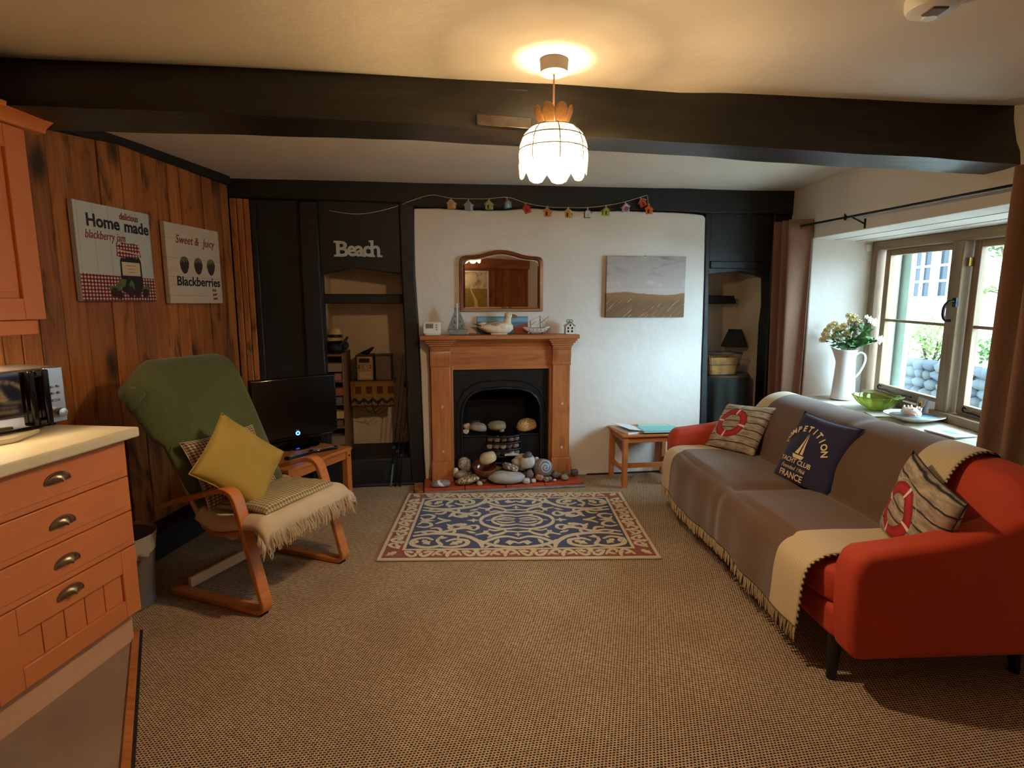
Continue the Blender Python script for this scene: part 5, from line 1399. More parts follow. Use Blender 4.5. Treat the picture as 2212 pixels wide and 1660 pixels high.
# ================================================================ mirror, pictures, letters
mo = [(-.404, 1.334), (-.404, 1.70), (-.400, 1.728), (-.385, 1.745), (-.355, 1.752), (-.30, 1.755), (-.245, 1.764), (-.185, 1.782), (-.13, 1.794), (-.085, 1.797), (-.04, 1.794), (.015, 1.782), (.075, 1.764), (.13, 1.755), (.185, 1.752), (.217, 1.745), (.232, 1.728), (.236, 1.70), (.236, 1.336)]
mc = Vector((-.084, 1.55))
def inset(ps, dx, dz): return [(mc.x + (p[0] - mc.x) * (1 - dx / .32), mc.y + (p[1] - mc.y) * (1 - dz / .23)) for p in ps]
mi_, mi2 = inset(mo, .026, .024), inset(mo, .042, .038)
mr = bthing('wall_mirror', 'reddish wooden framed mirror with an arched top above the mantel', 'mirror')
def ringm(name, A, ya, Bq, yb, mat, extra=None, bev=0):
    mm = MB(); n = len(A); v = [(p[0], ya, p[1]) for p in A] + [(p[0], yb, p[1]) for p in Bq]
    f = [(i, (i + 1) % n, n + (i + 1) % n, n + i) for i in range(n)]
    if extra is not None:
        v += [(p[0], extra, p[1]) for p in A] + [(p[0], extra, p[1]) for p in Bq]
        f += [(i, 2 * n + i, 2 * n + (i + 1) % n, (i + 1) % n) for i in range(n)] + [(n + i, n + (i + 1) % n, 3 * n + (i + 1) % n, 3 * n + i) for i in range(n)]
        f += [(2 * n + i, 3 * n + i, 3 * n + (i + 1) % n, 2 * n + (i + 1) % n) for i in range(n)]
    mm.add(v, f); return mm.build(name, mat, mr, None, bev)
ringm('frame', mo, -.040, mi_, -.034, M_MAHOG, -.016, .003)
M_MIRR = plain('silvered_glass', (236, 232, 226), .015, 1.0)
mm = MB(); mm.add([(p[0], -.026, p[1]) for p in mi2], [tuple(range(len(mi2)))]); mm.build('glass', M_MIRR, mr)
ringm('bevelled_edge', mi_, -.0225, mi2, -.026, M_MIRR)
# canvas with dunes
def mat_dunes():
    g = G('beach_dunes_print'); x, y, z = g.xyz(g.tc())
    u = x / .65 + .5; v = z / .478
    n = g.noise(g.vec(u * 2.2, v * 4.5, 0.3), 1.6, 5, .6, .6)
    sky = g.mix(v, lin((196, 184, 176)), lin((170, 160, 156)))
    sky = g.mix(g.step(.50, .75, n) * g.step(.5, .9, v) * .8, sky, lin((118, 114, 114)))
    sky = g.mix(g.step(.55, .75, g.noise(g.vec(u * 3 + v, v * 3, 2.0), 1.5, 5)) * .6, sky, lin((214, 202, 192)))
    sky = g.mix(1.0 - g.step(.38, .50, v), sky, lin((204, 188, 176)))
    sea = v.lt(.435) * .5
    sky = g.mix(sea, sky, lin((178, 166, 160)))
    hill = .335 + .05 * (u * 4.2 + 1.2).sin() + g.noise(g.vec(u * 6, 0.0, 0.0), 1, 3) * .05 + u * .09
    gn = g.noise(g.vec(u * 30 - v * 26, v * 5, 1.0), 1.0, 4)
    gr = g.mix(gn, lin((88, 66, 42)), lin((146, 110, 72)))
    stroke = g.step(.60, .68, g.noise(g.vec((u * 40 - v * 30), (v * 3 + u), 4.0), 1.0, 2)) * (1.0 - g.step(.26, .34, v))
    gr = g.mix(stroke * .9, gr, lin((206, 178, 140)))
    gr = g.mix(g.step(.22, .36, v) * .7, gr, lin((150, 108, 72)))
    return g.out(g.mix(g.step(0.0, .02, hill - v), sky, gr), .8)
t = bthing('canvas_print', 'wide canvas of windswept dune grass under a pale sky', 'canvas print', 1.062, -.015, 1.287)
m = MB(); m.box(-.325, .325, -.032, .0, 0, .476); m.build('canvas', mat_dunes(), t, None, .003)
m = MB(); m.ball((-.01, -.012, .479), .004); m.build('hanging_nail', M_BLKG, t)
# slab serif word
bs_ = bthing('word_sign', 'pale grey wooden letters spelling Beach above the left niche', 'sign', -1.305, -.012, 1.735)
M_LET = plain('pale_grey_letter', (182, 186, 184), .6)
def letter(ch, x0, x1, h, size, lift=0.0, serifs=()):
    v, f = text_geo(ch, size, bold=.0035, thick=.014)
    xs = [p[0] for p in v]; zs = [p[2] for p in v]; zb = min(zs); zt_ = max(zs)
    v = [(x0 + (p[0] - min(xs)) / (max(xs) - min(xs)) * (x1 - x0), p[1] * (1 + .06 * (x0 * 40 % 3)), lift + (p[2] - zb) / (zt_ - zb) * h) for p in v]
    mm = MB(); mm.add(v, f)
    for (a, b, c, d_) in serifs: mm.box(a, b, -.0064, .0064, c, d_)
    return mm.build('letter', M_LET, bs_)
letter('B', .010, .098, .112, .15, 0, ((-.006, .035, 0, .014), (-.006, .035, .098, .112)))
letter('e', .088, .152, .078, .12, .002)
letter('a', .143, .208, .078, .12, .002, ((.20, .217, 0, .012),))
letter('c', .200, .258, .078, .12, .002)
letter('h', .255, .322, .118, .15, .001, ((.243, .285, 0, .013), (.302, .338, 0, .013), (.243, .268, .106, .119)))

# ================================================================ garland of beach huts
cord = [(-1.333, 2.058), (-1.173, 2.039), (-1.042, 2.049), (-.876, 2.092), (-.725, 2.144), (-.594, 2.180), (-.456, 2.161), (-.322, 2.161), (-.181, 2.165), (-.038, 2.178), (.099, 2.141), (.256, 2.118), (.428, 2.115), (.566, 2.119), (.708, 2.136), (.863, 2.167), (1.044, 2.223), (1.055, 2.140)]
m = MB(); m.tube(cat_rom([(u, -.046 if u > -.8 else -.016, z) for u, z in cord[:-1]], 5) + [Vector((1.050, -.048, 2.20)), Vector((1.055, -.05, 2.135))], .0022, 5)
o = m.build('garland_cord', plain('natural_twine', (196, 190, 172), .8), None, 60, loc=B0, rot=(0, 0, BZ)); tag(o, 'pale twine of the hut garland looped along the header beam', 'garland')
huts = [(-.456, 2.108, 35, 0, (206, 168, 112), (214, 190, 150), None, 'buff', 'leftmost on the garland'), (-.331, 2.100, 30, 0, (150, 160, 172), (170, 186, 200), None, 'blue grey', 'second from the left'), (-.180, 2.110, 25, 0, (160, 172, 110), (176, 190, 130), (50, 60, 40), 'sage green', 'with a dark door'),
        (-.044, 2.122, -10, 8, (104, 158, 176), (176, 50, 44), (200, 210, 210), 'blue', 'with a red roof'), (.103, 2.092, 20, 18, (184, 52, 46), (196, 60, 54), (120, 30, 28), 'red', 'tilted, above the mirror'), (.259, 2.071, 28, 0, (222, 132, 70), (200, 176, 150), (60, 36, 26), 'orange', 'right of the tilted red one'),
        (.421, 2.066, 38, 0, (214, 176, 92), (226, 206, 160), (90, 40, 30), 'yellow', 'with a maroon door'), (.566, 2.066, 2, 0, (150, 150, 152), (120, 120, 124), (96, 96, 100), 'grey striped', 'facing front'), (.707, 2.086, 0, -3, (160, 178, 70), (214, 130, 60), (70, 80, 40), 'lime green', 'with an orange roof'),
        (.865, 2.114, 0, 6, (206, 200, 206), (190, 180, 190), None, 'union flag', 'with crossed red bars'), (1.000, 2.158, 15, 24, (196, 62, 48), (226, 190, 160), (90, 30, 26), 'red', 'hanging askew at the right end'), (1.054, 2.106, 32, 0, (226, 128, 56), (210, 120, 60), (70, 30, 20), 'orange', 'rightmost on the garland')]
for i, (u, z, yaw, roll, cb_, cr, cd_, cn, extra) in enumerate(huts):
    t = bthing('hut_ornament', '%s wooden beach hut ornament, %s' % (cn, extra), 'ornament', u, -.074, z, 0, 'beach huts on the garland')
    t.rotation_euler = (0, R(-roll), BZ + R(-yaw))
    mb_ = plain('hut_wall_%d' % i, cb_, .7); mr_ = plain('hut_roof_%d' % i, cr, .7)
    w_, d_, h_ = .023, .022, .026
    m = MB(); m.prism([(-w_, -h_), (w_, -h_), (w_, .010), (0, .030), (-w_, .010)], 'y', -d_, d_); m.build('walls', mb_, t, None, .001)
    m = MB()
    for s_ in (-1, 1): m.obox((s_ * .0145, 0, .0215), (s_ * .0165, 0, -.0135), (0, d_ + .004, 0), (.0009 * s_, 0, .0011))
    m.build('roof', mr_, t)
    if cd_:
        m = MB(); m.box(-.008, .006, -d_ - .001, -d_ + .001, -h_ + .002, .004); m.build('door', plain('hut_door_%d' % i, cd_, .7), t)
        m = MB(); m.box(w_ - .001, w_ + .001, -.006, .006, -.010, .003); m.build('window_patch', plain('hut_door_%d' % i, cd_, .7), t)
    if cn == 'grey striped':
        for k in range(5):
            m = MB(); m.box(-w_, w_, -d_ - .0012, -d_, -.022 + k * .009, -.018 + k * .009); m.build('stripe', plain('white_paint', (236, 236, 234), .5), t)
    if cn == 'union flag':
        for k, (a, cc) in enumerate(((45, (70, 60, 110)), (-45, (70, 60, 110)), (0, (180, 50, 56)), (90, (180, 50, 56)))):
            m = MB(); m.box(-.022, .022, -d_ - .0016 - .0003 * k, -d_, -.004, .004); m.xf(Matrix.Translation((0, 0, -.006)) @ Matrix.Rotation(R(a), 4, 'Y')); m.build('flag_bar', plain('flag_bar_%d' % (k // 2), cc, .7), t)
    m = MB(); m.box(-.003, .003, -.006, -.001, .024, .050); m.build('peg', plain('pale_peg', (206, 190, 160), .7), t)

# ================================================================ left niche contents
nb = bthing('niche_bookshelf', 'narrow dark wooden shelf unit inside the left niche', 'shelf')
m = MB(); m.box(-1.448, -1.436, .06, .44, .206, 1.02); m.box(-1.302, -1.290, .06, .44, .206, 1.02); m.build('side_panel', M_SHELFW, nb)
for zz in (.215, .44, .62, .80, 1.00):
    m = MB(); m.box(-1.436, -1.302, .055, .44, zz, zz + .014); m.build('shelf_board', M_SHELFW, nb)
bc = [(150, 90, 60), (120, 100, 70), (90, 60, 50), (170, 140, 90), (86, 86, 80), (140, 60, 50)]
k = 0
for (zz, hh) in ((.229, .15), (.454, .12), (.634, .12), (.814, .13)):
    for j in range(2):
        z_ = zz; 
        h2 = hh * (.45 + .1 * j); z2 = zz + j * hh * .5
        m = MB(); m.box(-.062, .062, -.16, .15, 0, h2 * .9)
        o = m.build('book', plain('book_cover_%d' % (k % 6), bc[k % 6], .7), None, None, .003, loc=bw(-1.369 + .003 * j, .22, z2 + .0005), rot=(0, 0, BZ + R(2.0 * j - 1)))
        tag(o, 'worn book lying in the niche shelf, %s of the pair on the %s board' % (('lower', 'upper')[j], ('bottom', 'second', 'third', 'top')[k // 2]), 'book', 'books in the niche shelf'); k += 1
t = bthing('holdall', 'black bag lying on top of the niche shelf', 'bag', -1.365, .22, 1.014)
def bagf(p): return Vector((p.x, p.y, max(p.z, -.045)))
m = MB(); m.ball((0, 0, .046), 1.0, .074, .13, .055, 16, 10, fn=bagf); m.build('bag_body', plain('black_nylon', (18, 18, 18), .7, 0, .2, 20), t, 180)
m = MB(); m.tube(cat_rom([(.04, -.10, .06), (.085, -.09, .10), (.095, -.05, .12), (.07, -.02, .09)], 4), .010, 6); m.ball((.078, -.06, .06), .028, 1, 1, 1.3); m.build('strap', plain('black_nylon', (18, 18, 18), .7), t, 180)
t = bthing('straw_hat', 'straw hat with dark band on the black bag', 'hat', -1.368, .22, 1.112)
M_STRAW = plain('straw_weave', (196, 152, 84), .8, 0, .2, 60, .3, 120)
m = MB(); m.lathe([(.0, .10), (.025, .098), (.048, .085), (.058, .055), (.062, .025), (.075, .012), (.092, .004), (.094, .0), (.06, .004), (.055, .02), (.05, .06), (.0, .09)], n=26, sx=.92, sy=1.15); m.build('straw_body', M_STRAW, t, 180)
m = MB(); m.lathe([(.0635, .022), (.0595, .046)], n=26, sx=.93, sy=1.16); m.build('hat_band', M_BLKG, t, 180)
ws = bthing('wall_shelf', 'small shelf in the left niche carrying the stereo', 'shelf')
m = MB(); m.box(-1.275, -.925, .25, .48, .752, .770); m.build('shelf_board', M_SHELFW, ws, None, .002)
t = bthing('woven_runner', 'patterned woven runner hanging from the niche shelf', 'textile')
g = G('woven_ikat'); x, y, z = g.xyz(g.tc())
u_ = (x + 1.10) / .34; 
zig = (((x + 1.10) / .072).fract() - .5).abs() * .06
b1 = (z - .60 - zig).abs().lt(.014); b2 = (z - .705).abs().lt(.03) * ((x / .085).fract().gt(.45)); b3 = z.lt(.582)
c_ = g.mix(b1, lin((158, 116, 60)), lin((34, 32, 38))); c_ = g.mix(b2, c_, lin((96, 34, 30))); c_ = g.mix(b3, c_, lin((90, 50, 34)))
M_IKAT = g.out(g.mix(g.noise(g.tc(), 90, 2) * .4, c_, lin((60, 44, 30))), .9)
def rf(a, b):
    x = -1.272 + .342 * a
    return (x, .246 + .004 * math.sin(a * 20), .772 - .205 * (1 - b) + .008 * nz(a * 5, b))if b < .8 else (x, .246 + (b - .8) * .6, .7735)
m = MB(); m.grid(rf, 24, 20); m.build('cloth', M_IKAT, t, 180, solid=.003)
st = bthing('stereo', 'silver fronted mini stereo on the niche shelf', 'stereo', -1.158, .27, .7765)
m = MB(); m.box(-.07, .07, 0, .19, 0, .210); m.build('case', plain('dark_grey_plastic', (44, 42, 42), .5), st, None, .004)
m = MB(); m.box(-.060, .066, -.006, .002, .008, .198); m.build('front_panel', plain('champagne_front', (178, 150, 112), .35, .5), st, None, .003)
m = MB(); m.box(-.042, .040, -.008, -.005, .150, .184); m.build('display', plain('lcd_dark', (46, 42, 34), .25), st)
m = MB(); m.lathe([(.0, .010), (.016, .009), (.018, 0)], n=18); m.xf(Matrix.Translation((.002, -.006, .118)) @ Matrix.Rotation(R(90), 4, 'X')); m.build('volume_knob', plain('bright_aluminium', (205, 205, 205), .25, .9), st, 60)
for a in (-.044, .046):
    for b in (.108, .126):
        m = MB(); m.box(a - .006, a + .006, -.009, -.005, b - .005, b + .005); m.build('button', plain('dark_grey_plastic', (44, 42, 42), .5), st)
m = MB(); m.box(-.05, .055, -.0085, -.005, .02, .078); m.build('cassette_door', plain('pale_silver', (196, 170, 134), .35, .4), st, None, .002)
t = bthing('speaker', 'grey cloth fronted speaker beside the stereo', 'speaker', -1.012, .27, .7765)
m = MB(); m.box(-.066, .066, 0, .19, 0, .206); m.build('cabinet', plain('dark_grey_plastic', (44, 42, 42), .5), t, None, .003)
m = MB(); m.box(-.058, .058, -.007, .001, .008, .198); m.build('grille', plain('taupe_grille', (112, 92, 82), .9, 0, .1, 200), t, None, .003)
t = bthing('bird_figurine', 'small black bird figure on top of the stereo', 'ornament', -1.145, .33, .9868)
m = MB(); ell_tube(m, [((-.05, 0, .012), .004, .004), ((-.02, 0, .016), .016, .014), ((.01, 0, .022), .02, .02), ((.03, 0, .036), .013, .014), ((.045, 0, .050), .010, .010), ((.062, 0, .056), .002, .002)], 10); m.build('body', M_BLKG, t, 180)
m = MB(); m.box(-.035, .02, -.012, .012, 0, .008); m.build('base', M_BLKG, t)
m = MB()
for k in range(3): m.tube(cat_rom([(-1.22 + .07 * k, .30, .752), (-1.23 + .06 * k, .24, .62), (-1.20 + .06 * k, .245, .55 - .02 * k), (-1.12 + .05 * k, .25, .53), (-1.06 + .05 * k, .24, .60), (-1.08 + .05 * k, .30, .752)], 5), .0022, 5)
o = m.build('stereo_cable', M_BLKG, None, 60, loc=B0, rot=(0, 0, BZ)); tag(o, 'thin dark stereo cables looping below the niche shelf', 'cable')
t = bthing('wall_bracket', 'small dark iron fitting on the right side of the left niche', 'fitting', -.825, .24, .74)
m = MB(); m.ball((0, 0, 0), .03, 1, .8, .9); m.tube([(0, 0, 0), (.028, 0, .03)], .008, 6); m.build('fitting_body', M_IRON, t, 60)
for k, (du, dz, nm) in enumerate(((0, 0, 'fishing rod with a pale green butt leaning in the left niche'), (.035, .0, 'middle dark fishing rod leaning in the left niche'), (.07, 0, 'fishing rod closest to the white breast in the left niche'))):
    t = bthing('fishing_rod', nm, 'fishing rod', 0, 0, 0, 0, 'rods in the left niche')
    a = Vector((-.955 + du, -.082 - .012 * k, .004)); b = Vector((-.835 + du * .5, -.052 - .004 * k, 1.02 - .1 * k))
    m = MB(); m.tube([a.lerp(b, .16), b], [.0055, .002], 6); m.build('blank', M_BLKG, t, 60)
    m = MB(); m.tube([a, a.lerp(b, .17)], [.008, .007], 8); m.build('butt', plain('pale_green_cork', (96, 118, 108), .5) if k == 0 else M_BLKG, t, 60)
    for q in (.3, .5, .72):
        p = a.lerp(b, q); m = MB(); m.tube([(p.x + .008 * math.cos(w_) - .008, p.y - .006, p.z + .008 * math.sin(w_)) for w_ in [2 * PI * i / 8 for i in range(9)]], .0014, 4, False); m.build('line_guide', plain('grey_steel', (150, 150, 150), .3, .9), t)

# ================================================================ right niche contents
nt = bthing('niche_table', 'round table hidden by a dark cloth in the right niche', 'table', 1.875, .245, 0)
m = MB(); m.lathe([(.0, .775), (.245, .775), (.245, .792), (.0, .792)], n=36); m.build('table_top', M_SHELFW, nt)
m = MB(); m.lathe([(.03, .0), (.03, .775)], n=10); m.build('pedestal', M_SHELFW, nt)
tc = bthing('tablecloth', 'dark green floor length cloth over the niche table', 'tablecloth', 1.875, .245, 0)
def tcf(a, b):
    q = 2 * PI * a
    if b > .72:
        r = .250 * (1 - b) / .28; return (r * math.cos(q), r * math.sin(q), .7945)
    f_ = 1 - b / .72
    r = .252 + .006 * f_ + .016 * f_ ** .6 * math.sin(q * 11 + math.sin(q * 3)) ; return (r * math.cos(q), r * math.sin(q), .012 + (.790 - .012) * (1 - f_ ** 1.0))
m = MB(); m.grid(tcf, 110, 26); m.build('cloth', mat_cloth('dark_green_cloth', (30, 36, 32), (42, 48, 42), 300), tc, 180)
bk = bthing('wire_basket', 'wire basket with ochre lining on the dark cloth', 'basket', 1.805, .125, .7965)
m = MB()
def rect(hx, hy, z, r=.03):
    P = []
    for (sx, sy, q0) in ((1, 1, 0), (-1, 1, 90), (-1, -1, 180), (1, -1, 270)):
        for k in range(4): q = R(q0 + 30 * k); P.append((sx * (hx - r) + r * math.cos(q), sy * (hy - r) + r * math.sin(q), z))
    return P + [P[0]]
for (hx, hy, z, r) in ((.165, .10, .185, .0032), (.15, .088, .09, .0022), (.135, .078, .006, .0028)): m.tube(rect(hx, hy, z), r, 6, False)
for k in range(14):
    q = 2 * PI * k / 14; a = rect(.165, .10, .185)[k % 16]; b = rect(.135, .078, .006)[k % 16]; m.tube([a, b], .002, 5)
m.build('wire_frame', M_IRON, bk, 60)
m = MB()
A = rect(.150, .088, .150)[:-1]; Bq = rect(.130, .074, .008)[:-1]; n = len(A)
m.add(A + Bq, [(i, (i + 1) % n, n + (i + 1) % n, n + i) for i in range(n)] + [tuple(range(n, 2 * n))]); m.build('lining', plain('ochre_lining', (150, 108, 52), .8, 0, .3, 12), bk, 60)
lt = bthing('table_lamp', 'table lamp with dark green pleated shade in the right niche', 'lamp', 2.045, .315, .7965)
m = MB(); m.lathe([(.0, .0), (.055, .0), (.055, .006), (.02, .012), (.0, .014)], n=22); m.build('lamp_base', M_PINE_X, lt, 50)
m = MB(); m.tube([(0, 0, .012), (0, 0, .26)], .004, 8); m.build('stem', plain('pale_silver', (196, 170, 134), .35, .4), lt)
def shf(a, b):
    q = 2 * PI * a; r = .112 + (.052 - .112) * b + .0025 * math.sin(q * 36)
    return (r * math.cos(q), r * math.sin(q), .222 + .150 * b + .003 * math.sin(q * 36) * (1 if b > .95 or b < .05 else 0))
m = MB(); m.grid(shf, 180, 6); m.build('lamp_shade', plain('dark_green_silk', (28, 34, 28), .6), lt, 180, solid=.002)

# ================================================================ side table with folders
sd_ = bthing('side_table', 'small beech side table beside the sofa', 'table')
m = MB(); m.box(.785, 1.285, -.392, -.018, .396, .414); m.build('table_top', M_BEECH, sd_, None, .004)
for uu in (.815, 1.255):
    for yy in (-.362, -.048):
        m = MB(); m.box(uu - .018, uu + .018, yy - .018, yy + .018, 0, .396); m.build('leg', M_BEECH, sd_, None, .003)
for yy in (-.362, -.048):
    m = MB(); m.box(.833, 1.237, yy - .009, yy + .009, .352, .396); m.build('apron', M_BEECH, sd_, None, .002)
for uu in (.815, 1.255):
    m = MB(); m.box(uu - .009, uu + .009, -.344, -.066, .352, .396); m.build('apron', M_BEECH, sd_, None, .002)
    m = MB(); m.box(uu - .008, uu + .008, -.344, -.066, .115, .150); m.build('stretcher', M_BEECH, sd_, None, .002)
m = MB(); m.box(.823, 1.247, -.215, -.197, .105, .142); m.build('stretcher', M_BEECH, sd_, None, .002)
def folder(label, u, y, rz, w_, d_, z0, z1, mat, tilt=0.0):
    t = bthing('folder', label, 'folder', u, y, z0, R(rz), 'folders on the side table')
    m = MB(); m.box(-w_ / 2, w_ / 2, -d_ / 2, d_ / 2, 0, .002); m.build('cover', mat, t)
    m = MB(); m.box(-w_ / 2 + .004, w_ / 2 - .003, -d_ / 2 + .003, d_ / 2 - .003, .002, z1 - .002); m.build('pages', M_WP, t)
    m = MB(); m.box(-w_ / 2, w_ / 2, -d_ / 2, d_ / 2, z1 - .002, z1)
    if tilt: m.xf(Matrix.Translation((w_ / 2, 0, z1)) @ Matrix.Rotation(tilt, 4, 'Y') @ Matrix.Translation((-w_ / 2, 0, -z1)))
    m.build('cover', mat, t); return t
folder('white folder half open at the left of the side table', .895, -.215, 12, .17, .26, .4145, .012, plain('white_card', (222, 226, 230), .45), .18)
folder('pale mint folder at the back of the side table', 1.13, -.15, -4, .24, .18, .4145, .010, plain('mint_card', (176, 206, 196), .45))
folder('bright turquoise folder at the front of the side table', 1.11, -.295, -3, .30, .17, .4255, .014, plain('turquoise_card', (92, 190, 190), .35))
# ================================================================ rug
rug = thing('rug', 'hearth rug with cream scrolls on navy and a brick red border', 'rug', (.032, 3.412, 0), R(1.1))
HX, HY = .785, .538; FX, FY = .645, .405
def mat_pile(name, c1, c2):
    g = G(name); o = g.tc(); n = g.noise(o, 260, 2); n2 = g.noise(o, 7, 3)
    return g.out(g.mix(n2 * .6 + n * .4, lin(c1), lin(c2)), .95, 0, g.bump(n, .5, .003), Sheen_Weight=.15)
M_RC = mat_pile('cream_wool_pile', (206, 190, 158), (182, 162, 128)); M_RR = mat_pile('brick_red_pile', (142, 66, 54), (122, 52, 44)); M_RB = mat_pile('navy_wool_pile', (56, 60, 96), (44, 46, 76))
m = MB(); m.box(-HX, HX, -HY, HY, .001, .012); m.build('backing_edge', M_RC, rug, None, .005)
m = MB(); m.box(-HX + .024, HX - .024, -HY + .024, HY - .024, .010, .0135); m.build('red_border', M_RR, rug)
m = MB(); m.box(-FX - .018, FX + .018, -FY - .018, FY + .018, .012, .0145); m.build('cream_band', M_RC, rug)
m = MB(); m.box(-FX, FX, -FY, FY, .013, .0152); m.build('navy_field', M_RB, rug)
_ruglift = .137
def strip2d(mm, pts, w, z0=.013, z1=.0172, closed=False, taper=True):
    global _ruglift
    _ruglift = (_ruglift * 1.7 + .31) % 1.0; z1 = z1 - .0012 + .0016 * _ruglift
    P = cat_rom([(p[0], p[1], 0) for p in pts], 7); n = len(P); v = []
    for i, p in enumerate(P):
        d = (P[min(i + 1, n - 1)] - P[max(i - 1, 0)]).normalized(); nn = Vector((-d.y, d.x, 0)); t_ = i / (n - 1)
        ww = w / 2 * ((.55 + .45 * math.sin(PI * min(1, max(0, t_)))) if taper else 1) * (1 + .18 * nz(p.x * 60, p.y * 60, 2))
        for zz in (z0, z1): v += [p + nn * ww + Vector((0, 0, zz)), p - nn * ww + Vector((0, 0, zz))]
    f = []
    for i in range(n - 1):
        a = i * 4; b = a + 4
        f += [(a + 2, a + 3, b + 3, b + 2), (a, a + 2, b + 2, b), (a + 1, b + 1, b + 3, a + 3)]
    f += [(0, 1, 3, 2), (n * 4 - 4, n * 4 - 2, n * 4 - 1, n * 4 - 3)]
    mm.add(v, f)
def blob2d(mm, cx, cy, r, rot, z1=.0172, kind=0, z0=.013):
    shape = ([(-1, 0), (-.55, .5), (0, .38), (.3, .75), (.55, .4), (1.25, 0), (.55, -.4), (.3, -.75), (0, -.38), (-.55, -.5)] if kind == 0 else
             [(-1.2, 0), (-.5, .42), (.2, .5), (.8, .22), (1.3, .30), (.9, -.15), (.3, -.35), (-.5, -.25)] if kind == 1 else
             [(-1.1, 0), (-.2, .3), (0, .9), (.35, .35), (1.3, 0), (.35, -.35), (0, -.9), (-.2, -.3)])
    global _ruglift
    _ruglift = (_ruglift * 1.7 + .31) % 1.0; z1 = z1 + .0006 + .0010 * _ruglift
    c, s_ = math.cos(rot), math.sin(rot)
    mm.prism([(cx + r * (p[0] * c - p[1] * s_), cy + r * (p[0] * s_ + p[1] * c)) for p in shape], 'z', z0, z1)
qc = [  # quadrant curves in field units (x 0..1, y 0..1): points, width
    ([(.32, 1.0), (.36, .80), (.46, .62), (.62, .52), (.80, .50), (.98, .58)], .030),
    ([(.36, .74), (.26, .88), (.14, .96), (0, .98)], .026),
    ([(.0, .70), (.10, .62), (.20, .66), (.30, .80), (.33, .92)], .024),
    ([(.74, .92), (.60, .97), (.48, .90), (.47, .76), (.58, .70), (.66, .78)], .026),
    ([(.70, .58), (.74, .74), (.70, .90), (.82, .97), (.95, .88), (.96, .72), (.86, .64), (.78, .72)], .026),
    ([(.98, .46), (.84, .40), (.72, .44), (.60, .34), (.50, .30), (.42, .38)], .024),
    ([(.42, .38), (.38, .30), (.40, .20), (.47, .22), (.46, .30)], .020),
    ([(.40, .56), (.30, .50), (.24, .58), (.16, .52), (.10, .44), (0, .46)], .022),
    ([(.0, .30), (.12, .34), (.24, .28), (.33, .16), (.36, .04), (.36, 0)], .024),
    ([(.0, .16), (.10, .20), (.20, .14), (.24, .05), (.25, 0)], .020),
    ([(.02, .06), (.12, .10), (.20, .04)], .016),
    ([(.10, .44), (.14, .36), (.22, .40), (.28, .34)], .018),
    ([(.62, .52), (.60, .40), (.66, .28), (.62, .18), (.54, .12)], .022),
    ([(.30, 1.0), (.24, .90), (.20, .98)], .020), ([(.48, .62), (.54, .58), (.56, .66)], .018), ([(.98, .70), (.92, .78), (.98, .86)], .018), ([(.72, .44), (.76, .30), (.84, .30)], .020), ([(.80, .12), (.74, .04), (.66, 0)], .020), ([(.0, .86), (.06, .80), (.12, .84)], .018), ([(.44, .30), (.50, .24), (.56, .28)], .016),
    ([(.98, .22), (.90, .26), (.84, .20), (.86, .10), (.94, .06)], .020),
]
qb = [(.56, .83, .030, .6, 0), (.84, .80, .028, 2.2, 0), (.20, .80, .024, 1.2, 1), (.08, .83, .022, 1.57, 0), (.44, .46, .022, -.5, 1), (.54, .18, .026, .4, 0), (.66, .22, .024, 2.2, 1), (.30, .44, .020, .8, 2), (.14, .22, .016, .5, 1), (.88, .48, .020, 2.6, 1), (.70, .66, .020, .2, 1), (.26, .62, .018, .9, 1)]
m = MB()
for sx in (-1, 1):
    for sy in (-1, 1):
        for pts, w_ in qc: strip2d(m, [(sx * p[0] * FX, sy * p[1] * FY) for p in pts], w_ * 1.15)
        for (a, b, r_, rot, k_) in qb: blob2d(m, sx * a * FX, sy * b * FY, r_ * 1.35, math.atan2(sy * math.sin(rot), sx * math.cos(rot)), kind=k_)
for sx in (-1, 1):
    blob2d(m, sx * .43 * FX, 0, .036, 0 if sx > 0 else PI, kind=2); blob2d(m, sx * .90 * FX, 0, .042, PI if sx > 0 else 0, kind=2)
    strip2d(m, [(sx * .02, 0), (sx * .12, .012), (sx * .2, 0)], .014); strip2d(m, [(sx * .97 * FX, -.06), (sx * .93 * FX, 0), (sx * .97 * FX, .06)], .02)
    blob2d(m, 0, sx * .55 * FY, .026, sx * PI / 2, kind=2)
o_ = m.build('scrollwork', M_RC, rug); o_['kind'] = 'stuff'
m = MB()
def vine(ax, fixed, lo, hi, n, sg):
    L_ = (hi - lo) / n
    for k in range(n):
        c = lo + L_ * (k + .5); s_ = 1 if k % 2 else -1
        for f_ in (-1, 1):
            pts = [(c + f_ * L_ * .5, fixed - s_ * .030), (c + f_ * L_ * .38, fixed + s_ * .010), (c + f_ * L_ * .22, fixed + s_ * .034), (c + f_ * L_ * .08, fixed + s_ * .018), (c + f_ * L_ * .12, fixed - s_ * .006)]
            strip2d(m, pts if ax == 0 else [(q, p) for p, q in pts], .021)
        for (dx, dy, r_, rt) in ((0, -.020 * s_, .030, PI / 2 * -s_), (L_ * .30, -.014 * s_, .025, .5), (-L_ * .30, -.014 * s_, .025, PI - .5)):
            if ax == 0: blob2d(m, c + dx, fixed + dy, r_, rt, kind=k % 2)
            else: blob2d(m, fixed + dy, c + dx, r_, PI / 2 - rt, kind=k % 2)
bx_ = (HX - .024 + FX + .018) / 2; by_ = (HY - .024 + FY + .018) / 2
vine(0, by_, -FX, FX, 8, 1); vine(0, -by_, -FX, FX, 8, -1); vine(1, bx_, -FY, FY, 5, 1); vine(1, -bx_, -FY, FY, 5, -1)
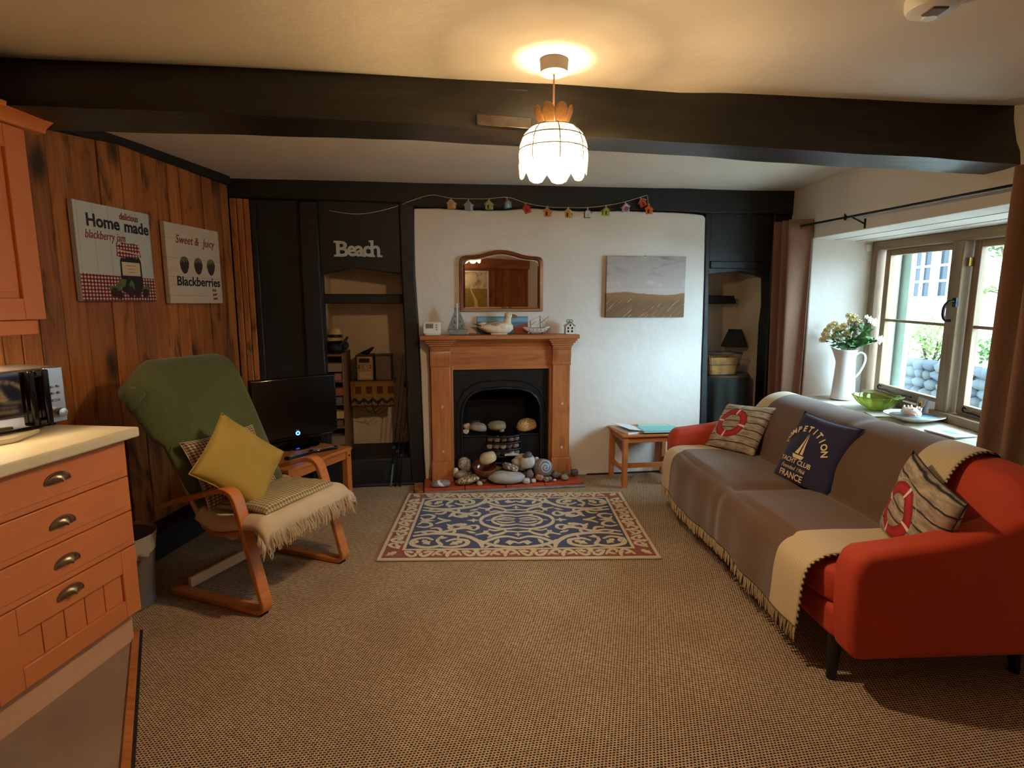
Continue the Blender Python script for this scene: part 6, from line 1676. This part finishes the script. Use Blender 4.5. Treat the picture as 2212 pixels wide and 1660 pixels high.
for sx in (-1, 1):
    for sy in (-1, 1): blob2d(m, sx * bx_, sy * by_, .032, math.atan2(sy, sx), kind=0)
o_ = m.build('border_vine', M_RC, rug); o_['kind'] = 'stuff'

# ================================================================ sofa
SL = (1.214, 1.927, 0); SZ = R(-87.3)
sf = thing('sofa', 'red fabric three seater sofa under the window', 'sofa', SL, SZ)
def mat_red():
    g = G('tomato_red_upholstery'); o = g.tc(); n = g.noise(o, 420, 2); n2 = g.noise(o, 5, 3)
    return g.out(g.mix(n2, lin((192, 64, 28)), lin((172, 52, 22))), .8, 0, g.bump(n, .25, .0015), Sheen_Weight=.12, Sheen_Tint=(1, .5, .4, 1), Sheen_Roughness=.4)
M_RED = mat_red()
def rbox(mm, c, hx, hy, hz, e=.32, n=40, k=20, fn=None):
    def sp(v, p): return math.copysign(abs(v) ** p, v)
    def f(a, b):
        q = 2 * PI * a; t_ = PI * (b - .5)
        x = hx * sp(math.cos(t_), e) * sp(math.cos(q), e); y = hy * sp(math.cos(t_), e) * sp(math.sin(q), e); z = hz * sp(math.sin(t_), e)
        p = Vector((x, y, z))
        if fn: p = fn(p)
        return (c[0] + p[0], c[1] + p[1], c[2] + p[2])
    return mm.grid(f, n, k, 0, False)
armp = [(-.030, .155), (-.050, .30), (-.055, .47), (-.035, .535), (.0, .552), (.12, .566), (.24, .582), (.36, .606), (.46, .636), (.55, .674), (.64, .705), (.72, .73), (.78, .735), (.80, .69), (.78, .155)]
for (a, b) in ((.022, .150), (-1.852, -1.724)):
    m = MB(); m.prism(armp, 'x', a, b); m.build('arm', M_RED, sf, None, .032, 5)
m = MB(); m.box(-1.73, .03, -.025, .74, .155, .285); m.build('seat_base', M_RED, sf, None, .03, 4)
def tilt(p): return Vector((p.x, p.y + .10 * p.z / .22, p.z))
m = MB(); m.box(-1.74, .04, .62, .78, .20, .68); m.build('back_frame', M_RED, sf, None, .04, 4)
for (a, b) in ((-1.728, -.852), (-.848, .026)):
    m = MB(); rbox(m, ((a + b) / 2, .212, .352), (b - a) / 2, .255, .080, .30); m.build('seat_cushion', M_RED, sf, 180, merge=True)
for (a, b) in ((-1.76, -.845), (-.845, .105)):
    def puff(p, w_=(b - a) / 2):
        s_ = 1 + .10 * math.cos(p.x / w_ * PI / 2) if p.y < 0 else 1
        return tilt(Vector((p.x, p.y * s_, p.z + .02 * (1 - (p.x / w_) ** 2) * (1 if p.z > 0 else 0))))
    m = MB(); rbox(m, ((a + b) / 2, .615, .592), (b - a) / 2, .108, .176, .42, 44, 24, puff); m.build('back_cushion', M_RED, sf, 180, merge=True)
for (x, y) in ((0.0, 0.0), (-1.70, 0.0), (.0, .70), (-1.70, .70)):
    m = MB(); m.tube([(x, y, .17), (x + (.012 if x > -.5 else -.012), y + (-.012 if y < .1 else .012), .0)], [.026, .017], 14); m.build('leg', plain('ebonised_leg', (18, 16, 16), .4), sf, 50)
# ---- throw over the sofa
bt = thing('sofa_throw', 'brown woollen throw with cream end bands over the sofa', 'blanket', SL, SZ)
def mat_throw():
    g = G('brown_herringbone_wool'); o = g.tc(); x, y, z = g.xyz(o)
    n = g.noise(o, 380, 2); rib = ((x * 420).sin() * .5 + .5) * .5 + n * .5; n2 = g.noise(o, 9, 3)
    br_ = g.mix(n2 * .5 + n * .5, lin((86, 58, 36)), lin((104, 74, 48)))
    cr_ = g.mix(rib, lin((186, 160, 118)), lin((206, 182, 142)))
    uu_, vv_, ww_ = g.xyz(g.tc('UV'))
    band = uu_.gt(.880).max(uu_.lt(.080))
    return g.out(g.mix(band, br_, cr_), .92, 0, g.bump(rib * band + n * (1.0 - band), .3, .002), Sheen_Weight=.3, Sheen_Roughness=.5)
M_THROW = mat_throw()
bp = cat_rom([(0, .835, .52), (0, .83, .66), (0, .805, .745), (0, .74, .800), (0, .65, .806), (0, .56, .772), (0, .490, .695), (0, .437, .60), (0, .412, .51), (0, .385, .458), (0, .28, .447), (0, .10, .449), (0, -.02, .443), (0, -.072, .410), (0, -.092, .34), (0, -.097, .25), (0, -.100, .168)], 6)
X0, X1 = -1.708, -.068
def bf(a, b):
    t_ = b * (len(bp) - 1); i = min(len(bp) - 2, int(t_)); p = bp[i].lerp(bp[i + 1], t_ - i)
    sk = max(0, (.56 - b) / .56); sk = min(1, sk * 1.6)
    x = X0 + (X1 - .150 * sk - X0) * a
    gap = math.exp(-((x + .85) / .045) ** 2); front = max(0, min(1, (-.02 - p.y) / .06)); seat = 1 if (-.03 < p.y < .36 and p.z < .48) else 0
    z = p.z - .020 * gap * seat; y = p.y
    if p.z > .5 and p.y > .38 and p.y < .56: y += .022 * gap
    if p.z > .77: z -= .012 * gap
    mid = math.cos((x + 1.29) / .44 * PI / 2) if x < -.85 else math.cos((x + .41) / .44 * PI / 2)
    z += .016 * max(0, mid) * seat
    y -= front * (.016 + .005 * math.sin(x * 9 + 1.2) + .004 * math.sin(x * 21) - .012 * gap)
    if b > .8: z += front * (.014 * math.sin(x * 6.5) + .008 * nz(x * 5, 3)) * (b - .8) / .2
    z += .003 * nz(x * 6, p.y * 6, p.z * 6)
    x += .010 * math.sin(b * 9) * (1 if a > .5 else -.4) * abs(2 * a - 1)
    return (x, y, z)
m = MB(); m.grid(bf, 120, 96); m.build('cloth', M_THROW, bt, 180, solid=-.006)
g = G('whip_stitch'); x, y, z = g.xyz(g.tc()); s_ = ((y + z * 1.0 - x * .4) * 220).sin().gt(0.0)
M_STITCH = g.out(g.mix(s_, lin((54, 42, 32)), lin((190, 168, 130))), .9)
m = MB(); m.tube([Vector(bf(1.0, i / 90)) for i in range(91)], .005, 6); m.build('stitched_edge', M_STITCH, bt, 60)
m = MB(); rg = random.Random(9)
for k in range(210):
    a = (k + rg.random() * .9) / 210; p = Vector(bf(a, 1.0)); q = p + Vector((rg.uniform(-.005, .005), rg.uniform(-.006, .004), -.028)); e = q + Vector((rg.uniform(-.007, .007), rg.uniform(-.004, .004), -.028 - .012 * rg.random()))
    m.tube([p + Vector((0, 0, .004)), q, e], [.0036, .0034, .0016], 4)
o_ = m.build('fringe', mat_cloth('beige_fringe', (196, 172, 132), (160, 134, 98), 300), bt, 60); o_['kind'] = 'stuff'
m = MB(); m.tube([Vector(bf(i / 120, .998)) for i in range(121)], .0035, 5); m.build('hem_edge', M_STITCH, bt, 60)
# ---- nautical cushions
def mat_naut(name, cx, cy, ph):
    g = G(name); u, v, w_ = g.xyz(g.tc('UV'))
    wob = g.noise(g.vec(u * 3 + ph, v * 3, 0.0), 1, 3)
    t_ = (v + (wob - .5) * .06) * 7.2
    ln = g.step(.40, .47, (t_.fract() - .5).abs())
    nn = g.noise(g.vec(u * 4 + ph, v * 14, 0.0), 1.4, 4)
    bd = g.mix(g.step(.3, .7, nn), lin((128, 110, 92)), lin((182, 164, 138)))
    col = g.mix(ln, bd, lin((34, 30, 30)))
    dx = u - cx; dy = v - cy; r = (dx * dx + dy * dy).sqrt(); an = g.m('ARCTAN2', dy, dx)
    shadow = (1.0 - g.step(.0, .10, (r - .14).abs())) * .0
    ring = (1.0 - g.step(.305, .31, r)) * g.step(.175, .18, r)
    seg = ((an / (PI / 2) + .62).fract() - .5).abs().lt(.045)
    rc = g.mix(g.step(.17, .24, r) * (1.0 - g.step(.25, .31, r)), lin((128, 24, 24)), lin((176, 38, 34)))
    col = g.mix(ring, col, g.mix(seg, rc, lin((222, 208, 184))))
    rope = (1.0 - g.step(.0, .006, (r - .335 - (an * 4.0).sin() * .012).abs()))
    col = g.mix(rope * .7, col, lin((206, 192, 166)))
    n = g.noise(g.tc(), 400, 2)
    return g.out(col, .85, 0, g.bump(n, .2, .0015))
pillow('cushion', 'weathered plank print cushion with a red lifebuoy at the far end of the sofa', 'cushion', [(1.294, 3.634, 0.438), (1.478, 3.303, 0.472), (1.486, 3.769, 0.712), (1.67, 3.438, 0.746)], .12, mat_naut('lifebuoy_print_far', .40, .52, 0.0), size=(.395, .375), seed=12, grp='lifebuoy cushions on the sofa', floor=.462)
pillow('cushion', 'weathered plank print cushion with a red lifebuoy by the near sofa arm', 'cushion', [(1.601, 2.312, .446), (1.529, 1.968, .368), (1.624, 2.153, .768), (1.552, 1.809, .690)], .13, mat_naut('lifebuoy_print_near', .38, .50, 3.0), size=(.40, .40), seed=15, grp='lifebuoy cushions on the sofa', wr=.012, floor=.462)
M_NAVY = mat_cloth('navy_cotton', (34, 30, 66), (26, 24, 52), 400)
nv, NW, NH = pillow('cushion', 'navy cushion printed with a yacht and club lettering in the middle of the sofa', 'cushion', [(1.462, 3.01, 0.436), (1.55, 2.64, 0.419), (1.632, 3.035, 0.798), (1.721, 2.663, 0.782)], .13, M_NAVY, size=(.395, .415), seed=21, floor=.462)
M_PRINT = plain('cream_print', (226, 196, 150), .8)
def on_cushion(name, v, f):
    mm = MB(); mm.add([(p[0], pillow_front(NW, NH, .13, p[0], p[2]) - .0035 + p[1] * .3, p[2]) for p in v], f); return mm.build(name, M_PRINT, nv)
word = 'COMPETITION'; V_ = []; F_ = []
for i, ch_ in enumerate(word):
    v, f = text_geo(ch_, .047, bold=.0015, thick=.001, align='CENTER'); q = R(66 - 132 * i / (len(word) - 1)); o0 = len(V_)
    cx, cz = -.040, -.050
    for (x, y, z) in v:
        rr = .148 + z; V_.append((cx - math.sin(q) * rr + x * math.cos(q), y, cz + math.cos(q) * rr + x * math.sin(q)))
    F_ += [tuple(k + o0 for k in fc) for fc in f]
on_cushion('lettering', V_, F_)
for (s_, sz_, x_, z_, kw) in (('YACHT CLUB', .036, -.035, -.085, dict(bold=.0006)), ('Founded 1966', .030, -.035, -.120, dict(shear=.3)), ('FRANCE', .046, -.035, -.165, dict(bold=.0008))):
    v, f = text_geo(s_, sz_, thick=.001, align='CENTER', **kw); on_cushion('lettering', [(x + x_, y, z + z_) for x, y, z in v], f)
def poly_print(pts):
    n = len(pts); on_cushion('yacht_print', [(p[0], 0, p[1]) for p in pts], [tuple(range(n))])
bz = .0
poly_print([(-.030, .095), (-.034, .05), (-.046, .0), (-.060, -.030), (-.032, -.030), (-.028, .02)]); poly_print([(-.024, .088), (-.022, .03), (-.022, -.030), (-.002, -.030), (-.010, .02)])
poly_print([(-.072, -.036), (.012, -.036), (.004, -.056), (-.060, -.056)])
# ================================================================ on the window sill
RM = Matrix.Translation((2.267, 4.666, 0)) @ Matrix.Rotation(R(-91), 4, 'Z')
def rwp(u, y, z): return RM @ Vector((u, y, z))
def sill_z(u, y): return .682 + zt(u) + .034 * max(0, y) / .39
def sthing(name, label, cat, u, y, rz=0.0, dz=0.0, grp=None): return thing(name, label, cat, rwp(u, y, sill_z(u, y) + .002 + dz), R(-91) + R(rz), grp)
JU, JY = .60, .195
jg = sthing('jug', 'tall white enamel jug on the window sill', 'jug', JU, JY, 55)
M_ENAM = plain('white_enamel_jug', (222, 220, 216), .22)
m = MB()
def jf(a, b):
    q = 2 * PI * a
    P = [(.080, 0), (.080, .004), (.074, .04), (.069, .12), (.063, .22), (.060, .29), (.063, .335), (.068, .365)]
    t_ = b * (len(P) - 1); i = min(len(P) - 2, int(t_)); r = P[i][0] + (P[i + 1][0] - P[i][0]) * (t_ - i); z = P[i][1] + (P[i + 1][1] - P[i][1]) * (t_ - i)
    k = max(0, math.cos(q - PI)) ** 10 * max(0, (z - .27) / .095)
    return ((r + .034 * k) * math.cos(q), (r + .0 * k) * math.sin(q), z + .018 * k)
m.grid(jf, 44, 28); m.build('jug_body', M_ENAM, jg, 180, solid=.003)
m = MB(); m.lathe([(.0, .003), (.078, .003)], n=24); m.build('jug_base', M_ENAM, jg)
m = MB(); m.tube(cat_rom([(.058, 0, .325), (.085, 0, .345), (.112, 0, .335), (.122, 0, .30), (.112, 0, .25), (.092, 0, .20), (.068, 0, .165)], 5), .0065, 8); m.build('jug_handle', M_ENAM, jg, 60)
# flowers: each stem a thing of its own
M_STEM = plain('flower_stem', (74, 96, 60), .6); M_LEAFD = plain('flower_leaf', (70, 120, 64), .5, 0, .2, 20); M_YEL = plain('cream_yellow_petal', (232, 224, 180), .7, 0, .15, 40); M_YC = plain('golden_flower_eye', (206, 184, 96), .8)
M_POD = plain('poppy_seed_pod', (142, 146, 130), .6, 0, .15, 30); M_FLUFF = plain('cream_plume', (226, 214, 176), .9); M_WPET = plain('white_petal', (236, 232, 214), .7)
jt = rwp(JU, JY, sill_z(JU, JY) + .36)
def head_pos(px, py, k=0.0):
    # spread of the bunch: px to the window side and towards the room, py upwards
    return jt + Vector((px * (.62 + k), -px * (.85 - k), py * 1.08 + .01))
fl_ = [('d', -.165, .055, .0, 'pale daisy at the far left edge of the bunch'), ('d', -.150, .095, .1, 'pale daisy drooping above the far left one'), ('d', -.120, .150, .0, 'pale yellow flower above the left plume'), ('d', -.095, .165, .1, 'pale yellow flower left of the tallest spray'), ('d', -.065, .140, -.1, 'yellow flower in the middle of the left cluster'), ('d', -.030, .155, .0, 'pale yellow flower between left cluster and tall spray'),
       ('d', .000, .225, .1, 'topmost pale flower of the bunch'), ('d', .030, .215, -.1, 'pale flower just right of the topmost one'), ('d', .060, .180, .0, 'white flower below the topmost pair'), ('d', -.005, .110, .05, 'yellow flower in front of the grey pods'), ('d', -.140, .120, .05, 'pale flower hanging left of the cluster'), ('d', -.080, .120, .0, 'low pale flower among the left leaves'), ('d', .015, .190, .0, 'pale flower under the topmost one'),
       ('p', .025, .160, -.1, 'grey poppy pod, upper left of the pods'), ('p', .050, .165, .0, 'grey poppy pod, upper middle of the pods'), ('p', .080, .155, .1, 'green grey poppy pod, rightmost of the pods'), ('p', .045, .095, .0, 'grey poppy pod, lowest of the pods'), ('p', .060, .115, -.1, 'grey poppy pod, lower right of the pods'),
       ('f', -.125, .075, .0, 'fluffy cream plume leaning left over the jug spout'), ('f', -.060, .085, .1, 'fluffy cream plume in front of the stems'), ('w', .120, .205, .0, 'white blossom spray at the upper right of the bunch'), ('w', .155, .180, .1, 'white blossom spray beside the window frame'),
       ('l', .165, .075, .0, 'leafy green sprig reaching right across the window'), ('l', .100, .130, .1, 'upright leafy sprig behind the pods'), ('l', .09, .04, -.1, 'low leafy sprig hanging over the jug rim'), ('w', .205, .07, .05, 'white blossom at the tip of the right sprig')]
rg = random.Random(31)
for i, (kd, px, py, k, lb) in enumerate(fl_):
    hp = head_pos(px, py, k * .5); base = jt + Vector((rg.uniform(-.02, .02), rg.uniform(-.02, .02), -.10)); rim = jt + Vector((px * .12, -px * .14, .0))
    t = thing('flower_stem' if kd != 'l' else 'leafy_sprig', lb, 'flower' if kd != 'l' else 'foliage', base, 0, 'flowers in the white jug')
    h = hp - base
    ctr = cat_rom([(0, 0, 0), rim - base, (rim - base).lerp(h, .55) + Vector((0, 0, .012)), h], 4)
    m = MB(); m.tube(ctr, .0018, 5); m.build('stem', M_STEM, t, 60)
    if kd == 'd':
        m = MB(); nrm = Vector((-.6, -.6, .55)).normalized(); a_ = nrm.orthogonal().normalized(); b_ = nrm.cross(a_)
        for j in range(11):
            q = 2 * PI * j / 11; d_ = a_ * math.cos(q) + b_ * math.sin(q); s_ = d_.cross(nrm)
            p0 = h + d_ * .006; p1 = h + d_ * .021 + nrm * .004; p2 = h + d_ * .032 - nrm * .001
            m.add([p0 - s_ * .003, p0 + s_ * .003, p1 + s_ * .008, p2, p1 - s_ * .008], [(0, 1, 2, 3, 4)])
        m.build('petals', M_YEL, t); m = MB(); m.ball(h + nrm * .002, .011, 1, 1, .8, 10, 6); m.build('flower_eye', M_YC, t, 180)
    elif kd == 'p':
        m = MB(); m.ball(h, .020, 1, 1, 1.15, 12, 8); m.lathe([(.011, .021), (.013, .026), (.003, .028)], c=h, n=10); m.build('seed_pod', M_POD, t, 180)
    elif kd == 'f':
        m = MB(); ax = Vector((-.55, -.35, .05)) if px < -.1 else Vector((.35, -.5, -.02))
        for j in range(190):
            c = h + ax * rg.uniform(-.05, .05) * 1.0; d_ = Vector((rg.uniform(-1, 1), rg.uniform(-1, 1), rg.uniform(-1, 1))).normalized() * rg.uniform(.016, .030)
            m.tube([c, c + d_], [.0024, .0012], 3, False)
        o_ = m.build('plume', M_FLUFF, t); o_['kind'] = 'stuff'
    elif kd == 'w':
        for j in range(5):
            c = h + Vector((rg.uniform(-.02, .02), rg.uniform(-.02, .02), rg.uniform(-.018, .018)))
            m = MB()
            for w_ in range(5):
                q = 2 * PI * w_ / 5; d_ = Vector((math.cos(q) * .7, -math.cos(q) * .5, math.sin(q))) * .017; s_ = Vector((.3, -.6, .2)).cross(d_).normalized() * .009
                m.add([c, c + d_ * .6 + s_, c + d_ * 1.1, c + d_ * .6 - s_], [(0, 1, 2, 3)])
            m.build('blossom', M_WPET, t)
    nl = {'l': 16, 'd': 4, 'p': 5, 'w': 6, 'f': 2}[kd]
    for j in range(nl):
        t_ = (.42 + .55 * j / nl) if kd != 'l' else .40 + .6 * (j + 1) / nl
        p = ctr[min(len(ctr) - 1, int(t_ * (len(ctr) - 1)))]; d_ = Vector((rg.uniform(-1, 1), rg.uniform(-1, .4), rg.uniform(-.1, .7))).normalized(); ll = rg.uniform(.040, .070) * (1.2 if kd == 'l' else .9); s_ = d_.cross(Vector((-.6, -.8, .3))).normalized() * ll * .2
        m = MB(); m.add([p, p + d_ * ll * .45 + s_, p + d_ * ll, p + d_ * ll * .45 - s_], [(0, 1, 2, 3)]); m.build('leaf', M_LEAFD, t)
# green glass bowl
g = G('olive_green_glass')
gb = g.nd('ShaderNodeBsdfGlass'); gb.inputs['Color'].default_value = lin((224, 228, 178)); gb.inputs['Roughness'].default_value = .03; gb.inputs['IOR'].default_value = 1.45
dfn = g.nd('ShaderNodeBsdfTranslucent'); dfn.inputs[0].default_value = lin((136, 146, 70)); mx = g.nd('ShaderNodeMixShader'); mx.inputs[0].default_value = .22
g.t.links.new(gb.outputs[0], mx.inputs[1]); g.t.links.new(dfn.outputs[0], mx.inputs[2]); g.t.links.new(mx.outputs[0], g.outn.inputs[0])
gbw = sthing('glass_bowl', 'green moulded glass bowl on the window sill', 'bowl', .985, .205)
m = MB()
def gbf(a, b):
    q = 2 * PI * a
    P = [(.055, 0.0), (.060, .006), (.092, .025), (.125, .055), (.145, .084), (.150, .092)]
    t_ = b * (len(P) - 1); i = min(len(P) - 2, int(t_)); r = P[i][0] + (P[i + 1][0] - P[i][0]) * (t_ - i); z = P[i][1] + (P[i + 1][1] - P[i][1]) * (t_ - i)
    w_ = 1 + .022 * b * math.cos(12 * (q + b * .5)); return (r * w_ * math.cos(q), r * w_ * math.sin(q), z + .002 * b * math.cos(12 * (q + .5)))
m.grid(gbf, 120, 14); m.build('glass', g.mat, gbw, 180, solid=.005)
m = MB(); m.lathe([(.0, .0), (.055, .0), (.055, .006), (.0, .006)], n=30); m.build('foot', g.mat, gbw)
# plate, shell, card, leaflet
pl = sthing('plate', 'shallow blue centred plate holding a shell', 'plate', 1.325, .215)
m = MB(); m.lathe([(.0, .0), (.06, .0), (.065, .004), (.12, .022), (.158, .040), (.157, .044), (.118, .028), (.06, .010), (.0, .008)], n=44, mi=0); m.build('rim', plain('cream_stoneware', (206, 202, 194), .3), pl, 60)
m = MB(); m.lathe([(.0, .0105), (.06, .0125), (.112, .0285), (.125, .034)], n=40); m.build('glazed_centre', plain('dusty_blue_glaze', (120, 148, 168), .25, 0, .12, 14), pl, 180)
sh = sthing('seashell', 'knobbly pale conch shell on the blue plate', 'shell', 1.30, .215, 20, .013)
def shf2(p):
    q = math.atan2(p.z, p.y); ax = p.x
    k = 1 + .42 * max(0, math.sin(q * 3 + ax * 25)) ** 3 * (1 - min(1, abs(ax) / .06)); return Vector((p.x, p.y * k, p.z * k))
m = MB(); m.ball((0, 0, .034), 1, .062, .034, .034, 22, 14, fn=shf2); m.build('shell_body', plain('pale_shell', (226, 210, 192), .5, 0, .2, 30, .3, 60), sh, 180)
m = MB(); m.ball((.012, -.026, .026), 1, .040, .010, .014, 12, 8); m.build('shell_lip', plain('pink_shell_lip', (212, 158, 132), .4), sh, 180)
m = MB()
for k in range(9): x_ = -.048 + .012 * k; q = 1.57 + .75 * math.sin(k * 2.3); r_ = .034 * (1 - (x_ / .066) ** 2) ** .5; m.tube([(x_, r_ * .7 * math.cos(q), .034 + r_ * .7 * math.sin(q)), (x_ + .004, (r_ + .016) * math.cos(q), .034 + (r_ + .016) * math.sin(q))], [.009, .004], 7)
m.build('shell_spikes', plain('pale_shell', (226, 210, 192), .5), sh, 180)
cd_ = sthing('greeting_card', 'sunflower greeting card leaning on the window frame', 'card', 1.205, .318, -18)
cd_.rotation_euler = (R(-14), 0, R(-91) + R(-14))
m = MB(); m.box(-.062, .062, 0, .0015, 0, .115); m.build('card_front', plain('mauve_card', (150, 150, 160), .6), cd_)
m = MB(); m.obox((.052, .03, .056), (.010, .032, 0), (.0005, 0, 0), (0, 0, .055)); m.build('card_back', M_WP, cd_)
flat('card_print', cd_, [(-.060, .002), (.060, .002), (.060, .02), (.02, .04), (-.03, .035), (-.060, .05)], -.0002, M_LEAFD)
flat('card_print', cd_, [(.02, .02), (.060, .015), (.060, .07), (.03, .05)], -.0005, plain('violet_ink', (74, 56, 150), .6))
m = MB()
for k in range(18):
    q = 2 * PI * k / 18; d_ = Vector((math.cos(q), 0, math.sin(q))); s_ = Vector((-math.sin(q), 0, math.cos(q))); c = Vector((-.008, -.0012 - .0002 * (k % 2), .062)); m.add([c + d_ * .014 - s_ * .004, c + d_ * .028 - s_ * .006, c + d_ * .042, c + d_ * .028 + s_ * .006, c + d_ * .014 + s_ * .004], [(0, 1, 2, 3, 4)])
m.build('sunflower_petals', plain('sunflower_yellow', (232, 190, 60), .6), cd_)
flat('sunflower_eye', cd_, ell(-.008, .062, .019, .019), -.0016, plain('sunflower_brown', (70, 46, 24), .7))
for k in range(2): flat('leaf_print', cd_, [(-.055 + .07 * k, .07 - .05 * k), (-.03 + .07 * k, .095 - .05 * k), (-.02 + .07 * k, .07 - .05 * k)], -.0008, M_LEAFD)
lf = sthing('leaflet', 'white leaflet with a pale blue panel at the near end of the sill', 'leaflet', 1.64, .20, 8)
m = MB(); m.box(-.10, .10, -.072, .072, .008, .0105); m.build('sheet', M_WP, lf); m = MB(); m.box(-.096, .096, -.068, .068, 0, .006); m.build('sheet', plain('grey_card', (140, 140, 140), .6), lf)
flat_ = MB(); flat_.prism([(-.05, -.02), (.05, -.03), (.06, .02), (-.04, .03)], 'z', .0105, .0108); flat_.build('blue_panel', plain('pale_blue_ink', (120, 176, 196), .6), lf)
lf = sthing('envelope', 'cream paper slip under the plate edge', 'paper', 1.135, .13, -12)
m = MB(); m.box(-.10, .06, -.055, .055, 0, .002); m.build('sheet', plain('cream_paper', (226, 218, 200), .7), lf)

# ================================================================ picture on the rear wall, seen in the mirror
def mat_path():
    g = G('field_path_print'); x, y, z = g.xyz(g.tc()); u = x / .56 + .5; v = z / .66
    n = g.noise(g.vec(u * 3, v * 3, 0.0), 1.5, 5, .6, .5)
    sky = g.mix(g.step(.4, .7, n), lin((238, 218, 168)), g.mix(v, lin((214, 190, 140)), lin((120, 120, 104))))
    fld = g.mix(g.noise(g.vec(u * 9, v * 22, 2.0), 1, 4), lin((110, 92, 30)), lin((206, 170, 72)))
    pth = (1.0 - g.step(.03, .07, (u - .52 - (v - .5) * .25 + ((v * 9).sin()) * .04).abs() / (1.25 - v * 1.6).max(.2)))
    fld = g.mix(pth, fld, lin((232, 206, 150)))
    return g.out(g.mix(g.step(.53, .55, v), fld, sky), .7)
t = thing('canvas_print', 'framed field path picture reflected in the mirror', 'canvas print', (1.05, -1.86, 1.31), PI)
m = MB(); m.box(-.28, .28, -.015, .02, 0, .66); m.build('canvas', mat_path(), t, None, .002)
m = MB()
for (a, b, c, d_) in ((-.305, -.28, -.025, .685), (.28, .305, -.025, .685), (-.28, .28, -.025, 0), (-.28, .28, .66, .685)): m.box(a, b, -.022, .02, c, d_)
m.build('frame', M_WP, t, None, .002)
